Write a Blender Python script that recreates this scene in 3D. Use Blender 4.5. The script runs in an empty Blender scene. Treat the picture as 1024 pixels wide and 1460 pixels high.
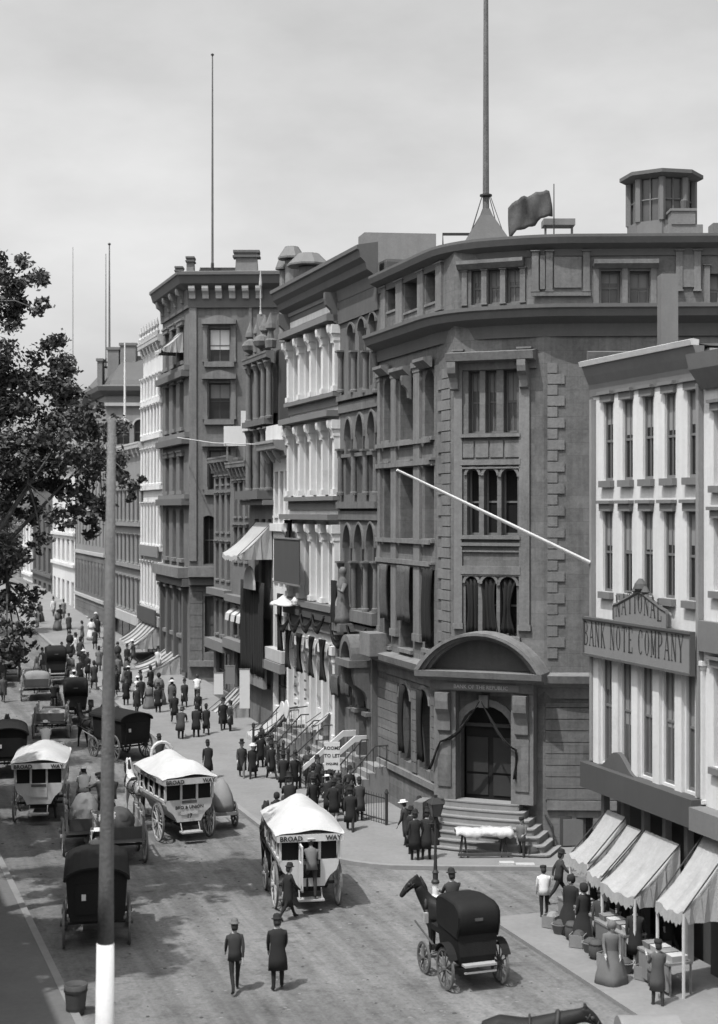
import bpy, bmesh, math, random
from mathutils import Vector, Matrix
random.seed(7)
R = math.radians
PI = math.pi
scene = bpy.context.scene
COL = scene.collection
# ---------------------------------------------------------------- camera model (photo pixels 1024 x 1460)
F, CX, HY, CH = 2100.0, 512.0, 728.0, 12.4
cam_d = bpy.data.cameras.new('camera')
cam = bpy.data.objects.new('camera', cam_d); COL.objects.link(cam)
cam.location = (0, 0, CH); cam.rotation_euler = (R(90), 0, 0)
cam_d.sensor_fit = 'HORIZONTAL'; cam_d.sensor_width = 36; cam_d.lens = 36 * F / 1024
cam_d.shift_y = (HY - 730) / 1024.0 * -1 * -1
cam_d.clip_start = 0.5; cam_d.clip_end = 3000
scene.camera = cam
cam_d.dof.use_dof = True; cam_d.dof.focus_distance = 58; cam_d.dof.aperture_fstop = 1.25

def gz(y):
    "height of the street, which climbs gently away from the crossing"
    if y < 62: return 0.0
    if y < 70: return .025 * (y - 62) ** 2 / 16
    return .025 * (min(y, 190) - 66)
def at(px, py):
    "point of the street seen at a photo pixel"
    Y = F * CH / (py - HY)
    for _ in range(12): Y = F * (CH - gz(Y)) / (py - HY)
    return Vector(((px - CX) / F * Y, Y, gz(Y)))
def pz(py, Y): return CH + (HY - py) * Y / F
def pxx(px, Y): return (px - CX) * Y / F

# ---------------------------------------------------------------- mesh builder
class MB:
    def __init__(s): s.v = []; s.f = []; s.mi = []; s.M = None; s.cur = 0
    def av(s, p):
        p = Vector(p)
        if s.M is not None: p = s.M @ p
        s.v.append(p); return len(s.v) - 1
    def face(s, idx): s.f.append(tuple(idx)); s.mi.append(s.cur)
    def poly(s, pts): s.face([s.av(p) for p in pts])
    def box(s, x0, x1, y0, y1, z0, z1):
        i = [s.av(p) for p in ((x0,y0,z0),(x1,y0,z0),(x1,y1,z0),(x0,y1,z0),(x0,y0,z1),(x1,y0,z1),(x1,y1,z1),(x0,y1,z1))]
        for q in ((3,2,1,0),(4,5,6,7),(0,1,5,4),(1,2,6,5),(2,3,7,6),(3,0,4,7)): s.face([i[k] for k in q])
    def frus(s, c0, w0, d0, z0, c1, w1, d1, z1):
        "box whose top differs from its bottom"
        a = [s.av((c0[0]+sx*w0/2, c0[1]+sy*d0/2, z0)) for sx, sy in ((-1,-1),(1,-1),(1,1),(-1,1))]
        b = [s.av((c1[0]+sx*w1/2, c1[1]+sy*d1/2, z1)) for sx, sy in ((-1,-1),(1,-1),(1,1),(-1,1))]
        s.face(a[::-1]); s.face(b)
        for k in range(4): s.face([a[k], a[(k+1)%4], b[(k+1)%4], b[k]])
    def loft(s, rings, caps=True, closed=True):
        ids = [[s.av(p) for p in r] for r in rings]
        for a, b in zip(ids, ids[1:]):
            n = len(a)
            for k in range(n if closed else n - 1): s.face([a[k], a[(k+1)%n], b[(k+1)%n], b[k]])
        if caps and closed: s.face(ids[0][::-1]); s.face(ids[-1])
    def tube(s, pts, rs, n=8, caps=True):
        pts = [Vector(p) for p in pts]
        if not hasattr(rs, '__len__'): rs = [rs] * len(pts)
        rings = []; up = None
        for k, p in enumerate(pts):
            t = (pts[min(k+1, len(pts)-1)] - pts[max(k-1, 0)])
            if t.length < 1e-9: t = Vector((0,0,1))
            t.normalize()
            if up is None: up = Vector((0,0,1)) if abs(t.z) < .9 else Vector((1,0,0))
            a = t.cross(up)
            if a.length < 1e-6: a = t.cross(Vector((0,1,0)))
            a.normalize(); b = t.cross(a).normalized(); up = a.cross(t)
            rings.append([p + (a*math.cos(2*PI*j/n) + b*math.sin(2*PI*j/n)) * rs[k] for j in range(n)])
        s.loft(rings, caps)
    def lathe(s, prof, c=(0,0), n=16):
        s.loft([[(c[0]+r*math.cos(2*PI*j/n), c[1]+r*math.sin(2*PI*j/n), z) for j in range(n)] for r, z in prof])
    def prism(s, poly, axis, a, b):
        "extrude a 2-D polygon along axis x, y or z from a to b"
        def P(p, t): return (t, p[0], p[1]) if axis == 'x' else ((p[0], t, p[1]) if axis == 'y' else (p[0], p[1], t))
        s.loft([[P(p, a) for p in poly], [P(p, b) for p in poly]])
    def ring(s, c, r_out, r_in, axis, a, b, n=20):
        "flat hoop about axis x or y"
        def P(r, k, t):
            u, w = r*math.cos(2*PI*k/n), r*math.sin(2*PI*k/n)
            return (c[0]+t, c[1]+u, c[2]+w) if axis == 'x' else (c[0]+u, c[1]+t, c[2]+w)
        ids = [[s.av(P(r, k, t)) for r, t in ((r_out,a),(r_out,b),(r_in,b),(r_in,a))] for k in range(n)]
        for k in range(n):
            p, q = ids[k], ids[(k+1)%n]
            for j in range(4): s.face([p[j], p[(j+1)%4], q[(j+1)%4], q[j]])
    def build(s, name, mats, parent=None, smooth=False, fix=True):
        me = bpy.data.meshes.new(name)
        me.from_pydata(s.v, [], s.f)
        if not isinstance(mats, (list, tuple)): mats = [mats]
        for m in mats: me.materials.append(m)
        for p, i in zip(me.polygons, s.mi): p.material_index = i; p.use_smooth = smooth
        if fix:
            bm = bmesh.new(); bm.from_mesh(me); bmesh.ops.recalc_face_normals(bm, faces=bm.faces); bm.to_mesh(me); bm.free()
        me.update()
        o = bpy.data.objects.new(name, me); COL.objects.link(o)
        if parent: o.parent = parent
        return o

def tag(o, label=None, cat=None, group=None, kind=None):
    if label: o['label'] = label
    if cat: o['category'] = cat
    if group: o['group'] = group
    if kind: o['kind'] = kind
    return o
def empty(name, loc, rz=0.0, label=None, cat=None, group=None):
    o = bpy.data.objects.new(name, None); COL.objects.link(o); o.empty_display_size = .3
    o.location = loc; o.rotation_euler = (0, 0, rz)
    return tag(o, label, cat, group)
KIDS = {}
def copy_tree(o, parent=None):
    c = o.copy(); COL.objects.link(c); c.parent = parent
    if parent is not None: c.matrix_parent_inverse = Matrix()
    for ch in [x for x in ALL() if x.parent == o]: copy_tree(ch, c)
    return c
def ALL(): return list(COL.objects)
def kids(o): return [x for x in COL.objects if x.parent == o]

# ---------------------------------------------------------------- materials (a monochrome plate: every surface is a grey)
MATS = {}
def mat(name, base, rough=.85, var=.25, scale=1.2, streak=.0, grain=.12, bump=.0, spec=.3, metallic=0, joints=None, stain=0.0):
    if name in MATS: return MATS[name]
    m = bpy.data.materials.new(name); m.use_nodes = True; nt = m.node_tree; N = nt.nodes; L = nt.links
    b = N['Principled BSDF']; b.inputs['Roughness'].default_value = rough; b.inputs['Metallic'].default_value = metallic
    b.inputs['Specular IOR Level'].default_value = spec
    tc = N.new('ShaderNodeTexCoord')
    def noise(sc, det, vec=None, ro=.6):
        n = N.new('ShaderNodeTexNoise'); n.inputs['Scale'].default_value = sc; n.inputs['Detail'].default_value = det; n.inputs['Roughness'].default_value = ro
        L.new(vec or tc.outputs['Object'], n.inputs['Vector']); return n.outputs['Fac']
    def mth(op, a, c, clamp=False):
        n = N.new('ShaderNodeMath'); n.operation = op; n.use_clamp = clamp
        for i, x in enumerate((a, c)):
            if isinstance(x, (int, float)): n.inputs[i].default_value = x
            else: L.new(x, n.inputs[i])
        return n.outputs[0]
    f = mth('MULTIPLY', mth('SUBTRACT', noise(scale*.35, 5), .5), 2*var)
    f = mth('ADD', f, mth('MULTIPLY', mth('SUBTRACT', noise(scale*9, 3), .5), 2*grain))
    f = mth('ADD', f, mth('MULTIPLY', mth('SUBTRACT', noise(scale*2.2, 6, None, .72), .5), 2*grain))
    if streak:
        mp = N.new('ShaderNodeMapping'); mp.inputs['Scale'].default_value = (3.2, 3.2, .22); L.new(tc.outputs['Object'], mp.inputs['Vector'])
        f = mth('ADD', f, mth('MULTIPLY', mth('SUBTRACT', noise(1.0, 4, mp.outputs[0]), .5), 2*streak))
    if stain:
        s_ = mth('MULTIPLY', mth('SUBTRACT', noise(.9, 6, None, .7), .60, ), 5.0, True)
        s_ = mth('MINIMUM', mth('MAXIMUM', s_, 0), 1)
        f = mth('SUBTRACT', f, mth('MULTIPLY', s_, stain))
    f = mth('ADD', f, 1.0)
    if joints:
        bw, bh, dark, msz = joints
        sx = N.new('ShaderNodeSeparateXYZ'); L.new(tc.outputs['Object'], sx.inputs[0])
        cb = N.new('ShaderNodeCombineXYZ'); L.new(sx.outputs[0], cb.inputs[0]); L.new(sx.outputs[2], cb.inputs[1])
        br = N.new('ShaderNodeTexBrick'); L.new(cb.outputs[0], br.inputs['Vector'])
        br.inputs['Scale'].default_value = 1; br.inputs['Brick Width'].default_value = bw; br.inputs['Row Height'].default_value = bh
        br.inputs['Mortar Size'].default_value = msz; br.inputs['Mortar Smooth'].default_value = .2
        br.inputs['Color1'].default_value = (1,1,1,1); br.inputs['Color2'].default_value = (.74,.74,.74,1); br.inputs['Bias'].default_value = -.25; br.inputs['Mortar'].default_value = (dark,dark,dark,1)
        g = N.new('ShaderNodeRGBToBW'); L.new(br.outputs['Color'], g.inputs[0]); f = mth('MULTIPLY', f, g.outputs[0])
    f = mth('MULTIPLY', f, base)
    L.new(f, b.inputs['Base Color'])
    if bump:
        bp = N.new('ShaderNodeBump'); bp.inputs['Strength'].default_value = bump; bp.inputs['Distance'].default_value = .03
        L.new(noise(scale*14, 4), bp.inputs['Height']); L.new(bp.outputs[0], b.inputs['Normal'])
    MATS[name] = m; return m

STONE  = mat('brownstone', .128, .9, .45, .8, .42, .34, .35, joints=(1.15, .48, .80, .016), stain=.18)
STONE2 = mat('brownstone_trim', .145, .9, .4, 1.0, .4, .28, .3, stain=.2)
TAN    = mat('tan_stone', .115, .9, .36, 1.0, .4, .26, .3, stain=.2)
HOTEL  = mat('hotel_stone', .12, .9, .36, .8, .38, .26, .3, stain=.2)
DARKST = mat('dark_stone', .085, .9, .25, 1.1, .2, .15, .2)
MARBLE = mat('white_marble', .54, .8, .22, .9, .26, .10, .2, stain=.25)
PAINT  = mat('white_painted_stucco', .52, .85, .16, 1.1, .22, .08, .25, stain=.3)
PAINTB = mat('pale_stucco', .48, .85, .2, 1.1, .16, .08, .2, stain=.2)
GREYST = mat('grey_stone', .2, .9, .2, 1.0, .15, .1, .2)
PALEST = mat('pale_grey_stone', .36, .9, .2, 1.0, .2, .1, .2)
TIN    = mat('tin_roof', .13, .6, .25, .9, .1, .1, .1)
SLATE  = mat('slate_roof', .085, .8, .15, 1.2, .1, .12, .3)
BRICK  = mat('sooty_brick', .17, .95, .25, 1.5, .15, .18, .3)
CORN   = mat('cornice_paint', .10, .8, .2, 1.0, .12, .1, .1)
TRIMD  = mat('dark_trim', .075, .75, .2, 1.5, .1, .1)
TRIMM  = mat('mid_trim', .14, .8, .2, 1.5, .1, .1)
SASH   = mat('sash_paint', .13, .7, .15, 2.0, .05, .08)
SASHD  = mat('dark_sash', .05, .6, .15, 2.0, .05, .08)
BLIND  = mat('window_blind', .2, .9, .2, 2.0, .3, .05)
BLINDW = mat('white_blind', .75, .9, .08, 2.0, .05, .03)
SIGNG  = mat('sign_board', .17, .7, .12, 1.5, .1, .08)
SIGND  = mat('dark_sign_board', .06, .7, .15, 1.5, .1, .05)
SIGNW  = mat('white_sign_board', .55, .7, .12, 1.5, .1, .05)
INK    = mat('sign_lettering', .035, .7, .1)
INKW   = mat('pale_lettering', .5, .7, .1)
CANVAS = mat('awning_canvas', .30, .9, .3, 1.6, .22, .12, .5, stain=.35)
CANVG  = mat('grey_canvas', .19, .9, .2, 1.6, .1, .08, .3)
CLOTHW = mat('white_cloth', .44, .9, .25, 1.5, .12, .1, .4, stain=.25)
CRAPE  = mat('mourning_crape', .016, .9, .3, 3.0, .3, .1, .3)
CRAPEG = mat('grey_bunting', .065, .9, .5, 3.0, .4, .5)
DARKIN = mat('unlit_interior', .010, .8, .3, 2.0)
IRON   = mat('black_iron', .03, .6, .3, 4.0)
WOODD  = mat('dark_wood', .06, .8, .3, 3.0, .2)
WOODM  = mat('weathered_wood', .17, .9, .25, 3.0, .3, .15)
WOODL  = mat('pale_wood', .42, .85, .2, 3.0, .3, .1)
POLEM  = mat('pole_wood', .12, .85, .5, 1.6, .5, .4, .6)
WHITEP = mat('whitewash', .62, .85, .2, 2.0, .1, .1, .2, stain=.55)
COACHW = mat('coach_white_paint', .5, .55, .2, 2.0, .2, .08, .1, stain=.35)
COACHD = mat('coach_black_leather', .014, .75, .35, 2.0, .1, .15, .2, spec=.15)
WHEELM = mat('wheel_paint', .30, .6, .2, 3.0)
WHEELD = mat('dusty_dark_wheel', .09, .8, .3, 3.0)
TYRE   = mat('iron_tyre', .10, .5, .2, 4.0)
LEATH  = mat('harness_leather', .03, .6, .2, 3)
SKIN   = mat('skin', .34, .6, .1, 6)
SKIND  = mat('hands_and_face', .26, .6, .1, 6)
HAIR   = mat('hair', .03, .7, .2, 8)
COAT1  = mat('black_broadcloth', .018, .9, .3, 4)
COAT2  = mat('charcoal_wool', .035, .9, .3, 4)
COAT3  = mat('grey_wool', .12, .9, .25, 4)
COAT4  = mat('pale_linen', .5, .9, .15, 4)
COAT5  = mat('drab_wool', .075, .9, .25, 4)
SHIRT  = mat('white_shirt', .55, .9, .1, 4)
SHOE   = mat('boot_leather', .02, .5, .1, 4)
STRAW  = mat('straw_hat', .5, .8, .15, 9)
HORSED = mat('dark_horse_coat', .016, .6, .4, 3.0, .1, .2, .3, spec=.2)
HORSEW = mat('grey_horse_coat', .50, .7, .3, 2.5)
HORSEM = mat('bay_horse_coat', .06, .6, .35, 3.0)
MANE   = mat('horse_mane', .012, .8, .3, 6)
LEAF   = mat('leaves', .055, .7, .55, 3.0)
LEAFB  = mat('leaves_pale', .11, .7, .45, 3.0)
BARK   = mat('bark', .07, .95, .3, 3.0, .3)
FLAGST = mat('flagstones', .175, .95, .3, .7, 0, .16, .3, stain=.25)

def glass(name, base, rough, spec):
    m = mat(name, base, rough, .6, 1.6, .3, .1, .12, spec); return m
PANE  = glass('window_glass', .018, .15, .35)
PANEG = glass('hazy_window_glass', .075, .25, .5)
# ---------------------------------------------------------------- facades
def arc_top(ua, ub, za, zb, kind):
    w = ub - ua; c = (ua + ub) / 2
    if kind == 1:
        r = w / 2; s = zb - r
        return [(c - r*math.cos(PI*k/10), s + r*math.sin(PI*k/10)) for k in range(11)]
    if kind == 2:
        h = min(w * .95, (zb - za) * .6); s = zb - h
        left = [(ua + (w/2)*(1 - math.cos(t*PI/2))*1.0, s + h*math.sin(t*PI/2)*.92 + h*.08*t) for t in [k/6 for k in range(7)]]
        return left + [(2*c - u, z) for u, z in left[-2::-1]]
    if kind == 3:
        h = w * .16; s = zb - h
        return [(ua + w*k/8, s + h*math.sin(PI*k/8)) for k in range(9)]
    return [(ua, zb), (ub, zb)]

class Fac:
    "a flat front: local x runs along it, local y out of it, local z up"
    def __init__(s, root, A, e, M=None):
        s.root = root; s.A = Vector((A[0], A[1], 0)); s.e = Vector((e[0], e[1], 0)).normalized(); s.M = M
    def Y(s, px):
        k = (px - CX) / F
        u = (k*s.A.y - s.A.x) / (s.e.x - k*s.e.y); return u, s.A.y + s.e.y*u
    def u(s, px): return s.Y(px)[0]
    def z(s, px, py): return pz(py, s.Y(px)[1])
    def mb(s):
        b = MB(); b.M = s.M; return b
    def part(s, name, m, fn, parent=None, smooth=False):
        b = s.mb(); fn(b); return b.build(name, m, parent or s.root, smooth)
    def box(s, name, m, u0, u1, d0, d1, z0, z1, parent=None):
        return s.part(name, m, lambda b: b.box(min(u0,u1), max(u0,u1), d0, d1, min(z0,z1), max(z0,z1)), parent)
    def wall(s, name, m, u0, u1, z0, z1, holes, rev=.28, d=0.0):
        b = s.mb(); u0, u1 = min(u0,u1), max(u0,u1)
        us = sorted({round(x, 4) for x in [u0, u1] + [h[0] for h in holes] + [h[1] for h in holes] if u0-1e-6 <= x <= u1+1e-6})
        zs = sorted({round(x, 4) for x in [z0, z1] + [h[2] for h in holes] + [h[3] for h in holes] if z0-1e-6 <= x <= z1+1e-6})
        def solid(a, c): return not any(h[0] < a < h[1] and h[2] < c < h[3] for h in holes)
        for a, a2 in zip(us, us[1:]):
            run = None
            for c, c2 in zip(zs, zs[1:]):
                if solid((a+a2)/2, (c+c2)/2):
                    if run is None: run = c
                else:
                    if run is not None: b.poly([(a,d,run),(a2,d,run),(a2,d,c),(a,d,c)]); run = None
            if run is not None: b.poly([(a,d,run),(a2,d,run),(a2,d,zs[-1]),(a,d,zs[-1])])
        for h in holes:
            ua, ub, za, zb, kind = h[:5]; t = arc_top(ua, ub, za, zb, kind)
            if kind:
                n = len(t)//2
                for q, corner in ((t[:n+1], (ua, zb)), (t[n:], (ub, zb))):
                    for p, p2 in zip(q, q[1:]): b.poly([(corner[0], d, corner[1]), (p[0], d, p[1]), (p2[0], d, p2[1])])
            out = [(ua, za)] + t + [(ub, za)]
            for p, p2 in zip(out, out[1:] + out[:1]):
                b.poly([(p[0], d, p[1]), (p2[0], d, p2[1]), (p2[0], d-rev, p2[1]), (p[0], d-rev, p[1])])
        return b.build(name, m, s.root, fix=False)
    def window(s, h, rev=.28, sash=None, pane=None, blind=None, bars=1, mull=1, d=0.0, sill=None, lintel=None, lm=None, fw=.07):
        ua, ub, za, zb, kind = h[:5]; w = ub - ua; c = (ua+ub)/2
        y0, y1 = d-rev+.0, d-rev+.06; e = .004
        def fr(b):
            b.box(ua+e, ua+fw, y0, y1, za+e, zb-e); b.box(ub-fw, ub-e, y0, y1, za+e, zb-e)
            b.box(ua+fw, ub-fw, y0, y1, za+e, za+fw*1.2); b.box(ua+fw, ub-fw, y0, y1, zb-fw, zb-e)
            if bars:
                zm = (za+zb)/2 + random.uniform(-.02, .02); b.box(ua+fw, ub-fw, y0+.005, y1-.01, zm-.035, zm+.035)
            for k in range(mull):
                u = ua + fw + (w-2*fw)*(k+1)/(mull+1); b.box(u-.018, u+.018, y0+.008, y1-.016, za+fw, zb-fw)
        f = s.part('window', sash or SASH, fr)
        def pn(b): b.poly([(ua, y0+.012, za), (ub, y0+.012, za), (ub, y0+.012, zb), (ua, y0+.012, zb)])
        s.part('pane', pane or PANE, pn, f)
        if blind is None: blind = random.choice((0, 0, .25, .4, .5, .0))
        if blind and blind > 0: blind = max(.12, min(.8, blind + random.uniform(-.16, .16)))
        if blind:
            zb0 = zb - (zb-za)*blind
            bm_ = BLINDW if blind < 0 else BLIND
            if blind < 0: zb0 = zb + (zb-za)*blind
            s.part('blind', bm_, lambda b: b.box(ua+fw, ub-fw, y0+.014, y0+.02, zb0, zb-fw), f)
        if sill:
            pr, ht, ex = sill
            s.part('sill', lm or STONE2, lambda b: b.box(ua-ex, ub+ex, d-rev+.065, d+pr, za-ht, za-.003), f)
        if lintel:
            pr, ht, ex = lintel
            def li(b):
                b.box(ua-ex, ub+ex, d+.003, d+pr, zb+.003, zb+ht*.7); b.box(ua-ex-.06, ub+ex+.06, d+.003, d+pr+.07, zb+ht*.7+.001, zb+ht)
            s.part('lintel', lm or STONE2, li, f)
        return f
    def arch_trim(s, name, m, h, t, pr, d=0.0, parent=None):
        "raised moulding round an arched head"
        ua, ub, za, zb, kind = h[:5]; c = (ua+ub)/2
        q = arc_top(ua, ub, za, zb, kind); z0 = q[0][1]
        big = [(c + (u-c)*(1+2*t/(ub-ua)), z0 + (z-z0)*(1+t/max(zb-z0, .01))) for u, z in q]
        def fn(b):
            for (a, a2), (g, g2) in zip(zip(q, q[1:]), zip(big, big[1:])):
                b.poly([(a[0],d+pr,a[1]),(a2[0],d+pr,a2[1]),(g2[0],d+pr,g2[1]),(g[0],d+pr,g[1])])
                b.poly([(g[0],d,g[1]),(g[0],d+pr,g[1]),(g2[0],d+pr,g2[1]),(g2[0],d,g2[1])])
                b.poly([(a[0],d,a[1]),(a2[0],d,a2[1]),(a2[0],d+pr,a2[1]),(a[0],d+pr,a[1])])
            for i in (0, -1):
                a, g = q[i], big[i]; b.poly([(a[0],d,a[1]),(a[0],d+pr,a[1]),(g[0],d+pr,g[1]),(g[0],d,g[1])])
        return s.part(name, m, fn, parent)
    def profile(s, name, m, u0, u1, prof, parent=None, ends=True):
        "straight moulding: prof is a closed outline of (d, z)"
        return s.part(name, m, lambda b: b.loft([[(u0, p, q) for p, q in prof], [(u1, p, q) for p, q in prof]]), parent)
    def pilaster(s, m, uc, w, z0, z1, pr=.14, d=0.0, cap=.3, base=.2, name='pilaster'):
        def fn(b):
            b.box(uc-w/2, uc+w/2, d+.002, d+pr, z0+base, z1-cap)
            b.box(uc-w*.62, uc+w*.62, d+.002, d+pr*1.3, z0, z0+base)
            b.box(uc-w*.58, uc+w*.58, d+.002, d+pr*1.2, z1-cap, z1-cap*.55)
            b.box(uc-w*.72, uc+w*.72, d+.002, d+pr*1.6, z1-cap*.55, z1)
        return s.part(name, m, fn)
    def column(s, m, uc, r, z0, z1, dc, name='column', cap=.35):
        def fn(b):
            n = 12
            def ring(rr, z): return [(uc+rr*math.cos(2*PI*k/n), dc+rr*math.sin(2*PI*k/n), z) for k in range(n)]
            b.loft([ring(r*1.35, z0), ring(r*1.35, z0+.12), ring(r*1.05, z0+.16), ring(r*.88, z1-cap), ring(r*1.0, z1-cap+.05), ring(r*1.5, z1-.09)])
            b.box(uc-r*1.6, uc+r*1.6, dc-r*1.6, dc+r*1.6, z1-.088, z1)
        return s.part(name, m, fn)
    def bracket(s, m, uc, w, z0, z1, pr, d=0.0, name='bracket'):
        h = z1 - z0
        pts = [(d+.002, z0), (d+pr*.30, z0+h*.06), (d+pr*.36, z0+h*.3), (d+pr*.5, z0+h*.45), (d+pr*.9, z0+h*.6), (d+pr, z0+h*.8), (d+pr, z1), (d+.002, z1)]
        return s.part(name, m, lambda b: b.loft([[(uc-w/2, p, q) for p, q in pts], [(uc+w/2, p, q) for p, q in pts]]))
    def bands(s, m, u0, u1, zs, t, pr, name='string_course'):
        for z in zs: s.box(name, m, u0, u1, .002, pr, z-t/2, z+t/2)
    def mass(s, m, u0, u1, depth, z0, z1, roof=None, back=-.34):
        b = s.mb()
        u0, u1 = min(u0,u1), max(u0,u1)
        b.box(u0, u1, -depth, back, z0, z1); o = b.build('side_wall', m, s.root)
        s.box('roof', roof or TIN, u0+.02, u1-.02, -depth+.02, back-.02, z1+.002, z1+.12)
        return o
    def text(s, words, size, uc, z, d, m, parent=None, sx=1.0, name='lettering', extr=.01):
        "block lettering standing on the front, read from the street"
        cu = bpy.data.curves.new('t', 'FONT'); cu.body = words; cu.size = size; cu.extrude = extr; cu.align_x = 'CENTER'; cu.resolution_u = 2
        tmp = bpy.data.objects.new('t', cu); COL.objects.link(tmp)
        me = bpy.data.meshes.new_from_object(tmp.evaluated_get(bpy.context.evaluated_depsgraph_get()))
        bpy.data.objects.remove(tmp); bpy.data.curves.remove(cu)
        T = Matrix(((-sx,0,0,uc),(0,0,1,d),(0,1,0,z),(0,0,0,1)))
        me.transform((s.M or Matrix()) @ T); me.materials.clear(); me.materials.append(m); me.name = name
        o = bpy.data.objects.new(name, me); COL.objects.link(o); o.parent = parent or s.root; return o

NS = 712 / F                                     # the avenue runs away at this slope
DIR = Vector((-NS, 1, 0)).normalized()           # along the avenue, away from the camera
OUT = Vector((-DIR.y, DIR.x, 0))                 # out of the fronts, to the left
ANG = math.atan2(DIR.y, DIR.x)
def line_pt(px, off=0.0):
    "foot of the building line at a photo column"
    Y = 46750.0 / (px + 200); return Vector(((px-CX)/F*Y, Y, 0)) + OUT*off
def front(name, px_right, label, cat, group=None, off=0.0):
    A = line_pt(px_right, off); root = empty(name, (A.x, A.y, 0), ANG, label, cat, group)
    return Fac(root, A, DIR), root
def hole(f, pa, pb, pref, yt, yb, kind=0):
    ua, ub = sorted((f.u(pa), f.u(pb))); return (ua, ub, f.z(pref, yb), f.z(pref, yt), kind)
def cornice(f, m, u0, u1, z0, z1, pr, mods=0, modm=None, frieze=0.0):
    "projecting cornice with optional brackets; z0 is its underside at the wall"
    h = z1 - z0
    c = f.profile('cornice', m, u0-.25, u1+.1, [(.002, z0), (pr*.35, z0+h*.12), (pr*.42, z0+h*.38), (pr*.9, z0+h*.5), (pr*.94, z0+h*.78), (pr, z0+h*.84), (pr, z1), (.002, z1)])
    for k in range(mods):
        uc = u0 + (u1-u0)*(k+.5)/mods
        b = f.mb(); w = .16
        b.loft([[(uc+sx*w, p, q) for p, q in ((pr*.37, z0+h*.05-.3), (pr*.5, z0+h*.05-.25), (pr*.82, z0+h*.34), (pr*.82, z0+h*.49), (pr*.43, z0+h*.49))] for sx in (-.5, .5)])
        b.build('bracket', modm or m, c)
    return c
# ================================================================ THE CORNER BANK
P0 = Vector((.871, 63.1, 0)); P2 = Vector((3.56, 55.0, 0)); P3 = Vector((6.75, 53.7, 0)); P4 = Vector((19.5, 53.3, 0))
bank = empty('bank_building', tuple(P2), 0, 'big brownstone bank with rounded corner entrance, arched windows and flagpole spire on its roof', 'bank building')
def frame(A, B):
    e = (B - A).normalized(); n = Vector((-e.y, e.x, 0)); T = A - P2
    return Fac(bank, A, e, Matrix(((e.x,n.x,0,T.x),(e.y,n.y,0,T.y),(0,0,1,0),(0,0,0,1))))
fl, fc, fw_ = frame(P2, P0), frame(P3, P2), frame(P4, P3)     # flank on the avenue, corner bay, side-street wall
LF, LC, LW = (P0-P2).length, (P2-P3).length, (P3-P4).length
ZB, ZC, ZT = 6.2, 19.3, 22.1

def sweep(name, m, path, prof, parent, org):
    "moulding along a plan polyline, prof = closed (out, z) outline; outward is to the left of travel"
    n = len(path); rings = []
    for k, p in enumerate(path):
        a = (path[k]-path[k-1]).normalized() if k else (path[1]-path[0]).normalized()
        c = (path[k+1]-path[k]).normalized() if k < n-1 else a
        na, nc = Vector((-a.y, a.x, 0)), Vector((-c.y, c.x, 0)); nm = (na+nc); nm = nm / max(nm.dot(na), .3)
        rings.append([tuple(p - org + nm*q + Vector((0,0,z))) for q, z in prof])
    b = MB(); b.loft(rings); return b.build(name, m, parent)
def bez(a, c, d, n): return [a*(1-t)**2 + c*2*t*(1-t) + d*t*t for t in [k/n for k in range(n+1)]]
corner = [P4, P3 + (P4-P3).normalized()*1.3] + bez(P3 + (P4-P3).normalized()*1.0, P3, P3 + (P2-P3)*.35, 4) + bez(P3 + (P2-P3)*.55, P2, P2 + (P0-P2).normalized()*1.9, 6) + [P0]

# --- flank
H = []
def hs(f, cols, rows, kinds=(0,)):
    out = []
    for pref, yt, yb, kd in rows:
        for a, b in cols: out.append(hole(f, a, b, pref, yt, yb, kd))
    return out
flw = [hole(fl, 548, 558, 553, 537, 628, 1), hole(fl, 571, 589, 580, 540, 627, 0), hole(fl, 606, 619, 612, 527, 622, 1),
       hole(fl, 548, 558, 553, 668, 768), hole(fl, 571, 589, 580, 666, 768), hole(fl, 606, 619, 612, 664, 768),
       hole(fl, 548, 558, 553, 806, 920), hole(fl, 571, 589, 580, 808, 925), hole(fl, 606, 619, 612, 812, 925)]
fla = [hole(fl, 553, 565, 560, 408, 442), hole(fl, 577, 596, 588, 398, 442), hole(fl, 607, 622, 614, 386, 432)]
flg = [hole(fl, 571, 586, 578, 975, 1085, 1), hole(fl, 598, 613, 606, 983, 1098, 1), hole(fl, 520, 0, 520, 0, 0)][:2]
fl.wall('wall', STONE, 0, LF, -.5, ZT, flw + fla + flg, .6)
for h in flw: fl.window(h, .6, sill=(.14, .16, .08), lm=STONE2, lintel=(.12, .3, .08) if not h[4] else None)
for h in fla: fl.window(h, .6, sill=(.06, .1, .05), lm=STONE2)
for h in flg:
    fl.window(h, .6, mull=1, blind=0); fl.arch_trim('arch_moulding', STONE2, h, .16, .08)
for pa, pb in ((541.5, 546), (560, 569), (592, 603)):
    ua, ub = fl.u(pa), fl.u(pb)
    fl.pilaster(STONE2, (ua+ub)/2, abs(ua-ub)*.8, 7.2, ZC-1.0, .12, cap=.4, base=.3)
for py, dz_ in ((632, .0), (662, .0), (771, 0), (801, 0)):
    z = fl.z(580, py); fl.box('string_course', STONE2, fl.u(618), LF, .13, .20, z-.09, z+.09)
for h in flw[:3]: fl.profile('window_hood', STONE2, h[0]-.12, h[1]+.12, [(.125, h[3]+.05), (.2, h[3]+.05), (.5, h[3]+.3), (.5, h[3]+.42), (.125, h[3]+.5)])
for k in (1,): fl.bracket(STONE2, flw[1][0]-.05, .22, flw[1][3]-.9, flw[1][3]+.05, .4, .125, 'console')
for pa, pb in ((546, 552), (567, 576), (598, 606), (624, 632)):
    ua, ub = fl.u(pa), fl.u(pb); fl.pilaster(STONE2, (ua+ub)/2, abs(ua-ub), ZC+.75, ZT-.2, .1, cap=.12, base=.1)
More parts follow.
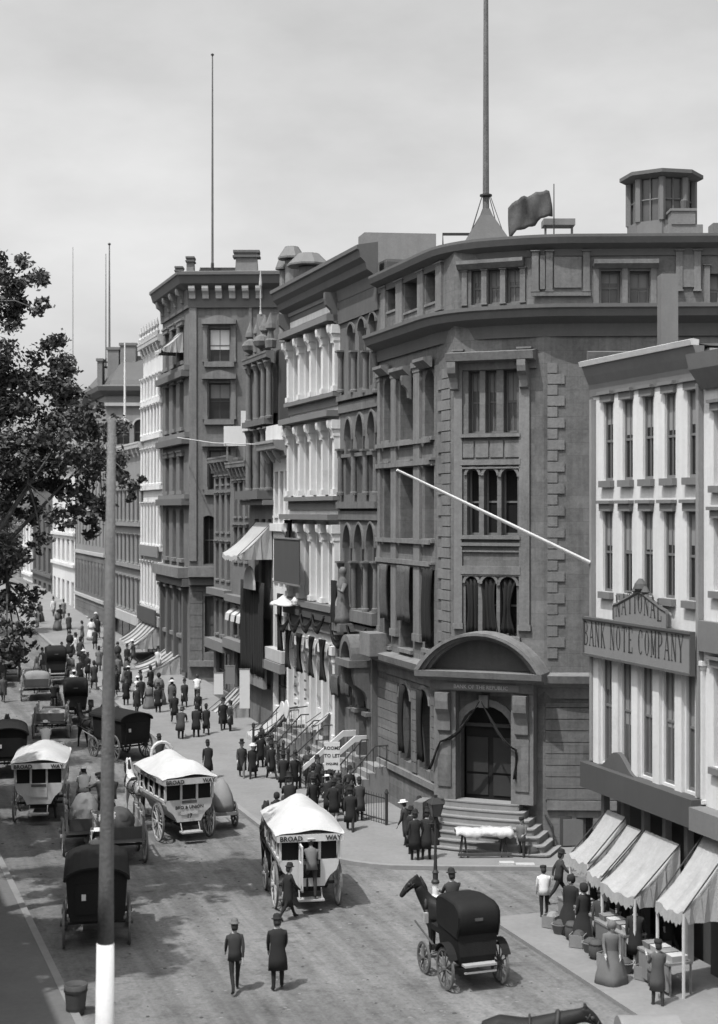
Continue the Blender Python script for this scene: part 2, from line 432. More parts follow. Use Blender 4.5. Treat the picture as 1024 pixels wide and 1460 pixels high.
def quoins(f, u0, u1, z0, z1, step, name='quoins'):
    def fn(b):
        z, k = z0, 0
        while z < z1 - step*.5:
            w = (u1-u0) * (1 if k % 2 else .62); b.box(u1-w, u1, .002, .05, z+.02, z+step-.02); z += step; k += 1
    f.part(name, STONE2, fn)
fl_q = fl.part('quoins', STONE2, lambda b: [b.box(.35, .35+(1.25 if k % 2 else .85), .002, .05, 7.0+k*.4+.02, 7.0+k*.4+.38) for k in range(27)])
# rusticated ground floor courses
def rustic(f, u0, u1, z0, z1, gaps, step=.42):
    def fn(b):
        z = z0
        while z < z1 - .1:
            cuts = [(u0, u1)]
            for ga, gb, gt, gz0 in gaps:
                if gz0 < z+step and z < gt:
                    cuts = [q for a, c in cuts for q in ((a, min(c, ga)), (max(a, gb), c)) if q[1]-q[0] > .05]
            for a, c in cuts: b.box(a, c, .002, .075, z+.03, min(z+step, z1))
            z += step
    return f.part('rusticated_courses', STONE, fn)
rustic(fl, .3, LF, 1.9, 5.3, [(h[0]-.2, h[1]+.2, h[3]+.2, h[2]) for h in flg])
fl.box('string_course', STONE2, .25, LF, .002, .14, 1.6, 1.85)
# --- corner bay
fcw = [hole(fc, a, b, 700, 528, 617) for a, b in ((668, 684), (692, 708), (718, 737))]
fcm = [hole(fc, a, b, 700, 668, 763, 1) for a, b in ((666, 683), (690, 709), (715, 738))]
fcl = [hole(fc, a, b, 700, 822, 906, 1) for a, b in ((664, 682), (688, 708), (713, 737))]
fca = [hole(fc, a, b, 705, 384, 433) for a, b in ((672, 686), (696, 713), (722, 741))]
door = hole(fc, 657, 733, 695, 1006, 1143, 1)
fc.wall('wall', STONE, 0, LC, -.5, ZT, fcw + fcm + fcl + fca + [door], .45)
for h in fcw: fc.window(h, .45, blind=random.choice((.3, .5)), pane=PANEG)
for h in fcm + fcl: fc.window(h, .45, blind=0, mull=0)
for h in fca: fc.window(h, .3, blind=random.choice((.4, .5)), pane=PANEG)
for h in fcm + fcl: fc.arch_trim('arch_moulding', STONE2, h, .1, .07)
for a, b in ((648.5, 660), (741, 756)):
    ua, ub = fc.u(a), fc.u(b); fc.pilaster(STONE2, (ua+ub)/2, abs(ua-ub), 8.0, ZC-.9, .1, cap=.12, base=.2)
def zc(py): return fc.z(700, py)
UL, UR = fc.u(658), fc.u(743)
for py, t, pr in ((621, .12, .16), (659, .2, .12), (667, .06, .1), (766, .14, .16), (776, .12, .12), (786, .06, .08), (813, .3, .12), (820, .07, .09), (910, .16, .18)):
    fc.box('string_course', STONE2, UR, UL, .002, pr, zc(py)-t/2, zc(py)+t/2)
for a, b in ((660, 676), (678.5, 697), (699.5, 718), (720.5, 741)):
    fc.box('panel', STONE2, fc.u(b), fc.u(a), .002, .05, zc(652), zc(628))
# hood over the top windows
fc.profile('hood', STONE2, fc.u(766), fc.u(642), [(.002, zc(527)), (.1, zc(527)), (.14, zc(517)), (.55, zc(515)), (.62, zc(504)), (.002, zc(500))])
for px in (650, 749): fc.bracket(STONE2, fc.u(px), .32, zc(556), zc(516), .48, .1)
# attic surrounds
fc.profile('hood', STONE2, fc.u(748), LC-.15, [(.002, zc(383)), (.12, zc(383)), (.3, zc(376)), (.3, zc(371)), (.002, zc(369))])
for px in (663, 691, 717.5, 746): fc.pilaster(STONE2, fc.u(px), .2, zc(434), zc(384), .08, cap=.05, base=.05)
# portal: pilasters, consoles, entablature, segmental pediment
uc = fc.u(693); HW = 2.42
for sg, a, b in ((1, 629, 653), (-1, 737, 764)):
    u_ = fc.u((a+b)/2)
    fc.box('portal_pier', STONE2, u_-.42, u_+.42, .002, .55, 1.72, 5.75)
    fc.box('portal_panel', STONE, u_-.26, u_+.26, .551, .60, 2.2, 4.1)
    fc.bracket(STONE2, u_, .5, 4.2, 5.7, .42, .552, 'console')
fc.arch_trim('door_arch', STONE2, door, .26, .16)
fc.box('keystone', STONE2, uc-.17, uc+.17, .05, .34, door[3]-.05, door[3]+.42)
fc.box('portal_frieze', STONE2, uc-1.98, uc+1.98, .002, .62, 5.76, 6.12)
fc.profile('portal_cornice', STONE2, uc-HW, uc+HW, [(.002, 6.13), (.7, 6.13), (.78, 6.22), (1.1, 6.3), (1.15, 6.52), (.002, 6.52)])
def arc(r_, dz=0, n=16):
    hw, rise = HW*r_, 1.42*r_; R_ = (hw*hw + rise*rise)/(2*rise); th = math.asin(min(1, hw/R_))
    return [(uc + R_*math.sin(t), 6.53 + R_*math.cos(t) - (R_-rise) + dz) for t in [-th + 2*th*k/n for k in range(n+1)]]
def ped(b):
    for (ro, ri, d1) in ((1.0, .93, 1.15), (.93, .86, .95), (.86, .80, .72)):
        o_, i_ = arc(ro), arc(ri)
        b.loft([[(o[0], .002, o[1]), (o[0], d1, o[1]), (i[0], d1, i[1]), (i[0], .002, i[1])] for o, i in zip(o_, i_)])
fc.part('pediment', STONE2, ped)
fc.part('tympanum', DARKST, lambda b: b.loft([[(u, d, z) for u, z in arc(.805)] for d in (.004, .3)]))
b_ = fc.box('name_tablet', SIGNG, uc-1.45, uc+1.45, .621, .66, 5.80, 6.05)
fc.text('BANK OF THE REPUBLIC', .2, uc, 5.86, .665, INKW, b_, .95)
dr = fc.box('door', DARKIN, door[0]+.05, door[1]-.05, -.62, -.5, door[2], door[3]-.75)  # door and fanlight coloured near-black to stand in for a dark void
def leaf(b):
    for k in (0, 1):
        a = door[0]+.1 + k*(door[1]-door[0])/2; w = (door[1]-door[0])/2-.2
        for z0, z1 in ((.15, .9), (1.0, 2.3)): b.box(a, a+w, -.499, -.46, door[2]+z0, door[2]+z1)
fc.part('door_panels', IRON, leaf, dr)
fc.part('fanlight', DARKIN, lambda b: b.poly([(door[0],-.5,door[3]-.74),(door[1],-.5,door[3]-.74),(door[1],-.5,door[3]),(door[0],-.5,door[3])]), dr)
fc.box('transom', SASHD, door[0]+.02, door[1]-.02, -.49, -.38, door[3]-.85, door[3]-.72, dr)
# entrance steps, slightly bowed
def step(b, k):
    w = 1.42 + .165*k; t = .62 + .21*k; zt = 1.72 - .245*k
    fr = [(uc - .07*k + w*math.sin(a)*1.0, .05 + t*(.80 + .20*math.cos(a))) for a in [(-1 + 2*j/12)*PI/2 for j in range(13)]]
    fr = [(uc - .07*k - w, .0)] + fr + [(uc - .07*k + w, .0)]
    b.loft([[(u, d, zt-.245 if k < 6 else -.2) for u, d in fr], [(u, d, zt-.05) for u, d in fr]])
    fr2 = [(uc + (u-uc)*1.012, d*1.03) for u, d in fr]
    b.loft([[(u, d, zt-.049) for u, d in fr2], [(u, d, zt) for u, d in fr2]])
for k in range(7): fc.part('step', GREYST, lambda b, k=k: step(b, k))
fc.box('step_cheek', STONE2, uc+1.95, uc+2.3, .56, 1.5, -.2, 1.72)
# --- side-street wall
Wp = lambda px: fw_.u(px)
fwa = [hole(fw_, 857, 885, 870, 386, 433), hole(fw_, 898, 927, 912, 386, 433), hole(fw_, 1012, 1040, 1020, 390, 432)]
fwm = [hole(fw_, 858, 878, 890, 530, 617), hole(fw_, 886, 906, 890, 530, 617), hole(fw_, 914, 934, 890, 530, 617)]
fwg = [hole(fw_, 822, 846, 830, 1166, 1204)]
fw_.wall('wall', STONE, 0, LW, -.5, ZT, fwa + fwm + fwg, .35)
for h in fwa: fw_.window(h, .35, blind=.45, pane=PANEG)
for h in fwm: fw_.window(h, .35, blind=.4)
fw_.window(fwg[0], .35, blind=0, sash=SASHD)
zw = lambda py: fw_.z(880, py)
for a in (850, 891, 932, 1008): fw_.pilaster(STONE2, Wp(a), .2, zw(434), zw(378), .08, cap=.05, base=.05)
fw_.profile('hood', STONE2, Wp(938), Wp(846), [(.002, zw(383)), (.1, zw(383)), (.3, zw(377)), (.3, zw(371)), (.002, zw(369))])
for a, b, y0, y1 in ((790, 829, 366, 410), (770, 777, 364, 412), (972, 990, 364, 410)): fw_.box('panel', STONE2, Wp(b), Wp(a), .002, .07, zw(y1), zw(y0))
for a in (763, 783, 836, 968, 994): fw_.pilaster(STONE2, Wp(a), .24, zw(416), zw(357), .11, cap=.06, base=.06)
fw_.box('string_course', STONE2, Wp(842), Wp(758), .002, .13, zw(422), zw(416.5))
fw_.profile('hood', STONE2, Wp(945), Wp(836), [(.002, zw(527)), (.1, zw(527)), (.14, zw(517)), (.55, zw(515)), (.62, zw(504)), (.002, zw(500))])
for px in (850, 938): fw_.bracket(STONE2, Wp(px), .32, zw(556), zw(516), .48, .1)
fw_.part('quoins', STONE2, lambda b: [b.box(Wp(805) + (0 if k % 2 else .26), LW-.12, .002, .05, 7.0+k*.4+.02, 7.0+k*.4+.38) for k in range(27)])
rustic(fw_, 0, LW-.05, 1.85, 5.4, [])
fw_.box('string_course', STONE2, 0, LW-.1, .002, .12, 1.5, 1.84)
# --- mouldings round the corner
sweep('belt_cornice', STONE2, corner, [(.003, 5.55), (.06, 5.55), (.12, 5.95), (.5, 6.15), (.56, 6.42), (.003, 6.5)], bank, P2)
sweep('main_cornice', CORN, corner, [(.003, ZC-.55), (.1, ZC-.55), (.16, ZC-.1), (.62, ZC+.12), (.7, ZC+.36), (.78, ZC+.42), (.78, ZC+.55), (.003, ZC+.62)], bank, P2)
sweep('attic_cornice', CORN, corner, [(.003, ZT-.42), (.06, ZT-.42), (.1, ZT-.18), (.42, ZT-.02), (.5, ZT+.2), (.5, ZT+.3), (.003, ZT+.36)], bank, P2)
b = MB(); pts = [P4, P3, P2, P0]; back = [P0 + Vector((11, 3.4, 0)), P4 + Vector((0, 13, 0))]
rn = [p + (Vector((0, .6, 0)) if i < 2 else Vector((.85, .5, 0)) if i < 4 else Vector()) for i, p in enumerate(pts + back)]
b.loft([[tuple(p - P2 + Vector((0,0,-.5))) for p in rn], [tuple(p - P2 + Vector((0,0,ZT-.1))) for p in rn]]); b.build('core', DARKST, bank)
b = MB(); b.loft([[tuple(p - P2 + Vector((0,0,ZT+.10))) for p in rn], [tuple(p - P2 + Vector((0,0,ZT+.32))) for p in rn]]); b.build('roof', TIN, bank)
# side porch over the cellar entrance on the avenue
u_ = fl.u(524)
fl.box('porch_block', STONE2, fl.u(556), fl.u(541), .15, .9, 6.3, 7.25)

# ---- roof of the bank
RZ = ZT + .33
def on_roof(px, Y): return Vector((pxx(px, Y), Y, RZ))
p = on_roof(693, 57.5); s_ = 57.5/F
sp = empty('flagpole', tuple(p), 0, 'tall pale flagpole rising from a pointed spire on the bank roof', 'flagpole', 'roof flagpoles')
b = MB(); zt = pz(298, 57.5) - RZ
b.loft([[(r*math.cos(PI/4+PI/2*k), r*math.sin(PI/4+PI/2*k), z) for k in range(4)] for r, z in ((1.35, 0), (1.28, .3), (.34, zt*.84), (.2, zt))]); b.build('spire_base', SLATE, sp)
b = MB(); b.tube([(0,0,zt-.1), (0,0,zt+2), (0,0,pz(0, 57.5)-RZ), (0,0,pz(-150, 57.5)-RZ)], [.13, .12, .095, .07], 10); b.build('pole', POLEM, sp)
b = MB(); b.lathe([(.12, zt+.45), (.24, zt+.5), (.24, zt+.56), (.12, zt+.6)]); b.build('collar', IRON, sp)
for k in range(4):
    a = PI/4 + PI/2*k; b = MB(); b.tube([(.2*math.cos(a), .2*math.sin(a), zt+.53), (1.15*math.cos(a), 1.15*math.sin(a), .05)], .016, 5); b.build('guy_rod', IRON, sp)
# flag on its own staff
p = on_roof(790, 57.0)
fs = empty('flag_staff', tuple(p), 0, 'thin bare staff on the bank roof holding a large dark flag', 'flag staff')
b = MB(); b.tube([(0,0,0), (0,0,pz(262, 57)-RZ)], [.03, .02], 6); b.build('staff', IRON, fs)
b = MB(); rows = []
for i in range(13):
    t = i/12; x = -.18 - 1.62*t
    r = []
    for j in range(9):
        q = j/8
        r.append((x + .12*q + .05*math.sin(9*t+3*q), .13*math.sin(9*t + 3.0*q) + .05*math.sin(17*t-4*q), (pz(272, 57)-RZ) - .55*t*t - .05*t - (1.02 + .28*math.sin(t*PI*.9)*0 + .45*t)*q*(1-.15*t) + .06*math.sin(10*t) + .04*math.sin(23*t+q)))
    rows.append(r)
b.loft(rows, caps=False, closed=False); fo = b.build('flag', CRAPEG, None, True)
fo.location = p; sol = fo.modifiers.new('s', 'SOLIDIFY'); sol.thickness = .02
tag(fo, 'large dark flag blowing from a thin staff on the bank roof', 'flag')
# eight-sided lantern
p = on_roof(943, 58.0)
cu_ = empty('roof_cupola', tuple(p), R(12), 'eight-sided glazed wooden cupola standing on the flat bank roof', 'cupola')
zb, ze = pz(322, 58)-RZ, pz(262, 58)-RZ
def octo(r, z): return [(r*math.cos(PI/8+PI/4*k), r*math.sin(PI/8+PI/4*k), z) for k in range(8)]
b = MB(); b.loft([octo(1.32, 0), octo(1.32, zb)]); b.build('base', TRIMM, cu_)
b = MB(); b.loft([octo(1.15, zb+.02), octo(1.15, ze-.01)]); b.build('pane', PANEG, cu_)
for k in range(8):
    a, a2 = PI/8+PI/4*k, PI/8+PI/4*(k+1); q, q2 = Vector((math.cos(a), math.sin(a), 0))*1.24, Vector((math.cos(a2), math.sin(a2), 0))*1.24
    b = MB(); b.tube([q+Vector((0,0,zb)), q+Vector((0,0,ze))], .14, 6); b.build('post', TRIMM, cu_)
    m_ = (q+q2)/2*.985; b = MB(); b.tube([m_+Vector((0,0,zb)), m_+Vector((0,0,ze))], .03, 4); mm = (zb+ze)/2
    b.tube([q*.98+Vector((0,0,mm)), q2*.98+Vector((0,0,mm))], .03, 4); b.build('sash', SASH, cu_)
b = MB(); b.loft([octo(1.3, ze), octo(1.62, ze+.12), octo(1.62, ze+.26), octo(.3, ze+.52)]); b.build('roof', CORN, cu_)
p = on_roof(972, 56.2); ch = empty('roof_chimney', tuple(p), 0, 'squat black chimney stack in front of the glazed cupola', 'chimney', 'chimneys on the roofs')
h_ = pz(322, 56.2)-RZ; b = MB(); b.box(-.62, .75, -.3, .3, 0, h_); b.box(-.45, .45, -.34, .34, h_+.002, h_+.5); b.box(-.5,.5,-.38,.38,h_+.501,h_+.6); b.build('stack', BRICK, ch)
b = MB(); b.lathe([(.13, h_+.601), (.15, h_+.95), (.10, h_+1.0)], (.1, 0), 10); b.build('chimney_pot', DARKST, ch)
p = on_roof(652, 59); tk = empty('roof_skylight', tuple(p), 0, 'low railed roof hatch on the bank roof left of the spire', 'roof hatch')
b = MB(); b.box(-.6, .6, -.5, .5, 0, .42); b.build('curb', TRIMM, tk)
b = MB(); b.tube([(-.6,-.5,.42), (-.6,-.5,.95), (.6,-.5,.95), (.6,-.5,.42)], .035, 5); b.box(-.62,.62,-.54,-.46,.9,1.0); b.build('rail', IRON, tk)
p = on_roof(792, 58.4); tk = empty('roof_shed', tuple(p), 0, 'low weathered shed with a flat board top behind the dark flag', 'roof shed')
b = MB(); b.box(-1.25, 1.3, -.5, .7, 0, .62); b.build('walls', TRIMM, tk)
b = MB(); b.box(-.5, .75, -.3, .5, 1.25, 1.5); b.build('board_top', WOODM, tk)
for x in (-.4, .65): b = MB(); b.box(x-.04, x+.04, -.1, 0, .621, 1.25); b.build('post', WOODM, tk)
p = on_roof(1022, 62); ch = empty('roof_chimney', tuple(p), 0, 'pale broad chimney right of the glazed cupola', 'chimney', 'chimneys on the roofs')
b = MB(); b.box(-.55, 2, -.5, .5, 0, .9); b.build('shoulder', PAINTB, ch); b = MB(); b.box(-.25, 2, -.45, .45, .901, 2.0); b.build('stack', TRIMM, ch)

# ================================================================ BANK NOTE COMPANY (white front) and its neighbour
e1 = Vector((-.335, 1, 0)).normalized()
A1 = Vector((pxx(1003, 39.0), 39.0, 0))
# slide A1 so that the far corner falls at column 846
note = empty('office_building', tuple(A1), math.atan2(e1.y, e1.x), 'white stuccoed three storey front with five tall windows a floor and a curved sign', 'office building', 'buildings along the avenue')
fn_ = Fac(note, A1, e1); LN = fn_.u(846)
nz = lambda py, px=925: fn_.z(px, py)
colsN = [(861, 874.5), (888, 902.5), (917, 932), (948, 963.5), (980.5, 997)]
nh = []
for (a, b) in colsN:
    nh.append(hole(fn_, a, b, 925, 565, 683)); nh.append(hole(fn_, a-1, b-1, 925, 729, 850)); nh.append(hole(fn_, a-1.5, b-1.5, 925, 936, 1108))
ZN = nz(508)
fn_.wall('wall', PAINT, 0, LN, nz(1125), ZN, nh, .13)
for i, h in enumerate(nh):
    if i % 3 < 2: fn_.window(h, .13, blind=.5 if i % 2 else .42, lm=TRIMM, sill=(.15, .2, .07), lintel=(.12, .32, .05), mull=1, pane=PANE)
    else: fn_.window(h, .13, blind=.55 if i % 2 else .5, mull=1, pane=PANEG)
for k in range(6):
    pc = (853.5, 881, 909, 939.5, 971.5, 1001)[k]
    fn_.pilaster(PAINT, fn_.u(pc), .36, nz(1118), nz(928), .1, cap=.22, base=.1)
fn_.profile('cornice', TRIMM, -.05, LN+.1, [(.002, ZN-.9), (.06, ZN-.9), (.1, ZN-.55), (.22, ZN-.3), (.34, ZN+.0), (.002, ZN+.0)])
fn_.profile('gutter', PAINTB, -.05, LN+.15, [(.16, ZN+.004), (.39, ZN+.004), (.43, ZN+.15), (.33, ZN+.18), (.16, ZN+.15)])
for u_ in (.05, LN-.12): fn_.box('downpipe', GREYST, u_-.07, u_+.07, .012, .16, nz(1110), ZN-1.0)
b = fn_.mb(); b.box(.01, LN, -9, -1.0, -.3, ZN-.05); b.box(.01, LN, -1.0, -.2, nz(1125), ZN-.05); b.build('side_wall', PAINTB, note)
b = fn_.mb(); b.loft([[(u, -.2, ZN+.01), (u, .15, ZN+.05), (u, -9, ZN+.5), (u, -9, ZN+.02)] for u in (-.02, LN+.02)]); b.build('roof', TIN, note)
b = MB(); Yq = 46.5; c0_ = Vector((pxx(955, Yq), Yq, 0)) - A1; b.M = Matrix.Rotation(-math.atan2(e1.y, e1.x), 4, 'Z'); b.box(c0_.x-.27, c0_.x+.27, c0_.y, c0_.y+.6, ZN-.3, pz(390, Yq)); b.build('chimney', TRIMM, note)
# shop fascia
zf0, zf1 = nz(1150), nz(1112)
fn_.box('fascia', SIGND, -.1, LN+.05, .002, .42, zf0, zf1)
fn_.box('shop_front', SIGND, .02, LN-.02, -.9, -.8, -.1, zf0)
for pc in (853, 881, 910, 940, 971): 
    fn_.box('shop_post', WOODM, fn_.u(pc)-.09, fn_.u(pc)+.09, -.35, -.15, 0, zf0-.002)
fn_.part('gable_board', TRIMD, lambda b: b.loft([[(u, d, z) for u, z in ([(fn_.u(914) + (fn_.u(862)-fn_.u(914))*t, zf1+.003 + .55*math.sin(PI*t)**2) for t in [k/12 for k in range(13)]])] for d in (.05, .2)]))
# the long signboard
sgn = empty('company_sign', tuple(fn_.A + fn_.e*(LN/2) + Vector((-e1.y, e1.x, 0))*.2 + Vector((0,0,nz(945)))), math.atan2(e1.y, e1.x), 'long grey signboard reading National Bank Note Company across the white front', 'sign')
fs_ = Fac(sgn, fn_.A + fn_.e*(LN/2) + Vector((-e1.y, e1.x, 0))*.2, e1)
hw = LN/2 - .08; hh = nz(893) - nz(945)
fs_.box('board', SIGNG, -hw, hw, 0, .14, 0, hh)
fs_.part('frame', TRIMD, lambda b: [b.box(-hw-.05, hw+.05, .02, .2, hh, hh+.07), b.box(-hw-.05, hw+.05, .02, .2, -.07, 0), b.box(-hw-.05, -hw, .02, .18, 0, hh), b.box(hw, hw+.05, .02, .18, 0, hh)])
uC = fs_.u(918); cw = 1.52; ch_ = nz(857) - nz(893)
crest = [(uC + cw*x, hh + .071 + ch_*y) for x, y in ((-1, 0), (-1, .5), (-.97, .58), (-.8, .66), (-.62, .80), (-.4, .95), (-.18, 1.12), (0, 1.2), (.18, 1.12), (.4, .95), (.62, .80), (.8, .66), (.97, .58), (1, .5), (1, 0))]
fs_.part('crest_board', SIGNG, lambda b: b.loft([[(u, d, z) for u, z in crest] for d in (0, .14)]))
fs_.part('crest_moulding', TRIMD, lambda b: b.tube([(u, .12, z+.04) for u, z in crest], .055, 6))
fs_.part('crest_ornament', TRIMD, lambda b: [b.lathe([(.05, hh+ch_*1.2+.1), (.2, hh+ch_*1.2+.22), (.17, hh+ch_*1.2+.36), (.05, hh+ch_*1.2+.5)], (uC, .1), 10), b.lathe([(.04, hh+ch_*1.2+.05), (.13, hh+ch_*1.2+.14), (.04, hh+ch_*1.2+.3)], (uC+.27, .1), 8), b.lathe([(.04, hh+ch_*1.2+.05), (.13, hh+ch_*1.2+.14), (.04, hh+ch_*1.2+.3)], (uC-.27, .1), 8)])
# condensed roman capitals drawn as strokes: (x0,y0,x1,y1,weight) on a 1 x 1 cell; arcs as (cx,cy,rx,ry,a0,a1,weight)
TK, TN = .25, .11
GL = {'N': [(.15,0,.15,1,TN), (.17,1,.83,0,TK), (.85,0,.85,1,TN)], 'A': [(.08,0,.5,1,TN), (.5,1,.92,0,TK), (.25,.36,.75,.36,TN)],
 'T': [(.5,0,.5,1,TK), (.06,.97,.94,.97,TN), (.06,.8,.06,.98,TN), (.94,.8,.94,.98,TN)], 'I': [(.5,0,.5,1,TK)],
 'O': [('a',.5,.5,.38,.48,0,360)], 'L': [(.25,0,.25,1,TK), (.2,.03,.88,.03,TN), (.88,0,.88,.25,TN)],
 'B': [(.22,0,.22,1,TK), ('a',.45,.74,.36,.24,-90,90), ('a',.45,.26,.42,.26,-90,90), (.2,.97,.45,.97,TN), (.2,.5,.45,.5,TN), (.2,.03,.45,.03,TN)],
 'K': [(.2,0,.2,1,TK), (.25,.42,.85,1,TN), (.42,.58,.88,0,TK)], 'E': [(.24,0,.24,1,TK), (.2,.97,.84,.97,TN), (.2,.03,.86,.03,TN), (.2,.52,.66,.52,TN), (.84,.78,.84,1,TN), (.86,0,.86,.24,TN)],
 'C': [('a',.52,.5,.40,.48,50,310), (.82,.66,.82,.92,TN)], 'M': [(.1,0,.1,1,TN), (.1,1,.5,.1,TK), (.5,.1,.86,1,TN), (.88,0,.88,1,TK)],
 'P': [(.24,0,.24,1,TK), ('a',.46,.72,.40,.26,-90,90), (.2,.97,.46,.97,TN), (.2,.46,.46,.46,TN)], 'Y': [(.1,1,.5,.45,TK), (.5,.45,.9,1,TN), (.5,0,.5,.48,TK)]}
SER = {'N': ((.15,0),(.15,1),(.85,1)), 'A': ((.08,0),(.92,0)), 'T': ((.5,0),), 'I': ((.5,0),(.5,1)), 'L': ((.25,0),(.25,1)), 'B': ((.18,0),(.18,1)), 'K': ((.2,0),(.2,1),(.88,0),(.85,1)),
 'E': ((.2,0),(.2,1)), 'M': ((.1,0),(.88,0),(.1,1),(.88,1)), 'P': ((.24,0),(.2,1)), 'Y': ((.5,0),(.1,1),(.9,1)), 'O': (), 'C': ()}
def roman(f, word, uc, z0, h, w, gap, d, m, parent, lift=None):
    n = len(word); tot = n*w + (n-1)*gap; x = -tot/2; b = f.mb()
    def P(cx, cy, zoff): return (uc - cx, d, z0 + cy*h + zoff)
    for ch in word:
        if ch == ' ': x += w*.75; continue
        wd = w*(.5 if ch == 'I' else 1); zo = lift((x + wd/2)/(tot/2)) if lift else 0
        for g in GL[ch]:
            if g[0] == 'a':
                _, cx, cy, rx, ry, a0, a1 = g; K = 14
                for k in range(K):
                    q = []
                    for t in (a0 + (a1-a0)*k/K, a0 + (a1-a0)*(k+1)/K):
                        c_, s_ = math.cos(R(t)), math.sin(R(t)); th = .05 + .14*abs(c_)**1.5
                        q.append(((cx + (rx+th*.5)*c_, cy + ry*s_), (cx + (rx-th*.9)*c_, cy + (ry-.055)*s_)))
                    b.poly([P(x + q[0][0][0]*wd, q[0][0][1], zo), P(x + q[1][0][0]*wd, q[1][0][1], zo), P(x + q[1][1][0]*wd, q[1][1][1], zo), P(x + q[0][1][0]*wd, q[0][1][1], zo)])
            else:
                x0, y0, x1, y1, t = g
                if abs(y1-y0) < .02: b.poly([P(x+x0*wd, y0-t/2*w/h*1.2, zo), P(x+x1*wd, y0-t/2*w/h*1.2, zo), P(x+x1*wd, y0+t/2*w/h*1.2, zo), P(x+x0*wd, y0+t/2*w/h*1.2, zo)])
                else:
                    t2 = t*w/wd; b.poly([P(x+(x0-t2/2)*wd, y0, zo), P(x+(x0+t2/2)*wd, y0, zo), P(x+(x1+t2/2)*wd, y1, zo), P(x+(x1-t2/2)*wd, y1, zo)])
        for sx, sy in SER[ch]:
            s2 = .16*w/wd; yy = 0 if sy == 0 else .955
            b.poly([P(x+(sx-s2)*wd, yy, zo), P(x+(sx+s2)*wd, yy, zo), P(x+(sx+s2)*wd, yy+.045, zo), P(x+(sx-s2)*wd, yy+.045, zo)])
        x += wd + gap
    return b.build('lettering', m, parent, fix=False)
roman(fs_, 'NATIONAL', uC, hh+.16, .62, .27, .085, .146, INK, sgn, lambda t: .20*(1-t*t))
roman(fs_, 'BANK NOTE COMPANY', 0.04, .24, .74, .285, .075, .146, INK, sgn)
# neighbour, cut by the frame
A0 = Vector((pxx(1003, 39.0), 39.0, 0)) - e1*5.6
nb = empty('shop_building', tuple(A0), math.atan2(e1.y, e1.x), 'pale shop front beyond the downpipe at the right, with dark lintels and a lower cornice', 'shop building', 'buildings along the avenue')
fb = Fac(nb, A0, e1)
nb_h = []
for u_ in (.5, 1.8, 3.1, 4.35):
    nb_h += [(u_, u_+.75, 13.05, 15.0, 0), (u_, u_+.75, 10.3, 12.2, 0), (u_, u_+.75, 5.7, 8.3, 0)]
fb.wall('wall', PAINT, 0, 5.58, 4.6, 16.2, nb_h, .2)
for h in nb_h: fb.window(h, .2, lm=TRIMM, sill=(.14, .18, .06), lintel=(.1, .3, .05), blind=.4)
fb.profile('cornice', TRIMM, 0, 5.5, [(.002, 15.6), (.12, 15.6), (.5, 16.1), (.6, 16.5), (.002, 16.5)])
fb.box('string_course', TRIMM, 0, 5.55, .002, .2, 8.7, 9.5)
fb.box('fascia', TRIMM, 0, 5.5, .002, .5, 4.0, 4.6)
b = fb.mb(); b.box(0, 5.58, -8, -.36, -.3, 16.2); b.build('side_wall', PAINTB, nb)
fb.box('shop_front', SIGND, .02, 5.56, -.3, -.2, -.1, 4.0)
# slanting flagpole over the street
q0 = fn_.A + fn_.e*(LN-.1) + Vector((-e1.y, e1.x, 0))*.18; q0.z = pz(802, q0.y)
q1 = q0 + Vector((-e1.y, e1.x, 0))*5.8; Y1 = q1.y; q1 = Vector((pxx(566, Y1), Y1, pz(670, Y1)))
b = MB(); v = q1 - q0; b.tube([(0,0,0), v*.5, v], [.062, .052, .034], 8)
o = b.build('slanting_pole', WHITEP, None); o.location = q0
tag(o, 'white slanting flagpole jutting from the white front across the bank corner', 'flagpole')
# ================================================================ FRONTS ALONG THE AVENUE
def drape_mesh(b, f, uc, w, z0, z1, d, seed=0, pinch=.5):
    "gathered black cloth hanging down a front"
    rnd = random.Random(seed); ph = rnd.uniform(0, 6); rows = []
    for i in range(9):
        t = i/8; ww = w*(1 - pinch*math.sin(PI*t)) ; r = []
        for j in range(11):
            q = j/10 - .5; r.append((uc + q*ww + .05*math.sin(3*t+ph), d + .07*math.sin(j*1.9+ph) + .05*math.sin(PI*t), z1 + (z0-z1)*t - .12*abs(q)*t))
        rows.append(r)
    b.loft(rows, caps=False, closed=False)
def drape(f, uc, w, z0, z1, d, label, m=None, seed=0, pinch=.5, group='mourning drapes'):
    p = f.A + f.e*uc; n = Vector((-f.e.y, f.e.x, 0)); b = MB()
    b.M = Matrix(((f.e.x,n.x,0,0),(f.e.y,n.y,0,0),(0,0,1,0),(0,0,0,1)))
    drape_mesh(b, f, 0, w, z0-z1, 0, d, seed, pinch)
    o = b.build('mourning_drape', m or CRAPE, None, True); o.location = (p.x, p.y, z1)
    s = o.modifiers.new('t', 'SOLIDIFY'); s.thickness = .03
    return tag(o, label, 'drape', group)

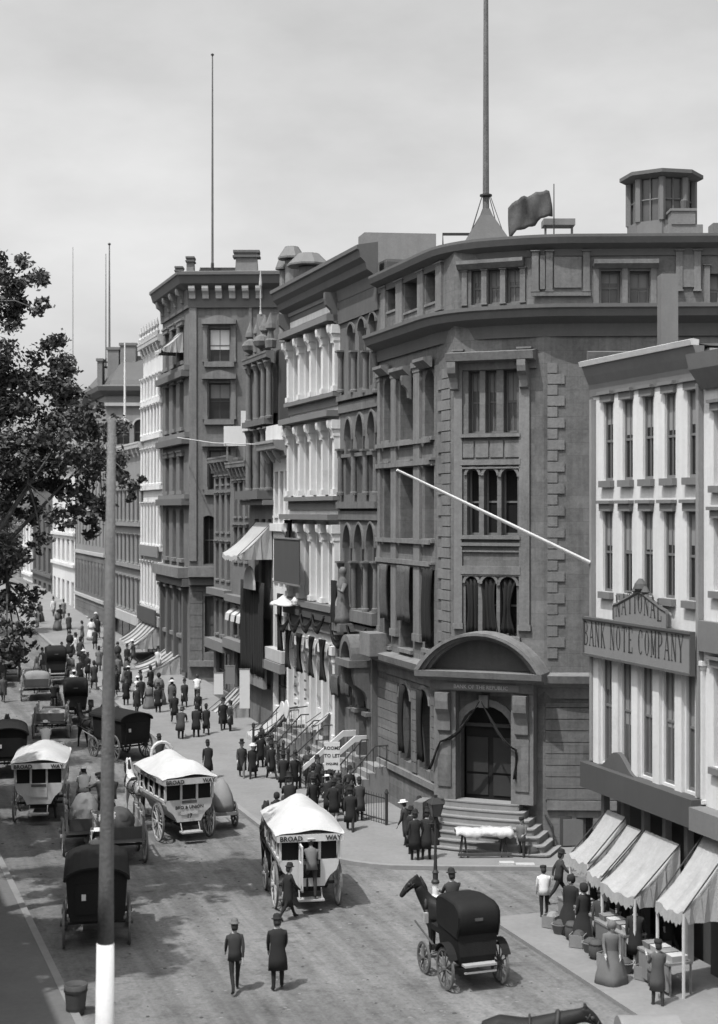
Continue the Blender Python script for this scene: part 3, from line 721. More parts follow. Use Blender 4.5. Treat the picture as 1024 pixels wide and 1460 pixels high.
# ---- narrow tan front with pointed arches (columns 485-541)
f, tan = front('narrow_building', 541, 'narrow tan stone front with rows of pointed arches between white arcade and bank', 'narrow building', 'buildings along the avenue')
L3 = f.u(485); Z3 = 23.0; H = []
for (a, b, yt, yb, kd) in ((497,506,462,556,1), (512,522,454,552,1), (528,537,446,548,1), (493,503,597,705,2), (509,520,590,703,2), (526,537,586,700,2), (491,502,748,865,2), (507,519,747,868,2), (524,536,746,872,2)):
    H.append(hole(f, a, b, (a+b)/2, yt, yb, kd))
Hg = [hole(f, 491, 502, 496, 950, 1010, 2), hole(f, 508, 532, 520, 1000, 1085)]
f.wall('wall', TAN, 0, L3, -.5, Z3, H + Hg, .3)
for h in H: f.window(h, .3, mull=0, blind=random.choice((0, .3))); f.arch_trim('arch_moulding', TAN, h, .1, .09)
for h in Hg: f.window(h, .3, blind=0, sash=SASHD)
for a in (489, 508, 525, 539.5):
    for y0, y1 in ((560, 500), (706, 640), (872, 800)): f.column(TAN, f.u(a), .13, f.z(a, y0), f.z(a, y1), .12)
for y, t, pr in ((563, .25, .2), (578, .4, .1), (648, .16, .14), (720, .3, .22), (735, .4, .1), (878, .5, .35), (895, .3, .2)): f.box('string_course', TAN, 0, L3, .002, pr, f.z(513, y)-t/2, f.z(513, y)+t/2)
for a in (489, 537): f.pilaster(TAN, f.u(a), .5, 0, f.z(513, 905), .3)
f.box('frieze', DARKST, 0, L3, .002, .1, f.z(513, 452), Z3-.95)  # darker stone colour paints in the shadow under the shared cornice
f.mass(DARKST, 0, L3, 12, -.4, Z3+.1)
b = f.mb()
b = MB(); b.M = Matrix.Rotation(-ANG, 4, 'Z'); q0_ = Vector((pxx(511, 68.5), 68.5, 0)) - Vector(tan.location); wq = pxx(622, 68.5) - pxx(511, 68.5)
b.prism([(q0_.x, Z3-3), (q0_.x+wq, Z3-3), (q0_.x+wq, pz(333, 68.5)), (q0_.x+wq*.08, pz(331, 68.5)), (q0_.x, pz(338, 68.5))], 'y', q0_.y, q0_.y+.7); b.build('party_wall', BRICK, tan)
# ornament: draped figure with an eagle on the bracket shelf
s0 = f.A + f.e*f.u(506) + OUT*.55
st = empty('facade_statue', (s0.x, s0.y, f.z(506, 888)), ANG, 'dark draped statue with spread folds on a shelf of the tan front', 'statue')
b = MB(); b.box(-.6, .6, -.54, .35, -.35, -.002); b.build('shelf', TAN, st)
b = MB(); n = 14
def rg(r, z, ox=0, oy=0, sq=1.0, w=.15): return [(ox+r*(1+w*math.sin(5*k*2*PI/n))*math.cos(2*PI*k/n), oy+r*sq*math.sin(2*PI*k/n), z) for k in range(n)]
b.loft([rg(.42, 0), rg(.36, .3), rg(.28, .9, .03), rg(.25, 1.2, .05), rg(.3, 1.6, .05, 0, .8), rg(.33, 1.85, .05, 0, .7), rg(.12, 2.05, .05, 0, 1, .02), rg(.11, 2.12, .06, 0, 1, .02), rg(.17, 2.25, .06, 0, 1, .02), rg(.17, 2.4, .06, 0, 1, .02), rg(.08, 2.52, .06, 0, 1, .02)])
b.tube([(.35,0,1.75), (.6,.15,1.3), (.75,.3,.7), (.8,.3,.2)], [.13,.1,.08,.05], 8); b.tube([(-.25,0,1.75), (-.45,.2,1.4), (-.3,.35,1.55)], [.12,.09,.07], 8)
b.build('figure', TAN, st, True)
b = MB(); drape_mesh(b, None, .5, .7, -.4, 1.9, .28, 5); b.build('bunting', CRAPE, st, True)

# ---- tall white arcaded front (415-485)
f, wht = front('arcade_building', 485, 'tall white marble front with arcaded windows and a heavy overhanging dark cornice', 'arcade building', 'buildings along the avenue')
L4 = f.u(414); Z4 = 23.05; zz = lambda y: f.z(450, y); H = []; Hg = []
cols4 = [(419.5, 431), (435.5, 448), (452, 465), (469, 482)]
for yt, yb, kd in ((474, 566, 0), (602, 706, 0), (744, 856, 0)):
    for a, b in cols4: H.append(hole(f, a, b, 450, yt, yb, kd))
for a, b in cols4: Hg.append(hole(f, a, b, 450, 912, 1008, 1))
f.wall('wall', MARBLE, 0, L4, -.5, Z4, H + Hg, .55)
for i, h in enumerate(H): f.window(h, .55, mull=1, blind=random.choice((0, .2, .35)))
for h in Hg: f.window(h, .55, blind=0, mull=1, sash=SASHD); f.arch_trim('arch_moulding', MARBLE, h, .14, .12)
for pc in (417, 433, 449.5, 466.5, 483):
    for y0, y1 in ((566, 476), (706, 605), (856, 747), (1040, 912)):
        f.pilaster(MARBLE, f.u(pc), .34, zz(y0), zz(y1), .26, cap=.75, base=.25)
        if y0 < 900: f.bracket(MARBLE, f.u(pc), .3, zz(y1)-.9, zz(y1)-.02, .3, .262, 'capital')
for y, t, pr, m in ((570, .2, .36, TRIMM), (579, .42, .12, TRIMM), (596, .28, .66, TRIMM), (711, .2, .36, TRIMM), (720, .45, .12, TRIMM), (737, .26, .62, TRIMM), (862, .3, .5, TRIMM), (873, .5, .42, SIGND), (890, .5, .2, TRIMM), (467, .3, .66, TRIMM)):
    f.box('string_course', m, 0, L4, .002, pr, zz(y)-t/2, zz(y)+t/2)
f.box('frieze', MARBLE, .02, L4-.02, .002, .12, zz(455), zz(412))
f.box('frieze_moulding', TRIMM, .01, L4-.01, .002, .22, zz(438), zz(433))
f.profile('cornice', CORN, -L3+.15, L4+.5, [(.002, Z4-1.0), (.12, Z4-1.0), (.2, Z4-.5), (.5, Z4-.3), (.58, Z4+.0), (.8, Z4+.2), (.86, Z4+.5), (.96, Z4+.55), (.96, Z4+.72), (.002, Z4+.9)])
for u_ in (.15, L4-.2): f.bracket(CORN, u_, .3, Z4-2.0, Z4-.55, .6, .121, 'cornice_bracket')
f.mass(GREYST, 0, L4, 14, -.4, Z4+.3, back=-.6)
for pc, y0, y1, m in ((433, 768, 832, SIGND),):
    sb = empty('sign_board', tuple(f.A + f.e*f.u(430) + OUT*.75 + Vector((0,0,zz(834)))), ANG, 'large square dark board hung across the first floor of the white arcade front', 'board')
    w = abs(f.u(412)-f.u(449))/2; hgt = zz(768)-zz(832)
    b = MB(); b.box(-w, w, 0, .06, 0, hgt); b.build('board', SIGND, sb)
    b = MB(); b.box(-w-.05, w+.05, -.02, .1, hgt+.001, hgt+.08); b.box(-w-.05, w+.05, -.02, .1, -.08, -.001); b.build('batten', TRIMM, sb)
# bundles of cloth and black swags over the ground floor
def bundle(f, pc, py, w, h_, label, m=CLOTHW, seed=1):
    rnd = random.Random(seed); p = f.A + f.e*f.u(pc) + OUT*.75; b = MB(); n = 12; rings = []
    for i in range(7):
        t = i/6; z = h_*t; r = w*(1-t**1.6)*(1+.25*math.sin(6*t+seed))+.02
        rings.append([(r*(1+.22*rnd.uniform(-1,1))*math.cos(2*PI*k/n), .55*r*(1+.22*rnd.uniform(-1,1))*math.sin(2*PI*k/n), z) for k in range(n)])
    b.loft(rings); o = b.build('cloth_bundle', m, None, True); o.location = (p.x, p.y, f.z(pc, py)); o.rotation_euler = (0,0,ANG)
    tag(o, label, 'bundle', 'bundled cloth on the ledges')
bundle(f, 424, 862, .95, .5, 'heap of white cloth on the ledge below the large dark board')
bundle(f, 441, 862, .35, .4, 'small white bundle on the ledge right of the big cloth heap', seed=4)
for k, pc in enumerate((424, 441, 458, 475)): drape(f, f.u(pc), .9, zz(960), zz(905), .5, ('black crape tied at the leftmost capital of the white arcade ground floor', 'black crape tied round the second ground floor capital of the white arcade', 'black crape tied round the third ground floor capital of the white arcade', 'black crape at the last white arcade capital beside the tan front')[k], seed=k, pinch=.75)
drape(f, f.u(418.5), 1.2, zz(800), zz(742), .3, 'dark swag hanging in the arch left above the large square board', seed=9)
# two columns of small signs on the ground-floor piers
for pc, n_ in ((433, 6), (447.5, 5)):
    for k in range(n_):
        y = 945 + k*13; 
        f.box('pier_plaque', TRIMD, f.u(pc)-.16, f.u(pc)+.16, .42, .45, zz(y)-.05, zz(y)+.05)

# ---- low white front (390-414)
f, lw = front('white_building', 414, 'narrow low white front with balcony cornice left of the tall arcade', 'white building', 'buildings along the avenue')
L5 = f.u(389.5); Z5 = f.z(402, 640); zz = lambda y: f.z(402, y); H = []
for yt, yb in ((672, 735), (770, 826), (878, 932)):
    for a, b in ((392, 396.5), (399.5, 404), (407, 411.5)): H.append(hole(f, a, b, 402, yt, yb))
Hg = [hole(f, 391, 411, 402, 955, 1010)]
f.wall('wall', MARBLE, 0, L5, -.3, Z5, H + Hg, .3)
for h in H: f.window(h, .3, mull=1, sill=(.12, .12, .05), lm=MARBLE)
f.window(Hg[0], .3, blind=0, sash=SASHD, mull=2)
cornice(f, GREYST, 0, L5, Z5-.5, Z5+.4, 1.0, 3)
f.box('balustrade', MARBLE, 0, L5, .3, .42, Z5+.41, Z5+1.25)
f.box('string_course', MARBLE, 0, L5, .002, .2, zz(752)-.2, zz(752)+.2)
f.box('fascia', PALEST, -.1, L5, .002, .5, zz(942), zz(925)); f.box('shop_sign', SIGNG, -.1, L5, .3, .6, zz(956), zz(943))
f.mass(GREYST, 0, L5, 12, -.3, Z5+.3)
drape(f, f.u(409), .8, zz(925), zz(845), .35, 'long black drape at the right edge of the low white front', seed=21)

# ---- ornate dark front (357-390)
f, orn = front('ornate_building', 389.5, 'dark ornate front with gable finials above a heavy bay cornice', 'ornate building', 'buildings along the avenue')
L6 = f.u(357); Z6 = f.z(372, 505); zz = lambda y: f.z(372, y); H = []
for a, b in ((363, 369), (373, 378.5), (382, 387)):
    H += [hole(f, a, b, 372, 522, 592, 2), hole(f, a, b, 372, 618, 698), hole(f, a, b, 372, 740, 836)]
Hg = [hole(f, 362, 386, 372, 880, 978)]
f.wall('wall', HOTEL, 0, L6, 0, Z6, H + Hg, .4)
for h in H: f.window(h, .4, mull=0, blind=0)
f.window(Hg[0], .4, blind=0, sash=SASHD, mull=3)
for pc in (359.5, 371, 380.5, 388.5):
    u_ = f.u(pc)
    f.column(HOTEL, u_, .16, zz(600), zz(520), .2); f.column(HOTEL, u_, .18, zz(700), zz(612), .2)
    f.part('finial', HOTEL, lambda b, u_=u_: b.lathe([(.3, Z6+.1), (.34, Z6+.5), (.2, Z6+.6), (.16, Z6+1.0), (.3, Z6+1.15), (.26, Z6+1.4), (.03, Z6+2.0)], (u_, .1), 8))
f.part('gable', HOTEL, lambda b: [b.loft([[(u, d, z) for u, z in ((L6*.5-1.3, Z6), (L6*.5+1.3, Z6), (L6*.5+.9, Z6+.9), (L6*.5+.3, Z6+1.5), (L6*.5, Z6+2.2), (L6*.5-.3, Z6+1.5), (L6*.5-.9, Z6+.9))] for d in (-.2, .25)])])
f.part('scroll', HOTEL, lambda b: [b.lathe([(.05, Z6+.1), (.42, Z6+.3), (.5, Z6+.55), (.36, Z6+.8), (.1, Z6+.95)], (L6*q, .3), 10) for q in (.25, .75)])
f.part('flag_spike', PALEST, lambda b: b.lathe([(.04, Z6+2.1), (.09, Z6+2.2), (.04, Z6+2.4), (.03, Z6+3.6), (.09, Z6+3.8), (.09, Z6+3.9), (.02, Z6+4.6)], (L6*.5, .05), 8))
cornice(f, HOTEL, 0, L6, zz(512)-.5, zz(512)+.2, .5, 4)
f.box('bay_cornice', CORN, 0, L6, .002, .9, zz(712), zz(700)); f.box('bay_cornice', TRIMM, -.1, L6+.1, .002, .6, zz(720), zz(713))
f.box('string_course', CORN, 0, L6, .002, .5, zz(608), zz(600))
f.mass(DARKST, 0, L6, 12, 0, Z6-.1)
f.box('shop_sign', WOODM, 0, L6, .35, .55, zz(975), zz(945))
for k, (pc, w) in enumerate(((363, 1.5), (371, 1.6), (379, 1.7), (386.5, 1.4))):
    drape(f, f.u(pc), w, zz(958), zz(828), .6, ('black mourning drapery hung three storeys down the ornate front, leftmost fall', 'second fall of black drapery on the ornate dark front', 'third fall of black drapery on the ornate dark front', 'rightmost fall of black drapery beside the low white front')[k], seed=31+k, pinch=.15)
def awning(f, pa, pb, yt, yb, proj, label, m=CANVAS, stripes=True, group='awnings over the pavement', side=True, posts=False, val=.28):
    "canvas awning on its own frame: top edge on the wall at yt, outer edge at yb, out by proj"
    pc = (pa+pb)/2; ua, ub = sorted((f.u(pa), f.u(pb))); w = ub-ua; p = f.A + f.e*(ua+ub)/2
    zt, zb_ = f.z(pc, yt), f.z(pc, yb)
    r = empty('awning', (p.x, p.y, zb_ if not posts else gz(p.y)), math.atan2(f.e.y, f.e.x), label, 'awning', group)
    o0 = 0 if not posts else zb_-gz(p.y); h = zt-zb_; b = MB(); n = 14 if stripes else 10; rows = []
    for i in range(7):
        t = i/6; rows.append([(-w/2 + w*k/n*1.0, .05 + proj*t, o0 + h*(1-t)**1.05 - .15*math.sin(PI*t) - (.10*math.sin(PI*k/n)+.04*math.sin(PI*k/n*5+pa))*t**1.5 - .05*math.sin(PI*k/n)*math.sin(PI*t) + (.010 if k%2 else 0)) for k in range(n+1)])
    b.loft(rows, caps=False, closed=False); cloth = b.build('canvas', m, r)
    cloth.modifiers.new('t', 'SOLIDIFY').thickness = .02
    b = MB(); vr = rows[-1]; 
    b.loft([[(x, y+.012, z) for x, y, z in vr], [(x, y+.03, z-val*(1 if i%2 else .72)) for i, (x, y, z) in enumerate(vr)]], caps=False, closed=False)
    v = b.build('valance', m, r); v.modifiers.new('t', 'SOLIDIFY').thickness = .015
    if side:
        for s_ in (-1, 1):
            b = MB(); K = 8; top = [rows[int(round(6*k/K))][0 if s_ < 0 else -1] for k in range(K+1)]
            b.loft([[(x+.03*s_*math.sin(k*2.4), y, z-.005) for k, (x, y, z) in enumerate(top)], [(x+.06*s_*math.sin(k*2.4+1), .05+(y-.05)*(.9), o0 - val*.9) for k, (x, y, z) in enumerate(top)]], caps=False, closed=False)
            c = b.build('side_curtain', m, r); c.modifiers.new('t', 'SOLIDIFY').thickness = .015
    if stripes and stripes != 'plain':
        for k in range(0, n, 3):
            b = MB(); b.loft([[(rows[i][k][0], rows[i][k][1], rows[i][k][2]+.03) for i in range(7)], [(rows[i][k+1][0], rows[i][k+1][1], rows[i][k+1][2]+.03) for i in range(7)]], caps=False, closed=False); b.build('stripe', SIGND, r)
    for x in (-w/2, w/2):
        b = MB(); b.tube([(x, .06, o0+h), (x, .05+proj, o0-.02)], .02, 5); b.build('frame_rod', IRON, r)
        if posts: b = MB(); b.tube([(x*.98, .02+proj, 0), (x*.98, .02+proj, o0-.03)], .045, 6); b.build('post', WOODL, r)
    return r
awning(f, 366, 389, 745, 790, 1.9, 'white scalloped awning above the dark first floor recess of the ornate front', stripes='plain')
sc = empty('roof_sign', tuple(f.A + f.e*f.u(380) + OUT*.9 + Vector((0,0,zz(838)))), ANG, 'half round grey signboard standing on the ledge under the white scalloped awning', 'sign')
b = MB(); b.loft([[(1.1*math.cos(PI*k/14), d, 1.25*math.sin(PI*k/14)) for k in range(15)] for d in (0, .12)]); b.build('board', PALEST, sc)

# ---- two slim grey fronts (305-357) before the hotel
for nm_, pa, pb, ytop, rows_, cols_, lab in (
  ('slim_building', 357, 331, 662, ((688, 736), (752, 800), (868, 908)), ((334, 338.5), (341.5, 346), (349.5, 354)), 'slim grey front with small upper windows beside the ornate front'),
  ('slim_building', 331, 305, 655, ((682, 690), (706, 758), (775, 826), (858, 905)), ((308, 312), (316, 320), (324, 328)), 'slim dark grey front with scalloped cornice next to the hotel')):
    f, rt = front(nm_, pa, lab, 'slim building', 'buildings along the avenue'); pc = (pa+pb)/2
    Lx = f.u(pb); Zx = f.z(pc, ytop); H = [hole(f, a, b, pc, yt, yb) for yt, yb in rows_ for a, b in cols_]
    Hg = [hole(f, cols_[0][0], cols_[-1][1], pc, 930, 985)]
    f.wall('wall', HOTEL, 0, Lx, 0, Zx, H + Hg, .25)
    for h in H: f.window(h, .25, sill=(.1, .12, .08), lintel=(.1, .2, .08), lm=STONE2, mull=0)
    f.window(Hg[0], .25, sash=SASHD, blind=0, mull=3)
    cornice(f, STONE2, 0, Lx, Zx-.5, Zx+.15, .45, 5)
    for y in (rows_[-1][0]-14,): f.box('string_course', TRIMM, 0, Lx, .002, .5, f.z(pc, y)-.2, f.z(pc, y)+.2)
    f.box('fascia', TRIMM, 0, Lx, .002, .6, f.z(pc, 926), f.z(pc, 912))
    f.mass(DARKST, 0, Lx, 10, 0, Zx-.05)
    if pa == 357:
        f.part('window_hood', CLOTHW, lambda b: [b.loft([[(f.u(a)+s_*.45, d, z) for d, z in ((.02, f.z(pc, 868)), (.5, f.z(pc, 876)), (.55, f.z(pc, 886)), (.5, f.z(pc, 878)), (.02, f.z(pc, 872)))] for s_ in (-1, 1)]) for a in (336, 344, 352)])
        rs = empty('roof_sign', tuple(f.A + f.e*f.u(341) + OUT*.2 + Vector((0,0,Zx+.2))), 0, 'small white board with pale lettering propped on the slim front roof', 'sign')
        b = MB(); hz = pz(612, 86)-Zx-.9; b.box(-.7, .7, -.05, .05, .9, .9+hz); b.build('board', SIGNW, rs)
        for x in (-.5, .5): b = MB(); b.box(x-.05, x+.05, -.04, .04, 0, .899); b.build('post', WOODM, rs)
        b = MB(); b.box(.3,.65,-.02,.04,.9+hz+.001,.9+hz+.9); b.build('panel', SIGNW, rs)
awn = awning(f, 306, 330, 1002, 1034, 2.2, 'striped awning sloping low over the pavement beside the hotel corner')
awning(fb if False else Fac(rt, line_pt(331), DIR), 336, 356, 985, 1030, 2.4, 'broad striped awning on poles below the black drapery', posts=False)

# ---- hotel: frontal south wall and west front
C7 = line_pt(270); hot = empty('hotel_building', tuple(C7), 0, 'tall dark stone hotel corner with bracketed cornice and three hooded windows', 'hotel', 'buildings along the avenue')
e7 = Vector((-1, .035, 0)).normalized(); A7 = C7 - e7*8.2
fs7 = Fac(hot, A7, e7, Matrix(((e7.x,-e7.y,0,(A7-C7).x),(e7.y,e7.x,0,(A7-C7).y),(0,0,1,0),(0,0,0,1))))
fw7 = Fac(hot, C7, DIR, Matrix(((DIR.x,OUT.x,0,0),(DIR.y,OUT.y,0,0),(0,0,1,0),(0,0,0,1))))
L7, S7 = fw7.u(232), 8.2; Z7 = fs7.z(310, 405); zz = lambda y: fs7.z(312, y)
hs7 = [hole(fs7, 298, 328, 312, yt, yb) for yt, yb in ((468, 516), (546, 598), (642, 698))] + [hole(fs7, 290, 305, 298, 735, 805, 3)]
hd7 = [hole(fs7, 292, 305, 298, 850, 930)]
fs7.wall('wall', HOTEL, 0, S7, 0, Z7, hs7 + hd7, .35)
for i, h in enumerate(hs7[:3]):
    fs7.window(h, .35, sill=(.25, .35, .3), lm=STONE2, blind=(-.62, .32, .5)[i], mull=1, sash=SASHD if i else SASH)
    ua, ub, za, zb_, _ = h
    fs7.part('window_hood', STONE2, lambda b: b.loft([[(u, d, z) for u, z in [(ua-.45, zb_+.25)] + [(ua-.45+(ub-ua+.9)*t, zb_+.55+.28*math.sin(PI*t)**1.5) for t in [k/10 for k in range(11)]] + [(ub+.45, zb_+.25)]] for d in (.003, .45)]))
    for u_ in (ua-.25, ub+.25): fs7.pilaster(STONE2, u_, .3, za, zb_+.24, .12)
fs7.window(hs7[3], .35, blind=0, sash=SASHD, lintel=None); fs7.window(hd7[0], .35, blind=0, sash=SASHD, pane=PANEG)
fs7.box('corner_strip', STONE2, S7-.5, S7-.02, .003, .12, zz(800), zz(425)); fs7.box('panel_edge', STONE2, fs7.u(357)-.1, fs7.u(357)+.1, .003, .12, zz(620), zz(428))
fs7.box('string_course', STONE2, 0, S7, .003, .7, zz(822), zz(808)); fs7.box('string_course', CORN, 0, S7, .003, .4, zz(834), zz(823))
rustic(fs7, fs7.u(305), S7-.05, zz(945), zz(836), [(hd7[0][0]-.15, hd7[0][1]+.15, hd7[0][3]+.2, hd7[0][2])], .8)
fs7.box('string_course', STONE2, 0, S7, .003, .3, zz(950), zz(942))
hw7 = []
for yt, yb, kd in ((470, 520, 0), (548, 612, 0), (652, 700, 0), (722, 795, 1), (838, 900, 0)):
    for a, b in ((236, 241), (246, 251), (256, 262)): hw7.append(hole(fw7, a, b, 250, yt, yb, kd))
fw7.wall('wall', HOTEL, 0, L7, 0, Z7, hw7, .35)
for h in hw7: fw7.window(h, .35, sill=(.2, .25, .2), lintel=None if h[4] else (.2, .4, .2), lm=STONE2, mull=0)
for y, m in ((533, TRIMM), (540, CORN), (625, TRIMM), (632, CORN), (710, TRIMM), (716, CORN)): fw7.box('string_course', m, 0, L7, .003, .35 if m is TRIMM else .55, fw7.z(250, y)-.22, fw7.z(250, y)+.22)
fw7.box('string_course', STONE2, 0, L7, .003, .8, fw7.z(250, 820), fw7.z(250, 806)); fw7.box('string_course', CORN, 0, L7, .003, .5, fw7.z(250, 832), fw7.z(250, 821))
for a in (234, 243.5, 253.5, 266): fw7.pilaster(DARKST, fw7.u(a), .5, fw7.z(250, 950), fw7.z(250, 834), .3)
path7 = [A7, C7, C7 + DIR*L7]
sweep('main_cornice', CORN, path7, [(.003, Z7-1.6), (.15, Z7-1.6), (.2, Z7-.4), (.75, Z7-.05), (.9, Z7+.45), (1.0, Z7+.5), (1.0, Z7+.7), (.003, Z7+.9)], hot, C7)
for k in range(6): fs7.bracket(PALEST, fs7.u(275 + 19*k), .42, Z7-1.05, Z7-.2, .55, .16, 'cornice_bracket')
for k in range(4): fw7.bracket(STONE2, L7*(k+.5)/4, .42, Z7-1.2, Z7-.2, .55, .16, 'cornice_bracket')
b = MB(); q = [A7 + Vector((0,.4,0)), C7 + Vector((.42,.4,0)), C7 + DIR*L7 + Vector((.42,0,0)), A7 + DIR*L7]
b.loft([[tuple(p - C7) for p in q], [tuple(p - C7 + Vector((0,0,Z7))) for p in q]]); b.build('core', DARKST, hot)
b = MB(); b.loft([[tuple(p - C7 + Vector((0,0,Z7+.05))) for p in q], [tuple(p - C7 + Vector((0,0,Z7+.75))) for p in q]]); b.build('roof', TIN, hot)
aw = awning(fw7, 252, 262, 475, 500, 1.5, 'small white window awning high on the hotel avenue front', stripes='plain', group=None)
for nm_, pc, Yc, w, y0, lab in (('roof_chimney', 352, 101, 1.5, 358, 'broad capped chimney on the hotel roof'), ('roof_chimney', 272, 101, .5, 367, 'slim tapering chimney near the hotel roof corner'), ('roof_chimney', 256, 105, .5, 381, 'short stubby chimney at the far hotel roof edge'), ('roof_hatch', 312, 102, 2.1, 383, 'long low hatch on the hotel roof beside its flagpole')):
    r = empty(nm_, (pxx(pc, Yc), Yc, Z7+.76), 0, lab, nm_.split('_')[1], 'chimneys on the roofs' if 'chim' in nm_ else None); h_ = max(pz(y0, Yc)-Z7-.76, .35)
    b = MB(); b.frus((0,0), w*1.05, .9, 0, (0,0), w*.95, .8, h_*.72); b.build('stack', BRICK if 'chim' in nm_ else TIN, r)
    b = MB(); b.box(-w*.62, w*.62, -.55, .55, h_*.721, h_*.8); b.box(-w*.52, w*.52, -.45, .45, h_*.801, h_*.9); b.box(-w*.6, w*.6, -.52, .52, h_*.901, h_); b.build('cap', CORN, r)
def flagpole(px, Y, z0, ytop, r0, label, m=POLEM, knob=True):
    r = empty('flagpole', (pxx(px, Y), Y, z0), 0, label, 'flagpole', 'roof flagpoles'); h_ = pz(ytop, Y) - z0
    b = MB(); b.tube([(0,0,0), (0,0,h_*.5), (0,0,h_)], [r0, r0*.8, r0*.5], 8); b.build('pole', m, r)
    if knob: b = MB(); b.lathe([(.01, h_), (r0*1.3, h_+r0*.8), (r0*1.3, h_+r0*1.6), (.01, h_+r0*2.4)], n=8); b.build('knob', IRON, r)
    b = MB(); b.lathe([(r0*2.4, 0), (r0*2.4, .12), (r0*1.3, .2), (r0*1.25, .9), (r0*1.01, .95)], n=8); b.build('socket', IRON, r)
    return r
flagpole(303, 101, Z7+.76, 80, .085, 'tall thin dark flagpole on the hotel roof')
for pc, Yc, w, y0, lab in ((404, 78, .3, 367, 'smallest of the three ventilators, on the roof left of the white arcade'), (416, 77, .52, 352, 'tall capped ventilator in the middle of the rooftop trio'), (440, 75, .8, 362, 'broad low capped ventilator next to the white arcade cornice')):
    z0 = 18.5 if pc < 410 else 18.5; r = empty('roof_ventilator', (pxx(pc, Yc)+1.2, Yc+6, 22.0), 0, lab, 'ventilator', 'roof ventilators')
    Yc += 6; r.location.x = pxx(pc, Yc); h_ = pz(y0, Yc) - 22.0
    b = MB(); b.lathe([(w*.75, 0), (w*.7, h_-.75)], n=10); b.build('shaft', BRICK, r)
    b = MB(); b.lathe([(w*1.5, h_-.7), (w*1.5, h_-.6), (w*.8, h_-.05), (w*.75, h_)], n=10); b.build('cap', TIN, r)

# ---- white cast-iron front (205-232)
def simple(name, pr, pl, ytop, rows_, ncol, label, cat, m, cm, ground, pil=True, kd=0, depth=10, glassy=None, cpr=.5):
    f, rt = front(name, pr, label, cat, 'buildings along the avenue'); pc = (pr+pl)/2; Lx = f.u(pl); Zx = f.z(pc, ytop); H = []
    pw = Lx/ncol
    for yt, yb in rows_:
        for k in range(ncol): H.append((pw*(k+.24), pw*(k+.76), f.z(pc, yb), f.z(pc, yt), kd))
    Hg = [(Lx*.06, Lx*.94, f.z(pc, ground[1]), f.z(pc, ground[0]), 0)]
    f.wall('wall', m, 0, Lx, 0, Zx, H + Hg, .3)
    for h in H: f.window(h, .3, mull=0, blind=random.choice((0, .3)), sill=(.1, .12, .05), lm=m)
    f.window(Hg[0], .3, blind=0, sash=SASHD, mull=3)
    cornice(f, cm, 0, Lx, Zx-.5, Zx+.4, cpr, ncol)
    for yt, yb in rows_:
        f.box('string_course', m, 0, Lx, .003, .25, f.z(pc, yb)-.45, f.z(pc, yb)-.13)
        if pil:
            for k in range(ncol+1): f.column(m, max(.14, min(Lx-.14, pw*k)), .12, f.z(pc, yb)-.1, f.z(pc, yt)+.15, .14)
    f.box('fascia', cm, 0, Lx, .003, .4, f.z(pc, ground[0])+.05, f.z(pc, ground[0]-14))
    f.mass(DARKST, 0, Lx, depth, 0, Zx-.05)
    return f, rt
fi, ri = simple('iron_front_building', 232, 204.5, 492, ((538, 568), (580, 618), (640, 690), (718, 776), (802, 862)), 6, 'tall white iron front crowned by cresting left of the hotel', 'iron front building', MARBLE, PALEST, (890, 965), kd=1)
zt_ = fi.z(218, 492)+.42; Li = fi.u(204.5)
for k in range(7): fi.part('cresting', PALEST, lambda b, k=k: b.lathe([(.16, zt_), (.2, zt_+.3), (.08, zt_+.5), (.16, zt_+.75), (.02, zt_+1.3)], (Li*(k+.5)/7, .3), 6))
fi.box('shop_sign', SIGND, 0.2, Li-.2, .45, .55, fi.z(218, 886), fi.z(218, 866))
fi.box('shop_sign', SIGNG, 0.1, Li-.1, .3, .4, fi.z(218, 793), fi.z(218, 778))
awning(fi, 208, 230, 885, 915, 2.0, 'striped shop awning under the white iron front')
awning(fw7, 236, 258, 930, 952, 2.3, 'long striped awning sloping down at the hotel avenue front')
simple('grey_building', 204, 158, 642, ((700, 742), (762, 800), (822, 866)), 8, 'low grey stone front with narrow windows behind the wooden pole', 'grey building', GREYST, PALEST, (885, 940))
# ---- mansard building: frontal south wall + avenue front
C9 = line_pt(150); man = empty('mansard_building', tuple(C9), 0, 'grey block with hipped slate roof, big chimneys and arched windows', 'mansard building', 'buildings along the avenue')
e9 = Vector((-1, 0, 0)); A9 = C9 + Vector((6, 0, 0)); S9 = 6.0
f9 = Fac(man, A9, e9, Matrix(((-1,0,0,6),(0,-1,0,0),(0,0,1,0),(0,0,0,1))))
w9 = Fac(man, C9, DIR, Matrix(((DIR.x,OUT.x,0,0),(DIR.y,OUT.y,0,0),(0,0,1,0),(0,0,0,1)))); L9 = w9.u(108); Z9 = f9.z(175, 556)
h9 = [hole(f9, a, b, 175, yt, yb, k) for a, b in ((166, 185), (191, 208)) for yt, yb, k in ((598, 634, 1), (652, 690, 3))]
f9.wall('wall', GREYST, 0, S9, 0, Z9, h9, .3)
for h in h9: f9.window(h, .3, blind=0); f9.arch_trim('arch_moulding', PALEST, h, .15, .1)
f9.box('string_course', PALEST, 0, S9, .003, .3, f9.z(175, 579), f9.z(175, 574)); f9.box('string_course', PALEST, 0, S9, .003, .3, f9.z(175, 642), f9.z(175, 637))
hw9 = [(L9*(k+.3)/9, L9*(k+.7)/9, z, z+2.6, 0) for k in range(9) for z in (4.5, 9, 13.2, 17.4)]
w9.wall('wall', GREYST, 0, L9, 0, Z9, hw9, .3)
for h in hw9: w9.window(h, .3, blind=0, mull=0)
w9.bands(PALEST, 0, L9, (4, 8.3, 12.5, 16.8), .3, .2)
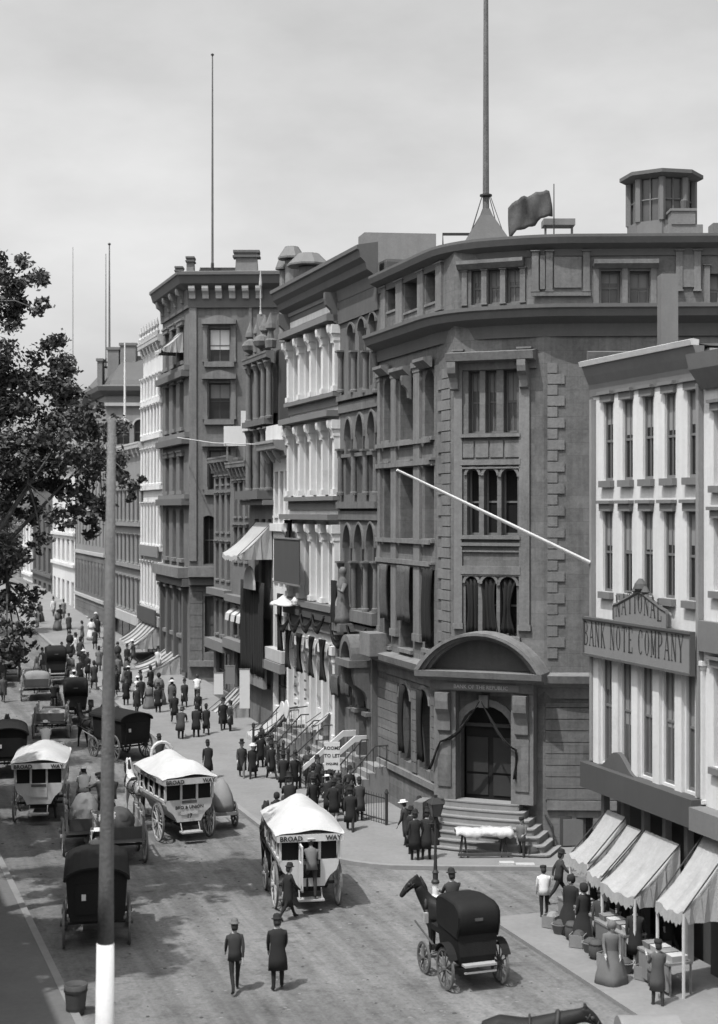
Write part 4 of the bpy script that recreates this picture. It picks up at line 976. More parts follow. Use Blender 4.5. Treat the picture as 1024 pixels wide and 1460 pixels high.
rustic(w9, 0, L9, .3, 8, [(h[0]-.1, h[1]+.1, h[3]+.1, h[2]) for h in hw9 if h[2] < 8.2], .6)
sweep('eaves', CORN, [A9, C9, C9 + DIR*L9], [(.003, Z9-.5), (.2, Z9-.5), (.7, Z9-.1), (.8, Z9+.3), (.003, Z9+.5)], man, C9)
b = MB(); q = [A9 + Vector((3, .4, 0)), C9 + Vector((.42, .4, 0)), C9 + DIR*L9 + Vector((.42,0,0)), A9 + DIR*L9 + Vector((3,0,0))]
b.loft([[tuple(p - C9) for p in q], [tuple(p - C9 + Vector((0,0,Z9))) for p in q]]); b.build('core', DARKST, man)
ce = sum(q, Vector())/4
b = MB(); b.loft([[tuple(p - C9 + Vector((0,0,Z9+.05))) for p in [ce + (p-ce)*1.06 for p in q]], [tuple(ce + (p-ce)*.97 - C9 + Vector((0,0,Z9+1.0))) for p in q], [tuple(ce + (p-ce)*.5 - C9 + Vector((0,0,Z9+3.6))) for p in q]]); b.build('roof', SLATE, man)
for pc, pa, pb, y0, lab in ((163, 156, 172, 496, 'left half of the wide chimney pair on the slate roof'), (184, 173, 195, 490, 'taller wide chimney on the slate roof beside the white iron front'), (144, 141, 148, 512, 'small chimney with pots low on the slate roof')):
    Yc = 138; r = empty('roof_chimney', (pxx(pc, Yc), Yc, Z9+.4), 0, lab, 'chimney', 'chimneys on the roofs'); w = (pb-pa)/2*Yc/F; h_ = pz(y0, Yc)-Z9-.4
    b = MB(); b.box(-w, w, -.7, .7, 0, h_-.25); b.build('stack', BRICK, r); b = MB(); b.box(-w-.1, w+.1, -.8, .8, h_-.249, h_); b.build('cap', TRIMM, r)
flagpole(156, 139, Z9+3, 350, .11, 'right pole of the rigged pair over the slate roof', knob=True)
flagpole(151, 139, Z9+2.5, 362, .06, 'thinner left pole of the rigged pair over the slate roof', knob=False)
flagpole(104, 165, 22, 352, .05, 'very thin far pole rising out of the tree crown', knob=False)
r = flagpole(178, 112, 18.0, 489, .10, 'white painted pole standing before the arched windows', WHITEP, False)
awning(Fac(man, C9, DIR), 108, 150, 880, 906, 6.5, 'wide pale awning over the far pavement above the crowd', stripes=True, group='awnings over the pavement')
# ---- beyond
simple('marble_building', 107, 75, 668, ((736, 757), (768, 800), (826, 866)), 5, 'white front half hidden by foliage beyond the grey mansard block', 'marble building', MARBLE, PALEST, (895, 930), pil=False)
simple('brown_building', 74.5, 47, 690, ((720, 760), (780, 815), (830, 868)), 4, 'dark plain front beyond the half hidden white one', 'brown building', DARKST, CORN, (892, 925), pil=False)
simple('pale_building', 46.5, 33, 735, ((750, 775), (790, 815), (835, 865)), 3, 'small pale front far up the avenue', 'pale building', MARBLE, PALEST, (885, 915), pil=False)
simple('far_building', 32.5, 13, 748, ((770, 795), (810, 840)), 3, 'grey gabled front far up the avenue among the leaves', 'far building', GREYST, GREYST, (880, 910), pil=False)
simple('far_building', 12.5, -30, 740, ((760, 785), (800, 825), (840, 865)), 5, 'farthest pale front closing the avenue at the left', 'far building', MARBLE, PALEST, (885, 910), pil=False)
# rope across the street from the hotel to the low white front
for i, (a, ya, Ya, b_, yb, Yb, lab) in enumerate(((266, 624, 99, 392, 634, 79, 'long thin rope from the hotel corner to the low white front'),)):
    p, q = Vector((pxx(a, Ya), Ya, pz(ya, Ya))) + OUT*.6, Vector((pxx(b_, Yb), Yb, pz(yb, Yb))) + OUT*.8; m_ = (p+q)/2 + Vector((0,0,-.15))
    b = MB(); b.tube([Vector(), m_-p, q-p], .035, 5); o = b.build('rope', PALEST, None); o.location = p; tag(o, lab, 'rope')
# drapes on the bank
for k, h in enumerate(fcl): drape(fc, (h[0]+h[1])/2, (h[1]-h[0])*1.0, h[2]+.1, h[3]-.1, -.05, ('crape looped in the right arched window above the portal', 'crape filling the middle arched window above the portal', 'crape filling the left arched window above the portal')[2-k if False else (0,1,2)[2-k]], seed=50+k, pinch=.6 if k == 2 else .25)
for k, h in enumerate(flw[6:]): drape(fl, (h[0]+h[1])/2-.1, (h[1]-h[0])*1.0, (h[2]+h[3])/2-.5 if k < 2 else h[2]+.3, h[3]+.05, .16, ('grey bunting over the leftmost low window of the bank avenue flank', 'grey bunting over the wide middle window of the bank flank', 'black crape in the window beside the bank quoins')[k], m=(CRAPEG, CRAPEG, CRAPE)[k], seed=60+k, pinch=.05)
for k, h in enumerate(flg): drape(fl, (h[0]+h[1])/2+.15, .55, h[2]+.4, h[3]-.05, .12, ('black crape streamer in the left ground floor arch of the bank flank', 'black crape streamer in the ground floor arch next to the portal')[k], seed=70+k, pinch=.4)
for k, (u0, u1, zt0, zt1, wd) in enumerate(((uc+.05, uc+1.55, 5.4, 3.85, .15), (uc-.05, uc-1.35, 5.4, 3.7, .15))):
    p = fc.A + fc.e*u0; n = Vector((-fc.e.y, fc.e.x, 0)); b = MB(); b.M = Matrix(((fc.e.x,n.x,0,0),(fc.e.y,n.y,0,0),(0,0,1,0),(0,0,0,1)))
    rows = []
    for i in range(13):
        t = min(i/8, 1); t2 = max(0, (i-8)/4); sgn_ = 1 if k == 0 else -1
        x = (u1-u0)*t + sgn_*.45*t2*(1 if k == 0 else -.1); z = (zt1-zt0)*t - .3*math.sin(PI*t) - 1.05*t2
        wv = wd*(.25+.75*math.sin(PI*min(t*.9+.05,1)))*(1 if t2 == 0 else .8+t2*.4)
        rows.append([(x + .1*wv*math.sin(j), .66 + .05*math.sin(j*2+i), z + wv*(j/4-.5) if t2 == 0 else z) if t2 == 0 else (x + wv*1.3*(j/4-.5), .66 + .05*math.sin(j*2+i), z) for j in range(5)])
    b.loft(rows, caps=False, closed=False); o = b.build('mourning_drape', CRAPE, None, True); o.location = (p.x, p.y, zt0); o.modifiers.new('t', 'SOLIDIFY').thickness = .03
    tag(o, ('black crape swag tied to the left jamb of the portal arch', 'black crape swag tied to the right jamb of the portal arch')[k], 'drape', 'mourning drapes')
SKY_MUL, SKY_ADD, EXPO = 2.35, 1.85, 0.0
# ================================================================ GROUND
def dirt():
    m = bpy.data.materials.new('street_dirt'); m.use_nodes = True; N = m.node_tree.nodes; L = m.node_tree.links; b = N['Principled BSDF']
    b.inputs['Roughness'].default_value = .95; b.inputs['Specular IOR Level'].default_value = .15
    tc = N.new('ShaderNodeTexCoord')
    def noise(sc, det, rot=None, ro=.62):
        n = N.new('ShaderNodeTexNoise'); n.inputs['Scale'].default_value = sc; n.inputs['Detail'].default_value = det; n.inputs['Roughness'].default_value = ro
        if rot:
            m0 = N.new('ShaderNodeMapping'); m0.inputs['Rotation'].default_value = (0,0,rot[0]); L.new(tc.outputs['Object'], m0.inputs[0]); mp = N.new('ShaderNodeMapping'); mp.inputs['Scale'].default_value = rot[1]; L.new(m0.outputs[0], mp.inputs[0]); L.new(mp.outputs[0], n.inputs['Vector'])
        else: L.new(tc.outputs['Object'], n.inputs['Vector'])
        return n.outputs['Fac']
    def ramp(f, stops):
        r = N.new('ShaderNodeValToRGB'); r.color_ramp.elements[0].position = stops[0][0]; r.color_ramp.elements[0].color = (stops[0][1],)*3 + (1,)
        r.color_ramp.elements[1].position = stops[1][0]; r.color_ramp.elements[1].color = (stops[1][1],)*3 + (1,)
        L.new(f, r.inputs[0]); return r.outputs[0]
    def mul(a, c):
        n = N.new('ShaderNodeMix'); n.data_type = 'RGBA'; n.blend_type = 'MULTIPLY'; n.inputs[0].default_value = 1; L.new(a, n.inputs[6]); L.new(c, n.inputs[7]); return n.outputs[2]
    c = ramp(noise(.16, 6), ((.3, .125), (.7, .215)))
    c = mul(c, ramp(noise(1.0, 5, (-ANG, (.07, 1.6, 1))), ((.38, .70), (.6, 1.0))))      # wheel tracks along the avenue
    c = mul(c, ramp(noise(.8, 7, None, .75), ((.30, .55), (.46, 1.0))))                   # damp patches and droppings
    c = mul(c, ramp(noise(9, 4, None, .7), ((.25, .72), (.6, 1.05))))
    c = mul(c, ramp(noise(2.6, 8, None, .8), ((.36, .7), (.5, 1.0))))
    L.new(c, b.inputs['Base Color'])
    bp = N.new('ShaderNodeBump'); bp.inputs['Strength'].default_value = .5; bp.inputs['Distance'].default_value = .05; L.new(noise(5, 6), bp.inputs['Height']); L.new(bp.outputs[0], b.inputs['Normal'])
    return m
DIRT = dirt()
ys = [5, 20, 35, 50, 60] + [62+k for k in range(9)] + [75, 90, 110, 140, 190, 260, 600, 2500]
b = MB(); b.loft([[(x, y, gz(y)) for x in (-1500, -30, -10, 0, 10, 30, 1500)] for y in ys], caps=False, closed=False)
g = b.build('ground', DIRT); tag(g, kind='structure')
# roll the dirt of the roadway over everything; pavements stand a kerb above it
def slab(name, inner, outer, h, m):
    "inner and outer are matching plan polylines"
    b = MB(); b.loft([[(p.x, p.y, gz(p.y)-.15), (p.x, p.y, gz(p.y)+h), (q.x, q.y, gz(q.y)+h), (q.x, q.y, gz(q.y)-.15)] for p, q in zip(inner, outer)])
    o = b.build(name, m); tag(o, kind='structure'); return o
KO = 6.1
def onl(Y, off): return Vector((.871 - NS*(Y-63.1), Y, 0)) + OUT*off
ysw = [185, 150, 120, 100, 90, 80, 75, 70, 68, 66, 64, 62, 60, 58.5]
slab('pavement', [onl(Y, .05) - OUT*1 for Y in ysw] , [onl(Y, KO) for Y in ysw], .14, FLAGST)
slab('kerb', [onl(Y, KO+.002) for Y in ysw], [onl(Y, KO+.24) for Y in ysw], .15, GREYST)
qk = [onl(58.5, KO)] + bez(onl(57.2, KO), onl(53.3, KO-.6), Vector((1.2, 51.05, 0)), 7) + [Vector((2.6, 50.95, 0)), Vector((12, 50.7, 0)), Vector((30, 50.5, 0))]
qi = [onl(58.5, -1)] + [onl(57.2 - .25*k, -1) for k in range(8)] + [Vector((5, 55.2, 0)), Vector((12, 54.2, 0)), Vector((30, 54, 0))]
slab('pavement', qi, qk, .14, FLAGST)
slab('kerb', [q + Vector((0,0,0)) for q in qk], [q + (q - i_).normalized()*.24 for q, i_ in zip(qk, qi)], .15, GREYST)
n1 = Vector((-e1.y, e1.x, 0))
sw = [A1 - e1*12, A1, A1 + e1*(LN+.6)]
slab('pavement', [p - n1*.6 for p in sw], [p + n1*3.2 for p in sw], .12, FLAGST)
wk = [Vector((-9.28 - .359*(Y-42.2), Y, 0)) for Y in (20, 36, 42, 50, 60, 66, 72, 90, 120, 185)]
slab('pavement', [p - Vector((14,0,0)) for p in wk], wk, .10, mat('dusty_pavement', .115, .95, .3, .8, 0, .15, .3))
slab('kerb', wk, [p + Vector((.22,0,0)) for p in wk], .11, GREYST)

# ================================================================ TREES
def leaves(b, cs, rnd, size, dens):
    for (c, r) in cs:
        n = int(dens * r * r)
        subs = [(c + Vector((rnd.gauss(0,.5), rnd.gauss(0,.5), rnd.gauss(0,.42)))*r, r*rnd.uniform(.22,.5)) for _ in range(9)]
        for _ in range(n):
            sc_, sr = rnd.choice(subs); d = Vector((rnd.gauss(0,1), rnd.gauss(0,1), rnd.gauss(0,.8)))*.55*sr
            p = sc_ + d; a = Vector((rnd.uniform(-1,1), rnd.uniform(-1,1), rnd.uniform(-1,.4))).normalized(); t = a.cross(Vector((rnd.uniform(-1,1), rnd.uniform(-1,1), rnd.uniform(-1,1)))).normalized()
            s_ = size*rnd.uniform(.6,1.3); i = len(b.v)
            b.v += [p - a*s_, p + t*s_*.5, p + a*s_, p - t*s_*.5]; b.f.append((i, i+1, i+2, i+3)); b.mi.append(0 if rnd.random() < .75 else 1)
def tree(base, forks, cs, size, dens, label, seed, r0=.3):
    rnd = random.Random(seed); t = empty('street_tree', tuple(base), rnd.uniform(0,.1)*0, label, 'tree', 'churchyard trees')
    b = MB(); top = Vector(forks[0]) - base
    b.tube([(0,0,-.1), (.05,.03,top.z*.4), tuple(top)], [r0*1.25, r0, r0*.75], 10)
    tr = b.build('trunk', BARK, t, True)
    for f_ in forks[1:]:
        b = MB(); v = Vector(f_) - base; m1 = top.lerp(v, .5) + Vector((rnd.uniform(-.3,.3), rnd.uniform(-.3,.3), .35))
        b.tube([tuple(top - Vector((0,0,.25))), tuple(m1), tuple(v)], [r0*.42, r0*.2, r0*.05], 7); b.build('limb', BARK, tr, True)
    b = MB()
    for c, r in cs:
        v = min((Vector(x) for x in forks), key=lambda x: (x-c).length); b.tube([tuple(v-base), tuple((v.lerp(c,.6)+Vector((0,0,.15))) - base), tuple(c-base)], [r0*.12, r0*.07, .01], 5)
    b.build('twigs', BARK, tr)
    b = MB(); leaves(b, [(c - base, r) for c, r in cs], rnd, size, dens); b.build('crown', [LEAF, LEAFB], t, fix=False)
    return t
def cl(px, py, r, Y, j=0): return (Vector((pxx(px, Y), Y, pz(py, Y))), r*Y/F)
YA = 44.0; rnd = random.Random(3)
csA = [(8,795,24),(36,790,16),(60,770,14),(16,850,22),(48,850,13),(10,930,18),(86,740,18),(55,735,22),(38,872,13),(10,900,22),(34,915,18),(22,938,14),(8,385,34),(35,402,28),(20,440,32),(50,440,16),(18,525,40),(58,520,40),(86,545,32),(25,585,52),(75,590,46),(115,600,32),(142,612,24),(38,645,52),(92,650,44),(135,655,30),(168,672,22),(190,692,16),(24,690,34),(76,688,28),(120,710,26),(128,748,18),(146,722,20),(8,730,22),(10,860,18),(-50,560,60),(-170,640,60),(-180,560,50),(-140,480,50),(-90,500,50),(-210,700,50),(-150,760,50),(-80,780,40),(-60,660,60),(-110,600,60),(-40,420,40),(-110,700,50),(-30,800,40)]
tree(Vector((-13.2, 43, .1)), [(-12.9, 43.2, 8.2), cl(-20,430,0,YA)[0], cl(30,560,0,YA)[0], cl(90,620,0,YA)[0], cl(140,640,0,44.5)[0], cl(40,690,0,43.5)[0], cl(10,830,0,44)[0], cl(-80,620,0,43)[0]],
     [cl(x, y, r, YA + rnd.uniform(-1.4,1.4)) for x, y, r in csA], .092, 1900, 'big dark leafy tree overhanging the street at the left edge', 5, .34)
def far_tree(bx, by, cx, cz, r, label, seed, n=16):
    rr = random.Random(seed); c = Vector((cx, by, cz)); fk = [(bx, by, cz-r*.9)] + [tuple(c + Vector((rr.uniform(-.6,.6)*r, rr.uniform(-.6,.6)*r, rr.uniform(-.2,.6)*r))) for _ in range(6)]
    cs = [(c + Vector((rr.uniform(-.8,.8)*r, rr.uniform(-.8,.8)*r, rr.uniform(-.7,.75)*r)), r*rr.uniform(.24,.42)) for _ in range(n)]
    return tree(Vector((bx, by, .1 + gz(by))), fk, cs, .13, 1300, label, seed, .28)
far_tree(-20.5, 60, -19.0, 12.5, 3.6, 'leafy tree farther along the far kerb, mostly past the frame edge', 11)
far_tree(-23.5, 72, -21.2, 13.0, 4.2, 'second leafy tree up the avenue behind the big dark one', 12, 20)
far_tree(-16.5, 36, -12.9, 14.2, 3.0, 'near churchyard tree outside the frame whose shade falls on the kerb', 15, 26)
far_tree(-18.5, 51, -16.6, 13.4, 3.2, 'churchyard tree between the near two, its shade lying across the carriages', 16, 26)
far_tree(-33, 98, -27.5, 11.0, 3.8, 'small far tree low at the left beyond the carriages', 13)
far_tree(-42, 128, -35, 11.5, 4.5, 'farthest street tree before the pale avenue fronts', 14)

# ================================================================ SUN AND SKY
SD = Vector((.34, .37, -1.0)).normalized()
sun = bpy.data.lights.new('sun', 'SUN'); sun.energy = 4.4; sun.angle = R(.53); sun.color = (1, .995, .988)
so = bpy.data.objects.new('sun', sun); COL.objects.link(so); so.rotation_euler = SD.to_track_quat('-Z', 'Y').to_euler(); so.location = (-20, -20, 60)
w = bpy.data.worlds.new('World'); scene.world = w; w.use_nodes = True; N = w.node_tree.nodes; L = w.node_tree.links; N.clear()
sky = N.new('ShaderNodeTexSky'); sky.sky_type = 'NISHITA'; sky.sun_disc = False; sky.sun_elevation = math.asin(-SD.z); sky.sun_rotation = math.atan2(-SD.x, -SD.y) % (2*PI)
sky.dust_density = 5.0; sky.ozone_density = 1.0; sky.air_density = 1.0
bw = N.new('ShaderNodeRGBToBW'); L.new(sky.outputs[0], bw.inputs[0])
# an even, slightly mottled white overcast veil, as an early plate shows the sky
tc = N.new('ShaderNodeTexCoord'); mp = N.new('ShaderNodeMapping'); mp.inputs['Scale'].default_value = (2.2, 2.2, 5.0); L.new(tc.outputs['Generated'], mp.inputs[0])
nz_ = N.new('ShaderNodeTexNoise'); nz_.inputs['Scale'].default_value = 2.6; nz_.inputs['Detail'].default_value = 6; nz_.inputs['Roughness'].default_value = .55; L.new(mp.outputs[0], nz_.inputs['Vector'])
rp = N.new('ShaderNodeMapRange'); rp.inputs['From Min'].default_value = .3; rp.inputs['From Max'].default_value = .7; rp.inputs['To Min'].default_value = .86; rp.inputs['To Max'].default_value = 1.08; L.new(nz_.outputs['Fac'], rp.inputs['Value'])
ad = N.new('ShaderNodeMath'); ad.operation = 'MULTIPLY_ADD'; L.new(bw.outputs[0], ad.inputs[0]); ad.inputs[1].default_value = SKY_MUL; ad.inputs[2].default_value = SKY_ADD
mu = N.new('ShaderNodeMath'); mu.operation = 'MULTIPLY'; L.new(ad.outputs[0], mu.inputs[0]); L.new(rp.outputs[0], mu.inputs[1])
bg = N.new('ShaderNodeBackground'); bg.inputs['Strength'].default_value = .10; L.new(mu.outputs[0], bg.inputs['Color'])
out = N.new('ShaderNodeOutputWorld'); L.new(bg.outputs[0], out.inputs[0])
vs = scene.view_settings; scene.display_settings.display_device = 'sRGB'; vs.view_transform = 'Standard'; vs.look = 'None'; vs.exposure = EXPO; vs.gamma = 1; vs.use_curve_mapping = False
scene.cycles.max_bounces = 6; scene.cycles.use_denoising = True
# ================================================================ PEOPLE
def pose_mesh(name, lean=0, hl=0, kl=0, hr=0, kr=0, sl=0, el=12, sr=0, er=12, abd=.05, turn=0, heads=0):
    S = lambda a: math.sin(R(a)); Co = lambda a: math.cos(R(a))
    V, E, RR, TG = [], [], [], []
    def add(p, r, t, par=None):
        V.append(Vector(p)); RR.append(r if isinstance(r, tuple) else (r, r)); TG.append(t)
        if par is not None: E.append((par, len(V)-1))
        return len(V)-1
    def up(y, z, x=0):          # torso point with lean about the hips
        return (x, y*Co(lean) + (z-.95)*S(lean), .95 + (z-.95)*Co(lean) - y*S(lean))
    pel = add((0,0,.95), (.155,.115), 2)
    spn = add(up(.0,1.15), (.14,.105), 1, pel); che = add(up(-.01,1.36), (.17,.115), 1, spn); nb = add(up(-.02,1.47), (.075,.065), 1, che)
    nk = add(up(-.005,1.535), (.055,.055), 0, nb); jaw = add(up(.03,1.60), (.066,.072), 0, nk); hd = add(up(.01,1.68), (.080,.098), 0, jaw); add(up(.0,1.755), (.05,.06), 0, hd)
    add(up(.105,1.655), .016, 0, hd); add(up(.09,1.592), .026, 0, jaw)
    for x in (-.083, .083): add(up(0,1.66,x), .018, 0, hd)
    for s, h, k in ((-1, hl, kl), (1, hr, kr)):
        hip = add((s*.095, 0, .90), .098, 2, pel); kn = Vector((s*.10, .43*S(h), .90-.43*Co(h))); a = add(kn*1, .062, 2, hip)
        mid = kn + Vector((0, .15*S(h-k)-.02*Co(h-k), -.15*Co(h-k))); m_ = add(mid, .058, 2, a)
        an = kn + Vector((0, .41*S(h-k), -.41*Co(h-k))); c = add(an, .042, 2, m_)
        t_ = h-k; he = add(an + Vector((s*.01, -.03*Co(t_), -.045)), .04, 3, c); add(an + Vector((s*.03, .16*Co(t_), -.055 + .16*S(t_)*.5)), .034, 3, c)
    for s, sh, e in ((-1, sl, el), (1, sr, er)):
        shp = Vector(up(-.01, 1.40, s*.185)); a = add(shp, .062, 1, che)
        elb = shp + Vector((s*.29*abd*1.6, .28*S(sh+lean*.3), -.28*Co(sh+lean*.3))); b_ = add(elb, .047, 1, a)
        d = sh + e; wr = elb + Vector((-s*.02, .25*S(d), -.25*Co(d))); w_ = add(wr, .032, 1, b_)
        pd = Vector((0, S(d), -Co(d))); pa = wr + pd*.085; p_ = add(pa, (.034,.022), 0, w_)
        for j, ln in enumerate((.062, .072, .068, .052)):
            q = pa + pd*.02 + Vector((0, .027-.018*j, 0)).cross(Vector((0,0,0))) + Vector((s*.004, (.026-.017*j)*abs(Co(d)), (.026-.017*j)*S(d)))
            f1 = add(q + pd*ln*.55 + Vector((-s*.008,0,0)), .0085, 0, p_); add(q + pd*ln + Vector((-s*.024,0,0)), .0075, 0, f1)
        th = wr + pd*.04 + Vector((-s*.02, .03*abs(Co(d))+.01, .02*S(d))); t1 = add(th, .012, 0, w_); add(th + pd*.04 + Vector((-s*.012,.008,0)), .009, 0, t1)
    zmin = min(v.z - r[0] for v, r in zip(V, RR)); V = [v - Vector((0,0,zmin)) for v in V]
    me = bpy.data.meshes.new('t'); me.from_pydata(V, E, []); o = bpy.data.objects.new('t', me); COL.objects.link(o)
    sk = o.modifiers.new('k', 'SKIN'); sk.use_smooth_shade = True
    for i, r in enumerate(RR): me.skin_vertices[0].data[i].radius = r
    me.skin_vertices[0].data[0].use_root = True
    ss = o.modifiers.new('s', 'SUBSURF'); ss.levels = 1
    bpy.context.view_layer.update()
    out = bpy.data.meshes.new_from_object(o.evaluated_get(bpy.context.evaluated_depsgraph_get())); out.name = name
    bpy.data.objects.remove(o); out.materials.clear()
    for m in (SKIN, COAT1, COAT2, SHOE): out.materials.append(m)
    segs = [(V[a], V[b], TG[b]) for a, b in E]
    for p in out.polygons:
        c = p.center; best = (9, 0)
        for a, b, t in segs:
            ab = b-a; q = a + ab*max(0, min(1, (c-a).dot(ab)/max(ab.length_squared, 1e-9))); d_ = (c-q).length
            if d_ < best[0]: best = (d_, t)
        p.material_index = best[1]
    return out, zmin
POSES = {}
for k, kw in {'stand': dict(sl=4, sr=-3, hl=3, hr=-3), 'walk': dict(lean=4, hl=24, kl=6, hr=-20, kr=14, sl=-22, el=20, sr=24, er=24), 'step': dict(lean=5, hl=-16, kl=22, hr=20, kr=5, sl=20, el=26, sr=-20, er=12),
              'stride': dict(lean=7, hl=33, kl=4, hr=-28, kr=12, sl=-30, el=20, sr=30, er=30, abd=.18), 'reach': dict(lean=14, sl=55, el=25, sr=50, er=30, hl=8, hr=-8), 'bend': dict(lean=38, sl=40, el=20, sr=30, er=20, hl=6, kl=8, hr=-6, kr=4),
              'sit': dict(lean=6, hl=82, kl=76, hr=82, kr=76, sl=35, el=50, sr=35, er=50), 'carry': dict(lean=-3, sl=30, el=95, sr=25, er=100, hl=6, hr=-6), 'talk': dict(sl=15, el=70, sr=-4, er=10, hl=4, hr=-5, lean=2), 'hip': dict(sl=-18, el=60, sr=6, er=8, abd=.2, hl=10, kl=14, hr=-2), 'slouch': dict(lean=9, sl=8, sr=12, el=20, er=30, hl=-4, hr=6, kl=3), 'climb': dict(lean=16, hl=48, kl=56, hr=-6, kr=4, sl=50, el=30, sr=20, er=40)}.items():
    POSES[k] = (pose_mesh('person_'+k, **kw), kw.get('lean', 0))
def loftmesh(name, rings, m):
    b = MB(); b.loft(rings); me_o = b.build(name, m, None, True); me = me_o.data; bpy.data.objects.remove(me_o); return me
def el(rx, ry, z, n=12, y0=0, fold=0): return [(rx*(1+fold*math.cos(4*2*PI*k/n))*math.cos(2*PI*k/n), y0 + ry*(1+fold*math.cos(4*2*PI*k/n))*math.sin(2*PI*k/n), z) for k in range(n)]
COATM = loftmesh('coat', [el(.21,.16,.48,16,0,.08), el(.205,.16,.75,16,0,.05), el(.175,.135,.98,16), el(.165,.13,1.12,16), el(.195,.145,1.32,16), el(.17,.11,1.44,16), el(.08,.075,1.49,16)], COAT1)
JACKM = loftmesh('jacket', [el(.185,.15,.82,16,0,.05), el(.17,.135,1.02,16), el(.168,.13,1.15,16), el(.195,.14,1.33,16), el(.17,.11,1.44,16), el(.08,.075,1.49,16)], COAT1)
DRESM = loftmesh('dress', [el(.40,.38,.03,20,0,.10), el(.37,.35,.35,20,0,.09), el(.28,.25,.75,20,0,.06), el(.16,.13,1.05,20), el(.17,.135,1.2,20), el(.19,.13,1.34,20), el(.15,.10,1.44,20), el(.07,.065,1.49,20)], COAT1)
SHAWM = loftmesh('shawl', [el(.25,.22,.92,16,-.02,.10), el(.235,.19,1.12,16,0,.06), el(.21,.15,1.36,16), el(.10,.09,1.5,16)], COAT1)
def head_at(o): return 1.0
HATS = {'top': loftmesh('hat', [el(.15,.17,1.725), el(.15,.17,1.74), el(.092,.108,1.745), el(.09,.106,1.87), el(.098,.114,1.90), el(.02,.02,1.902)], COAT1),
        'bowler': loftmesh('hat', [el(.135,.15,1.72), el(.135,.15,1.735), el(.095,.112,1.74), el(.094,.11,1.80), el(.07,.08,1.85), el(.01,.01,1.865)], COAT1),
        'straw': loftmesh('hat', [el(.19,.20,1.715), el(.19,.20,1.73), el(.1,.115,1.735), el(.095,.11,1.81), el(.02,.02,1.815)], STRAW),
        'cap': loftmesh('hat', [el(.095,.13,1.70,12,.02), el(.115,.125,1.75), el(.1,.115,1.80), el(.02,.02,1.815)], COAT1),
        'bonnet': loftmesh('bonnet', [el(.085,.10,1.56,12,-.03), el(.115,.13,1.62,12,-.03), el(.12,.135,1.70,12,-.02), el(.1,.12,1.78,12,-.02), el(.03,.03,1.82,12,-.03)], COAT1)}
HAIRM = loftmesh('hair', [el(.075,.05,1.56,12,-.055), el(.09,.075,1.63,12,-.045), el(.093,.1,1.71,12,-.02), el(.075,.085,1.77,12,-.01), el(.02,.02,1.80,12,-.01)], HAIR)
OUT_ = {'black': (COAT1, COAT1), 'charcoal': (COAT2, COAT1), 'grey': (COAT3, COAT2), 'drab': (COAT5, COAT2), 'paleleg': (COAT1, COAT4), 'shirt': (SHIRT, COAT1), 'linen': (COAT4, COAT2), 'greyleg': (COAT2, COAT3)}
RP = random.Random(99)
def person(px, py, face, pose, hat, outfit, label, cl_='coat', h=1.0, loc=None, group='people in the street', hm=None, dm=None):
    if pose == 'stand' and outfit != 'x': pose = RP.choice(('stand', 'talk', 'hip', 'slouch'))
    (me, dz), lean = POSES[pose]; up_, tr_ = OUT_[outfit]
    o = bpy.data.objects.new('person', me); COL.objects.link(o)
    if loc is None and 940 < py < 1200: px += RP.uniform(-6, 6); py += RP.uniform(-6, 6)
    p = loc if loc is not None else at(px, py) + Vector((0,0,.0))
    o.location = p; o.rotation_euler = (0, 0, R(face + RP.uniform(-9, 9))); g_ = h*RP.uniform(.95, 1.04); o.scale = (g_*RP.uniform(.94, 1.10), g_, g_)
    tag(o, label, 'person', group)
    for i, m in enumerate((SKIN, up_, tr_, SHOE)): o.material_slots[i].link = 'OBJECT'; o.material_slots[i].material = m
    hip = Vector((0, 0, .95 - dz))
    def child(nm, me_, m):
        c = bpy.data.objects.new(nm, me_); COL.objects.link(c); c.parent = o
        c.matrix_local = Matrix.Translation(hip) @ Matrix.Rotation(R(-lean), 4, 'X') @ Matrix.Translation((0,0,-.95))
        c.material_slots[0].link = 'OBJECT'; c.material_slots[0].material = m; return c
    if cl_ == 'coat' and pose != 'sit': child('coat', COATM, up_)
    elif cl_ in ('jacket', 'coat'): child('jacket', JACKM, up_)
    elif cl_ == 'dress':
        c = child('dress', DRESM, dm or up_); c.matrix_local = Matrix.Translation((0,0,.0)); child('shawl', SHAWM, up_) if py < 1300 else child('jacket', JACKM, up_)
    child('hair', HAIRM, HAIR)
    if hat: child('bonnet' if hat == 'bonnet' else 'hat', HATS[hat], hm or (STRAW if hat == 'straw' else COAT1))
    return o

